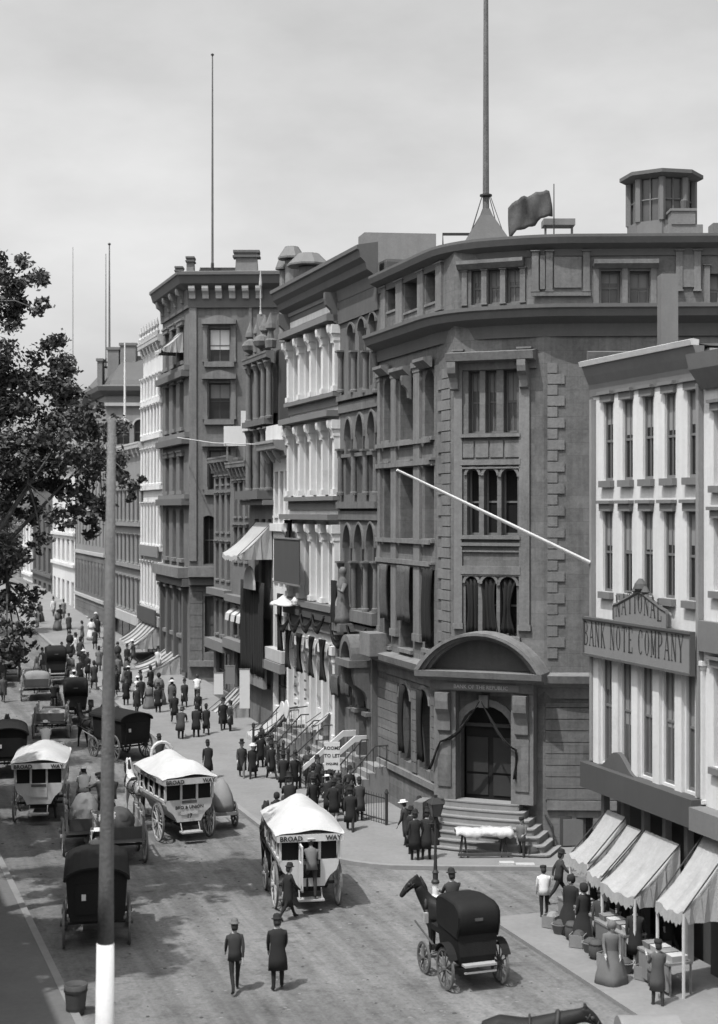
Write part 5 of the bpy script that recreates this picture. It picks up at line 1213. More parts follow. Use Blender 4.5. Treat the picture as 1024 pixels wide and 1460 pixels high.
# ================================================================ HORSES
def horse_mesh(name, walk=0, head=0, low=False):
    V, E, RR = [], [], []
    def add(p, r, par=None):
        V.append(Vector(p)); RR.append(r if isinstance(r, tuple) else (r, r))
        if par is not None: E.append((par, len(V)-1))
        return len(V)-1
    loin = add((-.35,0,1.32), (.26,.25)); rump = add((-.72,0,1.33), (.27,.25), loin); add((-.93,0,1.25), (.15,.17), rump)
    bar = add((.05,0,1.25), (.29,.29), loin); che = add((.45,0,1.25), (.24,.29), bar)
    n0 = add((.64,0,1.45), (.20,.24), che); hy = head*.25
    n1 = add((.82,hy*.4,1.78) if not low else (.95,0,1.56), (.16,.18), n0); pol = add((.93,hy*.8,2.07) if not low else (1.24,0,1.64), (.115,.13), n1)
    dz = 0 if not low else -.42; dx = 0 if not low else .3; ck = add((1.09+dx,hy*1.1,1.98+dz), (.105,.13), pol); no = add((1.27+dx,hy*1.5,1.74+dz), (.075,.085), ck); add((1.33+dx,hy*1.65,1.63+dz), (.068,.07), no)
    for s in (-1, 1):
        add((.92+dx,hy*.8+s*.07,2.28+dz), .025, pol)
        w_ = walk*s
        sh = add((.5,s*.15,1.02), .12, che); kn = add((.50+.16*w_,s*.15,.55), .06, sh); fe = add((.50+.18*w_-.10*abs(min(w_,0)),s*.15,.15+.05*abs(min(w_,0))), .042, kn); add((.55+.2*w_-.10*abs(min(w_,0)),s*.15,.045), .06, fe)
        hp = add((-.78,s*.14,1.08), (.14,.19), rump); st = add((-.64-.1*w_,s*.16,.86), .11, hp); ho = add((-.88-.17*w_,s*.15,.52), .06, st); f2 = add((-.82-.24*w_,s*.15,.15), .042, ho); add((-.77-.25*w_,s*.15,.045), .06, f2)
    me = bpy.data.meshes.new('t'); me.from_pydata(V, E, []); o = bpy.data.objects.new('t', me); COL.objects.link(o)
    sk = o.modifiers.new('k', 'SKIN'); sk.use_smooth_shade = True
    for i, r in enumerate(RR): me.skin_vertices[0].data[i].radius = r
    o.modifiers.new('s', 'SUBSURF').levels = 2
    bpy.context.view_layer.update()
    out = bpy.data.meshes.new_from_object(o.evaluated_get(bpy.context.evaluated_depsgraph_get())); out.name = name; bpy.data.objects.remove(o)
    out.materials.clear(); out.materials.append(HORSED)
    return out
HM = {(0,0): horse_mesh('horse_stand'), (1,0): horse_mesh('horse_walk', .9), (0,1): horse_mesh('horse_turn', 0, 1), (1,1): horse_mesh('horse_walk_turn', .8, 1), (1,2): horse_mesh('horse_low', .9, 0, True)}
def meshof(fn):
    b = MB(); fn(b); o = b.build('t', IRON, None, True); me = o.data; bpy.data.objects.remove(o); return me
TAILM = meshof(lambda b: b.tube([(-.93,0,1.33), (-1.06,0,1.22), (-1.10,0,.85), (-1.05,0,.5)], [.05,.08,.09,.02], 8)); TAILM.name = 'tail'
MANEM = meshof(lambda b: b.loft([[(.60,-.03,1.62), (.60,.05,1.62), (.62,.09,1.42), (.62,.05,1.42)], [(.68,-.03,1.93), (.68,.05,1.93), (.78,.19,1.66), (.78,.15,1.66)], [(.86,-.03,2.20), (.86,.05,2.20), (.93,.15,2.0), (.93,.11,2.0)]])); MANEM.name = 'mane'
def harn(b):
    b.tube([(.60+.14*math.sin(a)*.4, .24*math.cos(a), 1.32+.36*math.sin(a)) for a in [2*PI*k/16 for k in range(17)]], .05, 6)
HARNM = meshof(harn); HARNM.name = 'collar'
STRAPM = meshof(lambda b: b.tube([(.05, .315*math.cos(a), 1.25+.315*math.sin(a)) for a in [2*PI*k/16 for k in range(17)]], .025, 5)); STRAPM.name = 'girth_strap'
def brid(b, hy=0, dx=0, dz=0):
    for c, r in (((1.18+dx, hy*1.3, 1.86+dz), .115), ((1.0+dx, hy*.95, 2.03+dz), .135)):
        b.tube([(c[0]+.55*r*math.cos(a)*.7, c[1]+r*math.sin(a), c[2]+r*math.cos(a)*.75) for a in [2*PI*k/12 for k in range(13)]], .016, 5)
    for s_ in (-1, 1):
        b.tube([(1.27+dx, hy*1.4+s_*.085, 1.74+dz), (.93+dx, hy*.8+s_*.12, 2.05+dz)], .014, 5)
        b.box(1.04+dx, 1.12+dx, hy+s_*.13-.012, hy+s_*.13+.012, 1.96+dz, 2.06+dz)
        if not dz and not hy: b.tube([(1.27+dx, hy*1.4+s_*.085, 1.74+dz), (.6, s_*.22, 1.62), (-.2, s_*.25, 1.56), (-1.3, s_*.2, 1.62)], .012, 4)
BRID = {0: meshof(brid), 1: meshof(lambda b: brid(b, .25)), 2: meshof(lambda b: brid(b, 0, .3, -.42))}
for m_ in BRID.values(): m_.name = 'bridle'
def bree(b):
    b.tube([(-.35, .28, 1.2), (-.95, .22, 1.08), (-1.0, 0, 1.06), (-.95, -.22, 1.08), (-.35, -.28, 1.2)], .028, 5); b.tube([(-.6, .28*math.cos(a), 1.33+.28*math.sin(a)) for a in [PI*k/8 for k in range(9)]], .02, 5)
    for s_ in (-1, 1): b.tube([(.6, s_*.24, 1.2), (0, s_*.33, 1.15), (-1.1, s_*.34, 1.0)], .018, 5)
    b.frus((.05, 0), .22, .34, 1.52, (.05, 0), .16, .2, 1.60)
BREEM = meshof(bree); BREEM.name = 'breeching'
def horse(loc, rz, coat, label, walk=0, turn=0, group='horses in the street', h=1.0):
    o = bpy.data.objects.new('horse', HM[(walk, turn)]); COL.objects.link(o); o.location = loc; o.rotation_euler = (0,0,rz); o.scale = (h,h,h)
    o.material_slots[0].link = 'OBJECT'; o.material_slots[0].material = coat; tag(o, label, 'horse', group)
    for nm, me, m in (('tail', TAILM, MANE), ('mane', MANEM, MANE), ('collar', HARNM, LEATH), ('girth_strap', STRAPM, LEATH), ('bridle', BRID[turn], LEATH), ('breeching', BREEM, LEATH)):
        if (nm == 'mane' and turn == 2) or (nm == 'breeching' and turn): continue
        c = bpy.data.objects.new(nm, me); COL.objects.link(c); c.parent = o; c.material_slots[0].link = 'OBJECT'; c.material_slots[0].material = m
    return o

# ================================================================ VEHICLES (local x runs forward)
def wheel(par, x, y, r, n=12, m=None, z=None):
    z = r if z is None else z; m = m or WHEELM
    b = MB(); b.tube([(0,-.11,0), (0,.11,0)], [.085,.085], 10)
    for k in range(n):
        a = 2*PI*k/n; b.tube([(.06*math.cos(a), 0, .06*math.sin(a)), ((r-.06)*math.cos(a), 0, (r-.06)*math.sin(a))], [.026,.02], 5, False)
    w_ = b.build('wheel', m, par); w_.location = (x, y, z)
    b = MB(); b.ring((0,0,0), r-.025, r-.085, 'y', -.03, .03, 28); b.build('rim', m, w_)
    b = MB(); b.ring((0,0,0), r, r-.022, 'y', -.033, .033, 28); b.build('tyre', TYRE, w_)
    return w_
def txt(words, size, M, m, parent, name='lettering', bold=.0):
    cu = bpy.data.curves.new('t', 'FONT'); cu.body = words; cu.size = size; cu.align_x = 'CENTER'; cu.resolution_u = 2; cu.offset = bold; cu.extrude = .004
    tmp = bpy.data.objects.new('t', cu); COL.objects.link(tmp); bpy.context.view_layer.update()
    me = bpy.data.meshes.new_from_object(tmp.evaluated_get(bpy.context.evaluated_depsgraph_get())); bpy.data.objects.remove(tmp); bpy.data.curves.remove(cu)
    me.transform(M); me.materials.clear(); me.materials.append(m); me.name = name
    o = bpy.data.objects.new(name, me); COL.objects.link(o); o.parent = parent; return o
def Mrear(x, y, z): return Matrix(((0,0,-1,x),(-1,0,0,y),(0,1,0,z),(0,0,0,1)))
def Mleft(x, y, z): return Matrix(((-1,0,0,x),(0,0,1,y),(0,1,0,z),(0,0,0,1)))
def omnibus(loc, rz, label, route, num, open_door=False, hump=.5, hoop=False):
    o = empty('horse_omnibus', tuple(loc), rz, label, 'omnibus', 'white horse omnibuses'); L2 = 1.75
    sec = [(-.48,.78), (.48,.78), (.56,.95), (.66,1.10), (.86,1.26), (.93,1.42), (.95,1.60), (-.95,1.60), (-.93,1.42), (-.86,1.26), (-.66,1.10), (-.56,.95)]
    b = MB(); b.loft([[(x, y*s_, z) for y, z in sec] for x, s_ in ((-L2,.97), (-L2+.3,1), (L2-.3,1), (L2,.95))]); b.build('body', COACHW, o)
    b = MB(); b.box(-L2+.08, L2-.08, -.86, .86, 1.601, 2.2); b.build('interior', mat('dark_interior', .012, .9, .2), o)
    for y in (-.93, .93):
        for k in range(6):
            x = -L2+.05 + (2*L2-.1)*k/5; b = MB(); b.box(x-.045, x+.045, y-.025, y+.025, 1.601, 2.21); b.build('window_post', COACHW, o)
        for k in (0, 1): b = MB(); xx = -.3+1.1*k; b.tube([(xx, y, 1.63), (xx+.25, y, 1.85), (xx+.7, y, 1.85)], .022, 5); b.build('grab_rail', WHEELM, o)
    for y in (-.92, -.31, .31, .92): b = MB(); b.box(-L2-.01, -L2+.07, y-.04, y+.04, 1.601, 2.21); b.build('window_post', COACHW, o)
    b = MB(); b.box(-L2-.03, -L2+.02, -.33, .33, 1.05, 1.60); b.build('door', COACHW if not open_door else mat('dark_interior', .012), o)
    b = MB(); b.box(-L2-.04, -L2-.03, -.29, .29, 1.47, 1.58); b.build('door_rail', WHEELD, o)
    if open_door:
        b = MB(); b.box(-L2-.62, -L2-.02, .30, .35, .80, 1.6); b.box(-L2-.62, -L2-.55, .30, .35, 1.6, 2.15); b.box(-L2-.09, -L2-.02, .30, .35, 1.6, 2.15); b.box(-L2-.55, -L2-.09, .30, .35, 2.08, 2.15); b.build('open_door', COACHW, o)
    b = MB(); b.loft([[(x, y*k_, z) for y, z in ((-1.06,2.2), (1.06,2.2), (1.10,2.42), (-1.10,2.42))] for x, k_ in ((-L2-.16,.97), (-L2+.2,1), (L2-.2,1), (L2+.25,.95))]); ev = b.build('eaves_board', COACHW, o)
    nx, ny = 14, 12; rows = []
    for i in range(nx+1):
        x = -L2-.17 + (2*L2+.42)*i/nx; q = (2*i/nx-1); r_ = []
        for j in range(ny+1):
            v = 2*j/ny-1; hgt = hump*math.exp(-(v*1.45)**2)*(1-abs(q)**5)**.6*(1+.10*math.sin(5*q+2*v)) + .10*(1-abs(v)**4) + .035*math.sin(4*q+5*v) - .05*abs(v)**5
            r_.append((x, v*1.12*(.97+.03*(1-q*q)), 2.425 + hgt))
        rows.append(r_)
    b = MB(); b.loft(rows, caps=False, closed=False); b.build('canvas_roof', CLOTHW, o, True)
    xt = -L2-.168
    txt('BROAD', .21, Mrear(xt-.01, .60, 2.235), INK, ev, bold=.006); txt('WAY', .21, Mrear(xt-.01, -.72, 2.235), INK, ev, bold=.006)
    txt('STREET & BROADWAY', .2, Mleft(-.1, 1.094, 2.235), INK, ev, bold=.004)
    body = [c for c in kids(o) if c.name.startswith('body')][0]
    if route: txt(route, .17, Mrear(-L2-.045, 0, 1.27), INK, body, bold=.005)
    if num: txt(num, .22, Mrear(-L2-.045, 0, .93), INK, body, bold=.006)
    b = MB(); b.box(-1.4, 1.2, .945, .955, 1.40, 1.50); b.build('side_band', WHEELD, o)
    for x, r_ in ((-1.08, .72), (1.2, .52)):
        for y in (-1.0, 1.0): wheel(o, x, y, r_)
        b = MB(); b.tube([(x, -1.0, r_), (x, 1.0, r_)], .05, 6); b.build('axle', IRON, o)
        for y in (-.55, .55): b = MB(); b.tube([(x-.55, y, r_+.1), (x-.2, y, r_-.04), (x+.2, y, r_-.04), (x+.55, y, r_+.1)], .04, 5); b.build('leaf_spring', IRON, o)
    b = MB(); b.box(-1.7, 1.7, -.4, .4, .62, .775); b.build('underframe', COACHD, o)
    b = MB(); b.box(-L2-.42, -L2-.04, -.4, .4, .42, .47); b.tube([(-L2-.05,-.35,.75), (-L2-.25,-.35,.47)], .02, 5); b.tube([(-L2-.05,.35,.75), (-L2-.25,.35,.47)], .02, 5); b.build('rear_step', WHEELM, o)
    b = MB(); b.box(L2-.1, L2+.5, -.8, .8, 2.0, 2.12); b.box(L2-.2, L2-.1, -.8, .8, 2.12, 2.6); b.build('driver_seat', COACHD, o)
    b = MB(); b.tube([(L2+.4,0,.6), (L2+3.1,0,.95)], .05, 6); b.build('draught_pole', WOODM, o)
    if hoop: b = MB(); b.tube([(L2-.1, -.42+.0, 2.5)] + [(L2-.1, -.42*math.cos(a), 2.85+.42*math.sin(a)) for a in [PI*k/8 for k in range(9)]] + [(L2-.1,.42,2.5)], .065, 7); b.build('seat_hoop', COACHW, o)
    return o
def rel(o, v): return Matrix.Translation(o.location) @ Matrix.Rotation(o.rotation_euler.z, 4, 'Z') @ Vector(v)
def hdg(a): return R(90 + a)
p = at(260, 1196); p.z = 0
om = omnibus(p, hdg(25), 'white omnibus with number 17 and an arched white driver seat hoop', 'BRO & UNION', '17', hoop=True)
# shift so that the rear wheels stand where the photograph has them
def put(o, px, py, lx):
    t = at(px, py); a = o.rotation_euler.z; o.location = (t.x - lx*math.cos(a), t.y - lx*math.sin(a), gz(t.y))
put(om, 262, 1196, -1.1)
person(0, 0, 25, 'sit', 'bowler', 'charcoal', 'omnibus driver seated under the arched white hoop', 'jacket', loc=Vector(rel(om, (1.95, .0, 2.1))))
for y, c, t in ((.55, HORSEW, 'pale grey horse on the left of the pair drawing omnibus 17'), (-.55, HORSEM, 'bay horse on the right of the pair drawing omnibus 17')): horse(rel(om, (3.5, y, 0)), hdg(25), c, t, 1)
om2 = omnibus(p, hdg(11), 'nearer white omnibus with its rear door open and a passenger boarding', None, None, open_door=True, hump=.56); put(om2, 437, 1292, -1.1)
person(0, 0, 11, 'sit', 'top', 'black', 'driver in a tall hat on the nearer omnibus', 'jacket', loc=Vector(rel(om2, (1.95, .1, 2.1))))
for y, c, t in ((.55, HORSED, 'black horse on the left of the nearer omnibus pair'), (-.55, HORSEM, 'bay horse on the right of the nearer omnibus pair')): horse(rel(om2, (3.5, y, 0)), hdg(11), c, t, 1)
om3 = omnibus(p, hdg(8), 'soiled white omnibus in tree shade left of the wooden pole', None, None, hump=.35); put(om3, 57, 1170, -1.1)
person(0, 0, 20, 'sit', 'straw', 'linen', 'driver in pale linen on the shaded omnibus', 'jacket', loc=Vector(rel(om3, (1.95, 0, 2.1))))
for y, c, t in ((.55, HORSED, 'black horse on the left before the shaded omnibus'), (-.55, HORSEW, 'grey horse on the right before the shaded omnibus')): horse(rel(om3, (3.5, y, 0)), hdg(8), c, t, 1)

def brougham(loc, rz, label, hooded=True):
    o = empty('hooded_carriage', tuple(loc), rz, label, 'carriage', 'closed black carriages')
    sec = [(-.75,.52,.72), (-.85,.56,1.0), (-.80,.60,1.35), (-.78,.63,1.6)]
    b = MB(); b.loft([[(x0*1.0, w_, z), (x0, -w_, z), (.65, -w_, z), (.65, w_, z)] for x0, w_, z in sec]); b.build('body', COACHD, o)
    rings = []
    for k in range(9):
        a = k/8; x = -.86 - .12*math.sin(PI*a) if False else None
    prof = [(-.80,1.605), (-.92,1.9), (-.92,2.25), (-.82,2.45), (-.55,2.54), (.2,2.56), (.62,2.5), (.72,2.3)]
    b = MB(); ny = 8; rows = []
    for x, z in prof:
        r_ = []
        for j in range(ny+1):
            v = 2*j/ny-1; r_.append((x, .66*math.copysign(abs(v)**.75, v), z - .10*abs(v)**4*(1 if z > 2.3 else .2)))
        rows.append(r_)
    b.loft(rows, caps=False, closed=False); hd = b.build('hood', COACHD, o, True); hd.modifiers.new('t', 'SOLIDIFY').thickness = .03
    for s in (-1, 1): b = MB(); b.loft([[(x, s*(.65+.0), z-.09) for x, z in prof] + [(.68, s*.65, 1.605)], [(x, s*.62, z-.09) for x, z in prof] + [(.68, s*.62, 1.605)]]); b.build('side_panel', COACHD, o)
    b = MB(); b.box(-.955, -.93, -.10, .14, 2.02, 2.1); b.build('rear_light', PANEG, hd)
    b = MB(); b.box(.65, 1.35, -.55, .55, 1.25, 1.42); b.box(.66, .74, -.55, .55, 1.42, 1.8); b.build('driver_seat', COACHD, o)
    b = MB(); b.box(.6, 1.5, -.45, .45, .62, .72); b.build('footboard', COACHD, o)
    for s in (-1, 1):
        b = MB(); b.box(.9, 1.02, s*.88-.06, s*.88+.06, 1.55, 1.85); b.build('carriage_lamp', WHEELM, o)
        b = MB(); b.loft([[(-.45+.62*math.cos(a), s*.84+d, .62+.72*math.sin(a)) for d in (-.13, .13)] for a in [R(30+120*k/8) for k in range(9)]], caps=False, closed=False); b.build('mudguard', COACHD, o).modifiers.new('t', 'SOLIDIFY').thickness = .02
    for x, r_ in ((-.45, .60), (1.15, .47)):
        for y in (-.86, .86): wheel(o, x, y, r_, 12, WHEELD)
        b = MB(); b.tube([(x,-.86,r_), (x,.86,r_)], .04, 6); b.build('axle', IRON, o)
    b = MB(); b.box(-1.05, -.8, -.5, .5, .74, .8); b.box(-1.02,-.98,-.5,.5,.55,.6); b.build('rear_rack', WHEELM, o)
    for y in (-.35, .35): b = MB(); b.tube([(1.2, y, .55), (3.1, y, 1.0)], .035, 6); b.build('shaft', WOODD, o)
    return o
br = brougham(p, hdg(20), 'black hooded carriage with driver and dark horse near the lamp post'); put(br, 675, 1407, -.45); br.scale = (.9, .9, .9)
person(0, 0, 12, 'sit', 'bowler', 'charcoal', 'driver in dark coat and low hat seated above the hooded carriage', 'jacket', loc=Vector(rel(br, (.9, 0, 1.28))), h=1.0)
hq = at(640, 1362); horse(Vector((hq.x, hq.y, 0)), hdg(68), HORSED, 'dark horse with raised head turning beside the hooded carriage', 0, 1, h=.97)

def wagon(loc, rz, label, kind, group='wagons and carts', m=None):
    m = m or WOODD
    o = empty('delivery_wagon' if kind == 'box' else 'open_wagon', tuple(loc), rz, label, 'wagon', group)
    b = MB(); b.box(-1.5, 1.3, -.75, .75, .85, .97); b.build('bed', WOODM if kind != 'box' else m, o)
    if kind == 'box':
        n = 12
        b = MB(); b.loft([[(x, .85*math.cos(PI*k/n), 2.0+.35*math.sin(PI*k/n)) for k in range(n+1)] + [(x, -.78, .971), (x, .78, .971)] for x in (-1.5, 1.2)]); b.build('body', m, o)
        b = MB(); b.loft([[(x, .93*math.cos(PI*k/n), 2.02+.37*math.sin(PI*k/n)) for k in range(n+1)] + [(x, .86*math.cos(PI*k/n), 1.99+.35*math.sin(PI*k/n)) for k in range(n, -1, -1)] for x in (-1.62, 1.45)]); b.build('roof', COACHD, o)
        b = MB(); b.box(-1.53, -1.505, -.6, .6, 1.05, 1.9); b.build('tailgate', COACHD, o)
        b = MB(); b.box(-1.56, -1.53, .30, .42, 1.45, 1.62); b.build('rear_plate', SIGNW, o)
    else:
        for s in (-1, 1):
            b = MB(); b.loft([[(x, s*(.76+.12*(z-.9)), z) for x, z in ((-1.5,.971), (1.3,.971), (1.3,1.35), (-1.5,1.35))], [(x, s*(.72+.12*(z-.9)), z) for x, z in ((-1.5,.971), (1.3,.971), (1.3,1.35), (-1.5,1.35))]]); b.build('side_board', WOODM, o)
            for k in range(5): b = MB(); b.box(-1.45+.65*k, -1.38+.65*k, s*.80-.04, s*.80+.04, .9, 1.75); b.build('stake', WOODL if k % 2 else WOODM, o)
            b = MB(); b.box(-1.5, 1.3, s*.83-.03, s*.83+.03, 1.6, 1.68); b.build('rail', WOODM, o)
        b = MB(); b.box(-1.54, -1.505, -.72, .72, .98, 1.4); b.build('tailboard', m, o)
    b = MB(); b.box(1.0, 1.6, -.6, .6, 1.25, 1.38); b.build('driver_seat', WOODD, o)
    for x, r_ in ((-.9, .66), (1.0, .5)):
        for y in (-.92, .92): wheel(o, x, y, r_, 12, WHEELM if kind != 'box' else WHEELD)
        b = MB(); b.tube([(x,-.92,r_), (x,.92,r_)], .045, 6); b.build('axle', IRON, o)
    for y in (-.3, .3): b = MB(); b.tube([(1.2, y, .65), (3.2, y, 1.0)], .035, 6); b.build('shaft', WOODM, o)
    return o
wg = wagon(p, hdg(13), 'open stake wagon loaded with white bundles left of the wooden pole', 'open'); put(wg, 128, 1222, -1.4)
def heap(loc, w, d, h_, m, label, seed, rz=0, name='load_bundle'):
    rr = random.Random(seed); n = 14; b = MB(); rings = []
    for i in range(8):
        t = i/7; k_ = math.cos(t*PI/2*.98)**.6
        rings.append([(w*k_*(1+.16*rr.uniform(-1,1))*math.cos(2*PI*q/n), d*k_*(1+.16*rr.uniform(-1,1))*math.sin(2*PI*q/n), h_*math.sin(t*PI/2)) for q in range(n)])
    b.loft(rings); o = b.build(name, m, None, True); o.location = loc; o.rotation_euler = (0,0,rz); tag(o, label, 'bundle', 'bundles carried on wagons'); return o
heap(rel(wg, (-.6, .15, .98)), .85, .55, 1.15, CLOTHW, 'large white bundle heaped on the stake wagon', 3, hdg(13)); heap(rel(wg, (.7, -.2, .98)), .7, .5, .95, CANVG, 'grey sack heap at the front of the stake wagon', 4, hdg(13)); heap(rel(wg, (-1.15, -.35, .98)), .3, .3, .6, WOODD, 'dark sack at the tail of the stake wagon', 5)
horse(rel(wg, (3.2, 0, 0)), hdg(13), HORSEM, 'bay horse in the shafts of the stake wagon', 1)
person(0, 0, 13, 'sit', 'straw', 'shirt', 'shirt sleeved driver on the stake wagon seat', 'jacket', loc=Vector(rel(wg, (1.3, .1, 1.38))))
person(0, 0, 60, 'reach', 'cap', 'drab', 'man in drab clothes standing among bundles in the stake wagon', 'jacket', loc=Vector(rel(wg, (-.1, -.5, .98))))
bx = wagon(p, hdg(10), 'black round topped delivery wagon behind the whitewashed foot of the pole', 'box', m=COACHD); put(bx, 138, 1352, -1.2)
horse(rel(bx, (3.2, 0, 0)), hdg(10), HORSED, 'dark horse in the shafts of the near delivery wagon', 1)
person(0, 0, 10, 'sit', 'straw', 'drab', 'driver on the near black delivery wagon', 'jacket', loc=Vector(rel(bx, (1.35, 0, 1.38))))
bx2 = wagon(p, hdg(40), 'black delivery wagon turned across the avenue right of the wooden pole', 'box', m=COACHD); put(bx2, 180, 1082, -.6)
horse(rel(bx2, (3.2, 0, 0)), hdg(40), HORSED, 'black horse hitched to the turned delivery wagon', 1)
person(0, 0, 40, 'sit', 'top', 'black', 'driver in tall hat on the turned black wagon', 'jacket', loc=Vector(rel(bx2, (1.35, 0, 1.38))))
wg2 = wagon(p, hdg(16), 'open stake wagon with dark load partly behind the wooden pole', 'open'); put(wg2, 172, 1236, -1.4)
heap(rel(wg2, (-.5, 0, .98)), .95, .6, .9, WOODD, 'dark heaped load on the wagon behind the wooden pole', 41, hdg(16)); horse(rel(wg2, (3.2, 0, 0)), hdg(16), HORSED, 'black horse in the shafts of the wagon behind the pole', 1)
heap(rel(wg2, (-.9, .35, 1.5)), .4, .3, .35, CLOTHW, 'small white bundle on top of the dark load', 43)
person(0, 0, 16, 'sit', 'bowler', 'drab', 'driver in drab coat on the wagon behind the pole', 'jacket', loc=Vector(rel(wg2, (1.3, 0, 1.38))))
bx3 = wagon(p, hdg(14), 'high dark covered wagon at the far left kerb in the tree shade', 'box', m=COACHD); put(bx3, 12, 1110, -1.2); horse(rel(bx3, (3.2, 0, 0)), hdg(14), HORSEM, 'bay horse of the dark covered wagon in the tree shade', 1)
# far vehicles
def far_open(px, py, a, label, seed):
    o = wagon(p, hdg(a), label, 'open'); put(o, px, py, -1.3); return o
f1 = far_open(72, 1054, 8, 'low open wagon with pale cloth edge ahead of the shaded omnibus', 1); horse(rel(f1, (3.2,0,0)), hdg(8), HORSED, 'dark horse before the low open wagon', 1)
heap(rel(f1, (-.2, 0, .98)), 1.0, .6, .5, CANVAS, 'pale cloth load on the low open wagon', 8); person(0, 0, 8, 'sit', 'bowler', 'black', 'dark driver on the low open wagon', 'jacket', loc=Vector(rel(f1, (1.3, 0, 1.38))))
f2 = brougham(p, hdg(14), 'small far carriage just left of the wooden pole'); put(f2, 108, 1032, -.45); horse(rel(f2, (3.2,0,0)), hdg(14), HORSEW, 'grey horse of the small far carriage', 1)
person(0, 0, 14, 'sit', 'straw', 'linen', 'pale clad driver on the small far carriage', 'jacket', loc=Vector(rel(f2, (1.0, 0, 1.42))))
f3 = brougham(p, hdg(17), 'farther carriage among the pavement crowd'); put(f3, 80, 976, -.45); horse(rel(f3, (3.2,0,0)), hdg(17), HORSED, 'dark horse of the farther carriage', 1)
f4 = wagon(p, hdg(-170), 'dark high wagon coming down the avenue at the left frame edge', 'box', m=COACHD); put(f4, 6, 972, 1.0); horse(rel(f4, (3.2,0,0)), hdg(-170), HORSEM, 'bay horse drawing the high wagon at the left frame edge', 1)
f5 = far_open(52, 1000, 12, 'far open cart close to the leafy branches', 2); heap(rel(f5, (-.2, 0, .98)), 1.0, .6, .8, CANVG, 'grey load on the far open cart', 18); horse(rel(f5, (3.2,0,0)), hdg(12), HORSEM, 'bay horse of the far open cart', 1)
# grey covered handcart beside omnibus 17
ct = empty('covered_cart', (0,0,0), hdg(20), 'small two wheeled cart under a peaked grey tarpaulin beside omnibus 17', 'cart', 'wagons and carts'); put(ct, 316, 1180, 0)
b = MB(); b.box(-.7,.7,-.42,.42,.6,.72); b.build('bed', WOODM, ct)
b = MB(); b.loft([[(.72*k_*math.cos(2*PI*q/12)*(1+.1*math.sin(3*q)), .48*k_*math.sin(2*PI*q/12), z) for q in range(12)] for k_, z in ((1.0,.721),(1.02,1.0),(.85,1.35),(.5,1.7),(.12,1.9))]); b.build('tarpaulin', CANVG, ct, True)
for y in (-.52,.52): wheel(ct, 0, y, .5, 10, WHEELD)
b = MB(); b.tube([(0,-.52,.5),(0,.52,.5)], .04, 6); b.build('axle', IRON, ct)
for y in (-.3,.3): b = MB(); b.tube([(.6,y,.66),(1.6,y,.8)], .03, 5); b.build('handle', WOODM, ct)
# horse crossing at the bottom edge
hb = at(752, 1552); horse(Vector((hb.x, hb.y, 0)), R(-6), HORSED, 'dark horse crossing at the bottom frame edge, only its back in view', 1, 2)
cb = empty('covered_cart', tuple(at(925, 1545)), R(2), 'pale covered cart cut by the bottom frame edge', 'cart', 'wagons and carts')
b = MB(); n=10; b.loft([[(x, .55*math.cos(PI*k/n), 1.0+.45*math.sin(PI*k/n)) for k in range(n+1)] + [(x,-.55,.6), (x,.55,.6)] for x in (-.65,.65)]); b.build('body', CANVG, cb)
for y in (-.62,.62): wheel(cb, 0, y, .5, 10, WHEELD)
b = MB(); b.tube([(0,-.62,.5),(0,.62,.5)], .04, 6); b.build('axle', IRON, cb)
# ================================================================ STREET FURNITURE
pw = at(146.5, 1690); z1 = pz(598, pw.y); pole = empty('wooden_pole', (pw.x, pw.y, .1), 0, 'tall dark wooden pole with whitewashed foot at the near kerb', 'pole')
dx = pxx(159.5, pw.y) - pw.x; hw_ = pz(1345, pw.y) - .1; H_ = z1 - .1
def pp(t): return (dx*t, .0, H_*t)
b = MB(); b.tube([pp(hw_/H_+.001), pp(.4), pp(.7), pp(1)], [.155, .135, .108, .076], 14); b.build('shaft', POLEM, pole, True)
b = MB(); b.tube([(0,0,-.3), pp(.15), pp(hw_/H_)], [.185, .175, .162], 14); b.build('whitewashed_foot', WHITEP, pole, True)
q = at(621, 1284); lp = empty('street_lamp', (q.x, q.y, gz(q.y)), R(20), 'slender iron gas street lamp with white base by the bank steps', 'street lamp')
b = MB(); b.lathe([(.15,0),(.15,.14),(.10,.2),(.095,.55)]); b.build('painted_base', WHITEP, lp)
b = MB(); b.lathe([(.13,.551),(.13,.62),(.085,.68),(.085,.85),(.11,.9),(.06,.98),(.045,1.6),(.04,2.55),(.07,2.6),(.03,2.66)]); b.build('post', IRON, lp)
b = MB(); b.tube([(-.3,0,2.45),(.3,0,2.45)], .018, 6); b.build('ladder_bar', IRON, lp)
b = MB(); b.frus((0,0),.22,.22,2.68,(0,0),.40,.40,3.10); ln = b.build('lantern', PANEG, lp)
b = MB()
for sx, sy in ((-1,-1),(1,-1),(1,1),(-1,1)): b.tube([(sx*.11,sy*.11,2.67),(sx*.2,sy*.2,3.11)], .014, 5)
b.build('glazing_bar', IRON, ln); b = MB(); b.frus((0,0),.46,.46,3.101,(0,0),.16,.16,3.28); b.box(-.05,.05,-.05,.05,3.281,3.36); b.build('cap', IRON, ln)
q = at(108, 1446); bn = empty('street_barrel', tuple(q), 0, 'dark open wooden barrel beside the near kerb left of the pole', 'barrel')
b = MB(); b.lathe([(.2,0),(.24,.2),(.27,.5),(.30,.75),(.26,.75),(.24,.6),(.05,.55)], n=14); b.build('staves', WOODD, bn, True)
for z, r_ in ((.15,.245),(.6,.295)): b = MB(); b.ring((0,0,z), 1, .9, 'y', 0, .01, 4) if False else b.lathe([(r_-.02,z-.03),(r_,z-.03),(r_,z+.03),(r_-.02,z+.03)], n=14); b.build('hoop', IRON, bn)
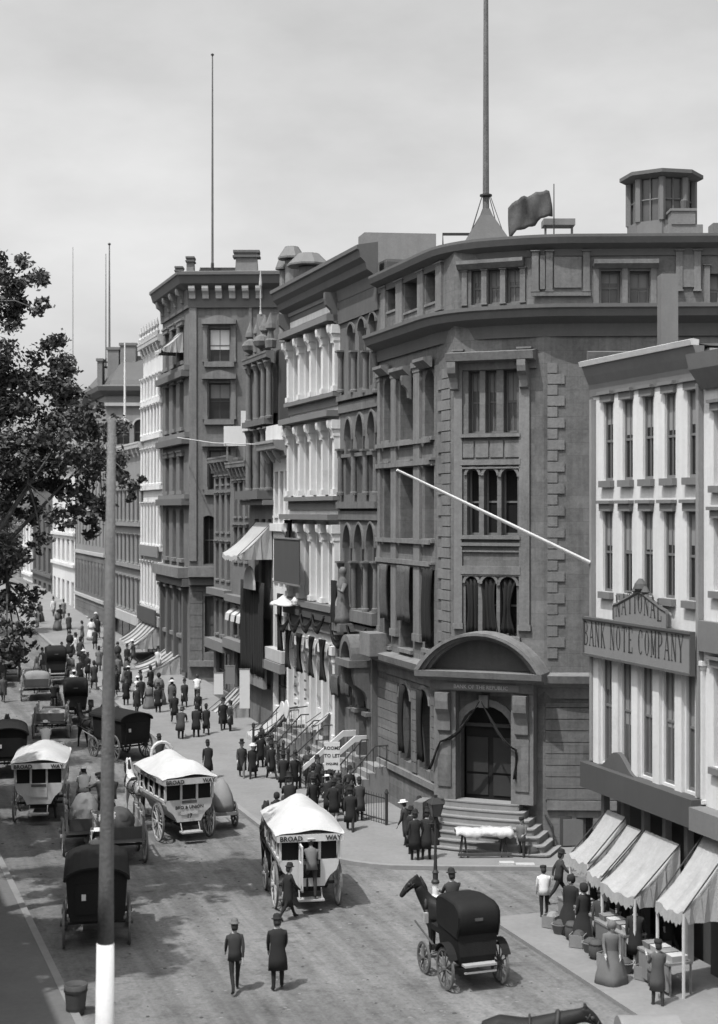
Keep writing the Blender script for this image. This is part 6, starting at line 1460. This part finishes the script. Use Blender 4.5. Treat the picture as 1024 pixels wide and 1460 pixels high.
# trestle with white cloth before the steps, boy, stones
q = at(690, 1226); z0 = .15
tb = empty('trestle_stand', (q.x, q.y, z0), R(2), 'long trestle stand in front of the bank steps', 'trestle')
b = MB(); b.box(-.95,.95,-.28,.28,.86,.9); b.build('top', WOODM, tb)
for x in (-.72,.72):
    for y in (-.24,.24):
        for s in (-.12,.12): b = MB(); b.tube([(x+s,y,0),(x+s*.2,y*.5,.855)], .025, 5); b.build('leg', WOODD, tb)
b = MB(); b.box(-.95,.95,-.34,-.26,.06,.16); b.build('foot_board', WOODD, tb)
b = MB(); b.loft([[( -1.02+2.04*i/16, y + .03*math.sin(i*2.3+j), z + .02*math.sin(i*2.9+j*1.3) + .025*math.sin(i*.9+2*j) + (.11*math.sin(i*1.35+j)*math.sin(i*.7) if j in (0, 4) else 0)) for i in range(17)] for j, (y, z) in enumerate(((-.38,.70 if False else .72),(-.31,.92),(0,.94),(.3,.93),(.34,.75)))], caps=False, closed=False); o = b.build('table_cloth', CLOTHW, None, True); o.location = (q.x,q.y,z0+.03); o.rotation_euler = (0,0,R(2)); o.modifiers.new('t','SOLIDIFY').thickness = .02; tag(o, 'crumpled white cloth laid over the trestle stand', 'cloth')
person(744, 1228, 150, 'stand', 'cap', 'grey', 'boy in grey standing at the end of the trestle stand', 'jacket', h=.82)
for i, (px, w_, h_) in enumerate(((722, .55, .22), (748, .7, .16))):
    q = at(px, 1238); b = MB(); b.frus((0,0),w_,.35,0,(.02,0),w_*.92,.3,h_); o = b.build('stone_block', PALEST); o.location = (q.x,q.y,.0); tag(o, ('taller pale stone block at the kerb below the trestle', 'flatter pale stone block at the kerb below the boy')[i], 'stone block', 'stone blocks at the kerb')
q = at(757, 1226); heap(Vector((q.x,q.y,.15)), .35, .25, .35, WOODD, 'dark heap of goods beside the boy at the kerb', 14, name='goods_heap')['category'] = 'goods'
# areaway railings and stoops along the avenue
def stoop(f, px, w, h_, n, label, rails=True, m=GREYST, white=False):
    u_ = f.u(px); p = f.A + f.e*u_; r = empty('stoop', (p.x, p.y, gz(p.y)+.14), math.atan2(f.e.y, f.e.x), label, 'stoop', 'stoops before the avenue fronts'); T = .30
    for k in range(n):
        z = h_*(1-k/n); b = MB(); b.box(-w/2, w/2, .004 if k == 0 else .6+T*(k-1), .6+T*k, -.1, z); b.build('step', m, r)
    if rails:
        for s in (-1,1):
            x = s*(w/2+.07); y0, y1 = .1, .6+T*(n-1)
            if white:
                b = MB(); b.loft([[(x+d, y, z) for y, z in ((.02,h_+.95),(.7,h_+.95),(y1+.2,.95),(y1+.2,.72),(.7,h_+.68),(.02,h_+.68))] for d in (-.04,.04)]); b.build('side_board', SIGNW, r)
            b = MB(); b.tube([(x,.05,h_+.9),(x,.65,h_+.9),(x,y1,.9),(x,y1+.25,.85)], .035, 6); b.build('handrail', IRON, r)
            for k in range(8):
                y = .15 + (y1-.1)*k/7; zt = h_*max(0, 1-max(0,(y-.6))/max(.01,(y1-.6))); b = MB(); b.tube([(x,y,zt-.05),(x,y,zt+.9)], .016, 4, False); b.build('baluster', IRON, r)
            b = MB(); b.lathe([(.07,-.1),(.06,1.0),(.10,1.05),(.08,1.2),(.02,1.25)], (x,y1+.3), 8); b.build('newel', IRON, r)
    return r
Ft = Fac(tan, line_pt(541), DIR); Fw = Fac(wht, line_pt(485), DIR); Fl = Fac(lw, line_pt(414), DIR); Fo = Fac(orn, line_pt(389.5), DIR)
stoop(Ft, 519, 1.5, 1.5, 7, 'stone stoop with white side boards before the tan front', white=True)
stoop(Fw, 474, 1.5, 1.3, 6, 'iron railed stoop at the right end of the white arcade'); stoop(Fw, 440, 1.6, 1.2, 5, 'iron railed stoop at the middle of the white arcade'); stoop(Fw, 424, 1.4, 1.2, 5, 'iron railed stoop at the left end of the white arcade')
stoop(Fl, 402, 1.5, .6, 3, 'low stoop before the narrow white front', rails=False); stoop(fl, 546, 1.6, 1.5, 6, 'iron railed stoop beside the bank flank')
def railing(p0, p1, label, h_=1.1):
    d = p1-p0; n = int(d.length/.16); r = empty('area_railing', (p0.x,p0.y,gz(p0.y)+.14), math.atan2(d.y,d.x), label, 'railing', 'areaway railings'); Lr = d.length
    for z in (.15,h_-.1): b = MB(); b.box(0,Lr,-.02,.02,z,z+.04); b.build('rail', IRON, r)
    b = MB()
    for k in range(n+1): b.tube([(Lr*k/n,0,0),(Lr*k/n,0,h_+.06)], [.014,.010], 4)
    b.build('railing_bars', IRON, r)['kind'] = 'stuff'
    for x in (0,Lr): b = MB(); b.lathe([(.06,0),(.06,h_+.1),(.09,h_+.15),(.03,h_+.3)], (x,0), 8); b.build('post', IRON, r)
    return r
def fo_(f, px, off): return f.A + f.e*f.u(px) + Vector((-f.e.y,f.e.x,0))*off
railing(fo_(fl, 572, 2.3), fo_(fl, 548, 2.3), 'iron railing along the bank areaway next to the corner'); railing(fo_(Ft, 538, 2.3), fo_(Ft, 524, 2.3), 'iron railing before the tan front'); railing(fo_(Ft, 510, 2.3), fo_(Ft, 490, 2.3), 'iron railing left of the white sided stoop'); railing(fo_(Fw, 468, 2.2), fo_(Fw, 447, 2.2), 'iron railing before the white arcade'); railing(fo_(fl, 606, 1.6), fo_(fl, 578, 2.3), 'iron railing on the bank flank under the arched windows')
b = MB(); 
hr = empty('cellar_rail', tuple(at(788, 1216)), R(8), 'sloping iron handrail at the right of the bank steps', 'handrail')
b = MB(); b.tube([(-.5,1.2,2.0),(0,0,.95),(.05,-.1,.15)], .04, 6); b.build('handrail', IRON, hr)
b = MB(); b.box(.35,1.3,.2,.9,.1,1.25); b.build('cellar_bulkhead', WOODD, hr); b = MB(); b.box(.45,1.2,.17,.199,.2,1.15); b.build('panel', TRIMM, hr)
# white notice board hung near the tan front
q = fo_(Ft, 540, 2.1); nbd = empty('notice_board', (q.x,q.y,gz(q.y)+.14), math.atan2(-1,.0)+R(90), 'white notice board with three dark lines standing beside the tan front stoop', 'notice board')
zb0, zb1 = pz(1098,q.y)-.14, pz(1058,q.y)-.14
b = MB(); b.box(-.33,.33,-.03,.03,zb0,zb1); bo = b.build('board', SIGNW, nbd)
for k, t in enumerate(('ROOMS', 'TO LET', 'INQUIRE')): txt(t, .2 if k < 2 else .13, Matrix(((1,0,0,0),(0,0,-1,-.036),(0,1,0,zb1-.32-.32*k),(0,0,0,1))), INK, bo, bold=.004)
for x in (-.28,.28): b = MB(); b.box(x-.03,x+.03,.031,.07,0,zb1); b.build('post', WOODM, nbd)
# slanting white shop signs over the pavement of the low white front
awning(Fl, 398, 409, 1018, 1045, 1.7, 'white lettered cellar awning sloping out before the white arcade', stripes='plain', side=False)
awning(Fw, 463, 472, 1015, 1032, .9, 'narrow white canopy over the white arcade stoop', stripes='plain', side=False, group='awnings over the pavement')
# oval and square trade signs on the ground floor
for f_, px, y0, y1, off, w_, lab in ((Fw, 428, 1000, 1022, .9, .75, 'pale oval trade sign left of the white arcade door'), (Fw, 440, 998, 1024, 1.1, .75, 'second oval trade sign on the white arcade ground floor')):
    q = fo_(f_, px, off); r = empty('trade_sign', (q.x,q.y,pz(y1,q.y)), ANG, lab, 'sign', 'trade signs'); h_ = pz(y0,q.y)-pz(y1,q.y)
    b = MB(); b.loft([[(w_*.5*math.cos(2*PI*k/18), d, h_/2+h_/2*math.sin(2*PI*k/18)) for k in range(18)] for d in (0,.06)]); b.build('board', SIGNW, r)
    b = MB(); b.tube([(0,.0,h_/2),(0,-off+.05,h_/2+.1)], .03, 5); b.build('bracket', IRON, r)
# poster boards near the hotel corner
for px, y0, y1, off, lab, m in ((328, 960, 990, .7, 'tall white poster beside the slim grey front doorway', SIGNW), (345, 950, 975, .7, 'small dark poster board on the slim front', SIGNG), (374, 955, 1010, 1.0, 'narrow white hanging sign by the black drapery', SIGNW)):
    f_ = Fac(rt, line_pt(331), DIR); q = fo_(f_, px, off); r = empty('poster_board', (q.x,q.y,pz(y1,q.y)), 0, lab, 'poster board'); h_ = pz(y0,q.y)-pz(y1,q.y)
    b = MB(); b.box(-.28,.28,-.03,.03,0,h_); b.build('board', m, r); b = MB(); b.box(-.3,.3,-.04,.04,h_+.001,h_+.06); b.build('batten', WOODM, r)
# ---- stalls under the awnings at the right
fr_ = Fac(note, A1, e1)
for i, (pa, pb, yt, yb, pr, lab) in enumerate(((868, 895, 1160, 1220, 1.25, 'white stall awning nearest the bank corner, on a pale post'), (897, 918, 1180, 1240, 1.3, 'second stall awning from the bank corner, narrower and tilted'), (922, 972, 1194, 1262, 1.4, 'broad white stall awning with gathered side curtain'))):
    awning(fr_, pa, pb, yt, yb, pr, lab, m=CANVAS, stripes='plain', posts=True, group='stall awnings', val=.34)
awning(fb, 1010, 1050, 1192, 1285, 1.5, 'stall awning cut by the right frame edge', m=CANVAS, stripes='plain', posts=True, group='stall awnings', val=.34)
def stall(f, px, off, w, label, m=WOODM, h_=.85, cloth=None):
    q = fo_(f, px, off); r = empty('market_stall', (q.x,q.y,.12), math.atan2(f.e.y,f.e.x), label, 'stall', 'pavement stalls')
    b = MB(); b.box(-w/2,w/2,-.35,.35,h_-.06,h_); b.build('top', WOODM, r)
    b = MB(); b.box(-w/2+.05,w/2-.05,.30,.33,.1,h_-.061); b.build('front_panel', m, r)
    for x in (-w/2+.05,w/2-.05):
        for y in (-.3,.29): b = MB(); b.box(x-.03,x+.03,y-.03,y+.0,0,h_-.061); b.build('leg', WOODM, r)
    for k in range(4):
        b = MB(); x = -w/2+.2+(w-.4)*k/3; b.frus((x,0),.28,.4,h_+.001,(x,0),.34,.46,h_+.16); b.build('tray', WOODM if k%2 else PALEST, r)
    return r
stall(fr_, 878, 1.25, 1.3, 'pale pavement stall below the awning nearest the bank corner', WOODM); stall(fr_, 908, 1.25, 1.2, 'dark fronted stall under the second awning', WOODD); stall(fr_, 946, 1.35, 1.7, 'stall with trays under the broad awning', COAT3); stall(fb, 1020, 1.5, 1.6, 'pale bench stall at the right frame edge', WOODM)
# ================================================================ THE CROWD
P = person
P(335,1415, 20,'step','bowler','charcoal','man in pale hat and short coat crossing the near roadway', 'jacket', hm=COAT3)
P(396,1412, 8,'stand','bowler','black','man in long black coat seen from behind on the near roadway')
P(411,1312, -60,'walk','bowler','black','dark man stepping past the rear wheel of the nearer omnibus')
P(0,0, 11,'climb','straw','grey','passenger in grey climbing through the open omnibus door','jacket', loc=Vector(rel(om2,(-2.0,-.02,.47))))
P(776,1312, 5,'stand','cap','shirt','man with white shirt back and dark trousers by the crossing','jacket', h=.93)
P(797,1288, -75,'stride','bowler','charcoal','man striding away from the shirt sleeved man near the crossing','jacket')
P(832,1350, 30,'stand','bonnet','black','woman in wide black dress and bonnet facing the stalls','dress')
P(848,1326, -30,'step','bowler','black','man in dark coat beside the woman in black')
P(872,1408, 170,'stand','bonnet','grey','woman in grey dress and grey bonnet near the stalls','dress', hm=COAT3, dm=COAT3)
P(906,1384, -20,'walk','top','black','tall hatted man in black walking along the stalls')
P(938,1440, 10,'carry','cap','drab','man in drab coat carrying a light box near the frame corner')
P(846,1292, -60,'stand','straw','black','man in white straw hat under the first stall awning')
P(874,1326, 80,'stand',None,'grey','bare headed stall keeper in grey behind the first counter','jacket')
P(890,1342, 70,'stand','bowler','charcoal','customer in charcoal at the second stall')
P(592,1232, 15,'stand','bowler','black','left man of the two in black talking on the bank corner pavement')
P(608,1231, -25,'stand','top','black','right man of the two in black with tall hat on the bank corner pavement')
P(579,1212, 60,'stand','straw','charcoal','man with straw hat near the bank areaway railing'); P(617,1212, 100,'stand','bonnet','black','woman in black by the bank steps','dress')
P(598,1204, 0,'step','bowler','black','man in black walking up toward the bank railing')
P(343,1115, 175,'walk','top','greyleg','tall hatted man in light trousers, left of the couple on the pavement'); P(357,1112, 185,'step','straw','black','man in black with white straw hat, right of the couple on the pavement')
P(379,1108, 170,'stand','bowler','paleleg','man in black coat and pale trousers beside the cellar awning'); P(368,1098, 20,'stand','bowler','black','dark man standing under the white cellar awning')
P(405,1128, 5,'walk','top','black','man in black frock coat passing the iron stoops'); P(424,1132, 190,'stand','top','black','broad man in black facing down the avenue by the stoops'); P(434,1126, 170,'stand','bowler','charcoal','companion in charcoal close beside the broad man in black')
P(393,1192, 8,'walk','bonnet','black','woman in black at the kerb left of the nearer omnibus','dress'); P(411,1188, 10,'walk','top','charcoal','man escorting the woman in black at the kerb')
P(441,1166, 20,'stand','bowler','black','dark man on the pavement beyond the nearer omnibus roof'); P(463,1172, 10,'reach','straw','black','man lifting his arms near the omnibus horses'); P(480,1182, -15,'stand','bowler','paleleg','man in pale trousers right of the omnibus roof'); P(494,1190, 0,'walk','top','black','tall hatted man with a coat just before the railing')
P(502,1160, 200,'stand','bowler','black','man in black standing beside the white sided stoop'); P(455,1140, 180,'step','bowler','charcoal','man in charcoal coming down the pavement by the arcade')
P(284,1024, 180,'stand','bowler','black','man with white shirt front facing down the avenue near the striped awning'); P(257,1052, 0,'bend','cap','charcoal','stooping man in charcoal seen from behind on the sunny pavement'); P(279,1053, -10,'stand','bowler','black','man in black beside the stooping man')
P(281,996, 10,'reach',None,'shirt','man in white shirt sleeves by the hotel wall','jacket'); P(247,1008, 40,'stand','bowler','black','dark man below the hotel corner pilaster'); P(262,1012, 200,'walk','bowler','charcoal','man in charcoal between the hotel and the pavement')
P(231,1019, 180,'stand','top','black','tall hatted man with open coat walking from the striped awnings'); P(218,1010, 170,'walk','bonnet','grey','woman in grey dress below the striped awnings','dress', dm=COAT3); P(204,1006, 20,'step','bowler','black','man in black under the hotel striped awning'); P(194,1003, 0,'stand','straw','linen','man in pale linen coat under the shop awning'); P(211,996, 60,'stand','bowler','black','second man in black in the awning shade')
P(116,974, 180,'stand','bowler','black','dark figure left in the knot of people before the wide pale awning'); P(127,976, 175,'stand','top','black','dark figure right in the knot of people before the wide pale awning'); P(138,988, 20,'walk','bowler','charcoal','man crossing before the wide pale awning'); P(104,966, 0,'stand','bonnet','grey','woman in pale dress beside the far carriage','dress', dm=COAT4)
P(294,1114, 10,'stand','bowler','black','man in black walking beyond omnibus 17 at its right'); P(139,1062, 5,'walk','straw','black','man in black with white hat left of the wooden pole'); P(172,1050, -10,'stand','bowler','black','dark man right of the wooden pole')
P(331,1046, 100,'stand','bowler','charcoal','man leaning by the broad striped awning'); P(316,1040, 190,'step','top','black','man in black coming out under the broad striped awning'); P(6,1004, 190,'walk','bowler','drab','lone walker on the far roadway at the left')
P(70,1160, 15,'stride','bowler','drab','man in drab clothes hurrying behind the shaded omnibus')
for k, (px, py, o_) in enumerate(((92,952,'black'),(110,950,'charcoal'),(124,955,'black'),(140,960,'grey'),(152,965,'black'),(170,985,'charcoal'),(186,985,'black'),(65,958,'drab'),(150,1000,'charcoal'),(183,1012,'black'))):
    P(px,py, (180,0,170,10,190)[k%5], ('stand','walk','step')[k%3], ('bowler','top','straw','bowler')[k%4], o_, ('far pedestrian near the white fronts, half lost in foliage','far pedestrian in charcoal beneath the pale awning','far pedestrian in black beneath the pale awning edge','far pedestrian in grey nearest the wooden pole','far pedestrian partly behind the wooden pole','charcoal figure at the shop door right of the pole','black figure at the iron front shop door','drab figure far up the avenue by the carriages','charcoal figure behind the pole, low on the pavement','black figure next to the shop steps right of the pole')[k])
# the farther pavement crowd, one figure each
rc = random.Random(21); PLACE = ('by the grey shop front', 'beneath the mansard block', 'under the wide pale awning', 'near the half hidden white front', 'beside the far carriages')
LOOK = ('black frock coat', 'charcoal coat', 'drab jacket', 'grey coat', 'pale linen coat'); OK_ = ('black', 'charcoal', 'drab', 'grey', 'linen')
HATN = (('top', 'tall hat'), ('bowler', 'round hat'), ('straw', 'straw hat'), ('cap', 'flat cap'))
for k in range(30):
    Y = 84 + k*2.1 + rc.uniform(-1, 1); off = rc.uniform(1.2, 6.0); q = onl(Y, off); q.z = gz(Y)+.14; h_ = HATN[(k*3+k//5) % 4]; i = k % 5
    if k % 4 == 3: P(0,0, rc.choice((0,180,20,200)), 'stand', 'bonnet', OK_[i], 'woman in %s and bonnet %s' % (LOOK[i], PLACE[(k//6) % 5]), 'dress', loc=q, group='crowd on the far pavement')
    else: P(0,0, rc.choice((0,180,20,200,90)), rc.choice(('stand','walk','step')), h_[0], OK_[i], 'man in %s and %s %s, %s' % (LOOK[i], h_[1], PLACE[(k//6) % 5], ('wall side','midway','kerb side')[min(2, int((off-1.2)/1.6))]), loc=q, group='crowd on the far pavement')

# straw, dung and scraps trodden into the roadway
rl = random.Random(77)
for nm, m, n_, sz, lab in (('litter', mat('dung', .05, .95, .3, 5), 300, .036, 'dark droppings and dirt clods on the roadway'), ('straw_litter', mat('straw_scraps', .22, .95, .3, 5), 420, .026, 'straw and paper scraps on the roadway')):
    b = MB()
    for k in range(n_):
        Y = 36 + 60*rl.random()**1.4; X = rl.uniform(-9.0-.34*(Y-42), .871 - NS*(Y-63.1) - 6.8) if Y > 50 else rl.uniform(-6.5, 8.5 - .3*(Y-36)); s_ = sz*rl.uniform(.5, 1.9); z = gz(Y); a = rl.uniform(0, 6)
        q = [(X+s_*math.cos(a+t)*(1.6 if nm != 'litter' else 1), Y+s_*math.sin(a+t)*(.35 if nm != 'litter' else 1), z) for t in (0, 1.57, 3.14, 4.71)]
        b.loft([q, [(X + (x-X)*.5, Y + (y-Y)*.5, z + s_*.3) for x, y, _ in q]])
    o = b.build(nm, m); tag(o, kind='stuff')

# unseen buildings added west of the kerb to block low sky light
for k, (Ya, Yb, h_, lab) in enumerate(((14, 44, 19, 'plain unseen stone building added near the far-side kerb to block sky light'), (46, 78, 22, 'taller unseen stone building added beyond the churchyard trees to block sky light'), (80, 150, 20, 'long unseen stone block added across the avenue to block sky light'))):
    A_ = Vector((-9.28 - .359*(Yb-42.2) - 10, Yb, 0)); d_ = Vector((.359, -1, 0)).normalized(); r = empty('sky_blocking_building', (A_.x, A_.y, 0), math.atan2(d_.y, d_.x), lab, 'building', 'unseen added buildings')
    f = Fac(r, A_, d_); Lx = (Yb-Ya)*1.06; n_ = int(Lx/4); H = [(Lx*(i+.3)/n_, Lx*(i+.7)/n_, z, z+2.4, 0) for i in range(n_) for z in (2, 6.5, 11, 15.2)]
    f.wall('wall', DARKST, 0, Lx, -.3, h_, H, .3)
    for h in H: f.window(h, .3, blind=0, mull=0)
    cornice(f, CORN, 0, Lx, h_-.5, h_+.3, .5, 0); f.mass(DARKST, 0, Lx, 10, -.3, h_-.05)

# small round headed porch with scroll consoles between the tan front and the bank, bunting on the piers
U = Ft.u(528)
def aps(r, n=12): return [(U + r*math.cos(PI*k/n), r*math.sin(PI*k/n)) for k in range(n+1)]
z_p = Ft.z(527, 938)
Ft.part('porch_arch', TAN, lambda b: b.loft([[(o[0], .1, z_p+o[1]*1.25), (o[0], 1.15, z_p+o[1]*1.25), (i[0], 1.15, z_p+i[1]*1.25), (i[0], .1, z_p+i[1]*1.25)] for o, i in zip(aps(.85), aps(.62))]))
Ft.part('porch_recess', SASHD, lambda b: b.loft([[(u, d, z_p+.001+z*1.25) for u, z in aps(.63)] for d in (.1, .35)]))
Ft.box('porch_shelf', TAN, U-.95, U+.95, .1, 1.3, z_p-.3, z_p-.002)
for u_ in (U-.72, U+.72): Ft.bracket(TAN, u_, .34, z_p-2.2, z_p-.31, .95, .1, 'console'); Ft.pilaster(TAN, u_, .4, .2, z_p-2.25, .35)
for k, px in enumerate((491, 505)):
    drape(Ft, Ft.u(px), 1.0, Ft.z(px, 990), Ft.z(px, 962), .4, ('scalloped dark bunting on the left pier of the tan front', 'scalloped dark bunting on the right pier of the tan front')[k], m=CRAPEG, seed=80+k, pinch=-.1)
def swag(f, pa, pb, py, dep, d, label, m=CRAPE):
    ua, ub = f.u(pa), f.u(pb); z0 = f.z((pa+pb)/2, py); p_ = f.A + f.e*ua; n_ = Vector((-f.e.y, f.e.x, 0)); b = MB(); b.M = Matrix(((f.e.x,n_.x,0,0),(f.e.y,n_.y,0,0),(0,0,1,0),(0,0,0,1))); rows = []
    for i in range(13):
        t = i/12; s_ = math.sin(PI*t); rows.append([((ub-ua)*t, d + .06*math.sin(j*2.2+i*.4)+.08*s_, -dep*s_ - (.10+.30*s_)*j/4) for j in range(5)])
    b.loft(rows, caps=False, closed=False); o = b.build('mourning_drape', m, None, True); o.location = (p_.x, p_.y, z0); o.modifiers.new('t', 'SOLIDIFY').thickness = .03; return tag(o, label, 'drape', 'mourning drapes')
for k, (a, b_) in enumerate(((417, 433), (433, 450), (450, 467), (467, 484))): swag(Fw, a, b_, 876, .5, .75, 'black swag looped along the white arcade ledge, %s from the low white front' % ('first', 'second', 'third', 'fourth')[k])
for k, (a, b_) in enumerate(((487, 512), (512, 539))): swag(Ft, a, b_, 893, .6, .55, ('black swag under the statue shelf of the tan front', 'black swag beside the statue toward the bank')[k])
P(884,1296, 60,'stand','bowler','black','man in black in the shade behind the second stall'); P(908,1312, 80,'step','cap','charcoal','man in flat cap in the shade under the broad awning','jacket'); P(926,1330, -40,'stand','straw','black','dark man in straw hat leaning over the broad awning stall'); P(952,1362, 30,'walk','bowler','black','dark man between the broad awning and the frame edge'); P(856,1356, -20,'walk','bowler','charcoal','man in charcoal passing the first stall counter'); P(814,1336, 150,'stand','bonnet','black','woman in black crossing toward the stalls','dress')

for k, (px, py, fa, po, ht, of, lab) in enumerate(((386,1118,20,'walk','bowler','black','man in black on the pavement just past the cellar awning'),(447,1150,-30,'walk','bowler','black','man in black stepping toward the white sided stoop'),(470,1158,60,'stand','bowler','drab','man in drab coat by the iron railing of the tan front'),(487,1168,170,'step','top','black','man in black descending past the notice board'),(512,1180,10,'stand','bowler','charcoal','man in charcoal at the railing below the notice board'),(300,1046,20,'walk','bowler','black','man in black on open pavement beside the striped awning'),(585,1222,-60,'talk','bowler','black','stout man in black gesturing in the bank corner group'))):
    P(px, py, fa, po, ht, of, lab, h=1.0)

# baskets, crates and kegs set down around the stalls
rk = random.Random(5)
for k, (px, off, kind, lab) in enumerate(((852, 2.1, 'crate', 'slatted crate before the stall nearest the bank corner'), (868, 2.2, 'basket', 'round basket heaped with dark goods by the first stall'), (884, 2.15, 'keg', 'small keg between the first and second stalls'), (899, 2.25, 'crate', 'slatted crate before the second stall'), (915, 2.2, 'basket', 'round basket heaped with goods by the second stall'), (930, 2.35, 'keg', 'small keg before the broad awning stall'), (948, 2.3, 'crate', 'slatted crate below the broad awning stall'), (966, 2.2, 'basket', 'round basket under the broad awning edge'), (984, 1.9, 'crate', 'slatted crate between the last two awnings'), (1002, 2.0, 'keg', 'small keg near the last stall at the frame edge'))):
    q = fo_(fr_, px + 14, off - .3); r = empty({'crate': 'wooden_crate', 'basket': 'basket', 'keg': 'keg'}[kind], (q.x, q.y, .12), rk.uniform(0, 1.5), lab, kind, 'goods on the pavement'); b = MB()
    if kind == 'crate':
        b.box(-.26,.26,-.2,.2,.02,.04); b.build('bottom', WOODM, r)
        for s_ in (-1, 1):
            b = MB(); b.box(-.28,.28,s_*.2-.012,s_*.2+.012,.02,.36); b.build('side', WOODM, r); b = MB(); b.box(s_*.28-.012,s_*.28+.012,-.18,.18,.02,.36); b.build('side', WOODM, r)
        b = MB(); b.loft([[(.25*c_*math.cos(2*PI*j/10), .17*c_*math.sin(2*PI*j/10), z) for j in range(10)] for c_, z in ((1,.2),(1,.34),(.6,.42),(.1,.45))]); b.build('contents', rk.choice((WOODD, COAT5, GREYST)), r)
    elif kind == 'basket':
        b.lathe([(.18,0),(.25,.26),(.28,.28),(.23,.28),(.17,.05)], n=12); b.build('wicker', WOODM, r, True); b = MB(); b.lathe([(.22,.2),(.21,.3),(.1,.39),(.02,.41)], n=10); b.build('contents', rk.choice((WOODD, GREYST)), r)
    else:
        b.lathe([(.16,0),(.2,.15),(.21,.25),(.2,.36),(.16,.5),(.02,.5)], n=12); b.build('staves', WOODD, r, True)
        for z in (.1,.4): b = MB(); b.lathe([(.17,z-.02),(.205,z-.02),(.205,z+.02),(.17,z+.02)], n=12); b.build('hoop', IRON, r)
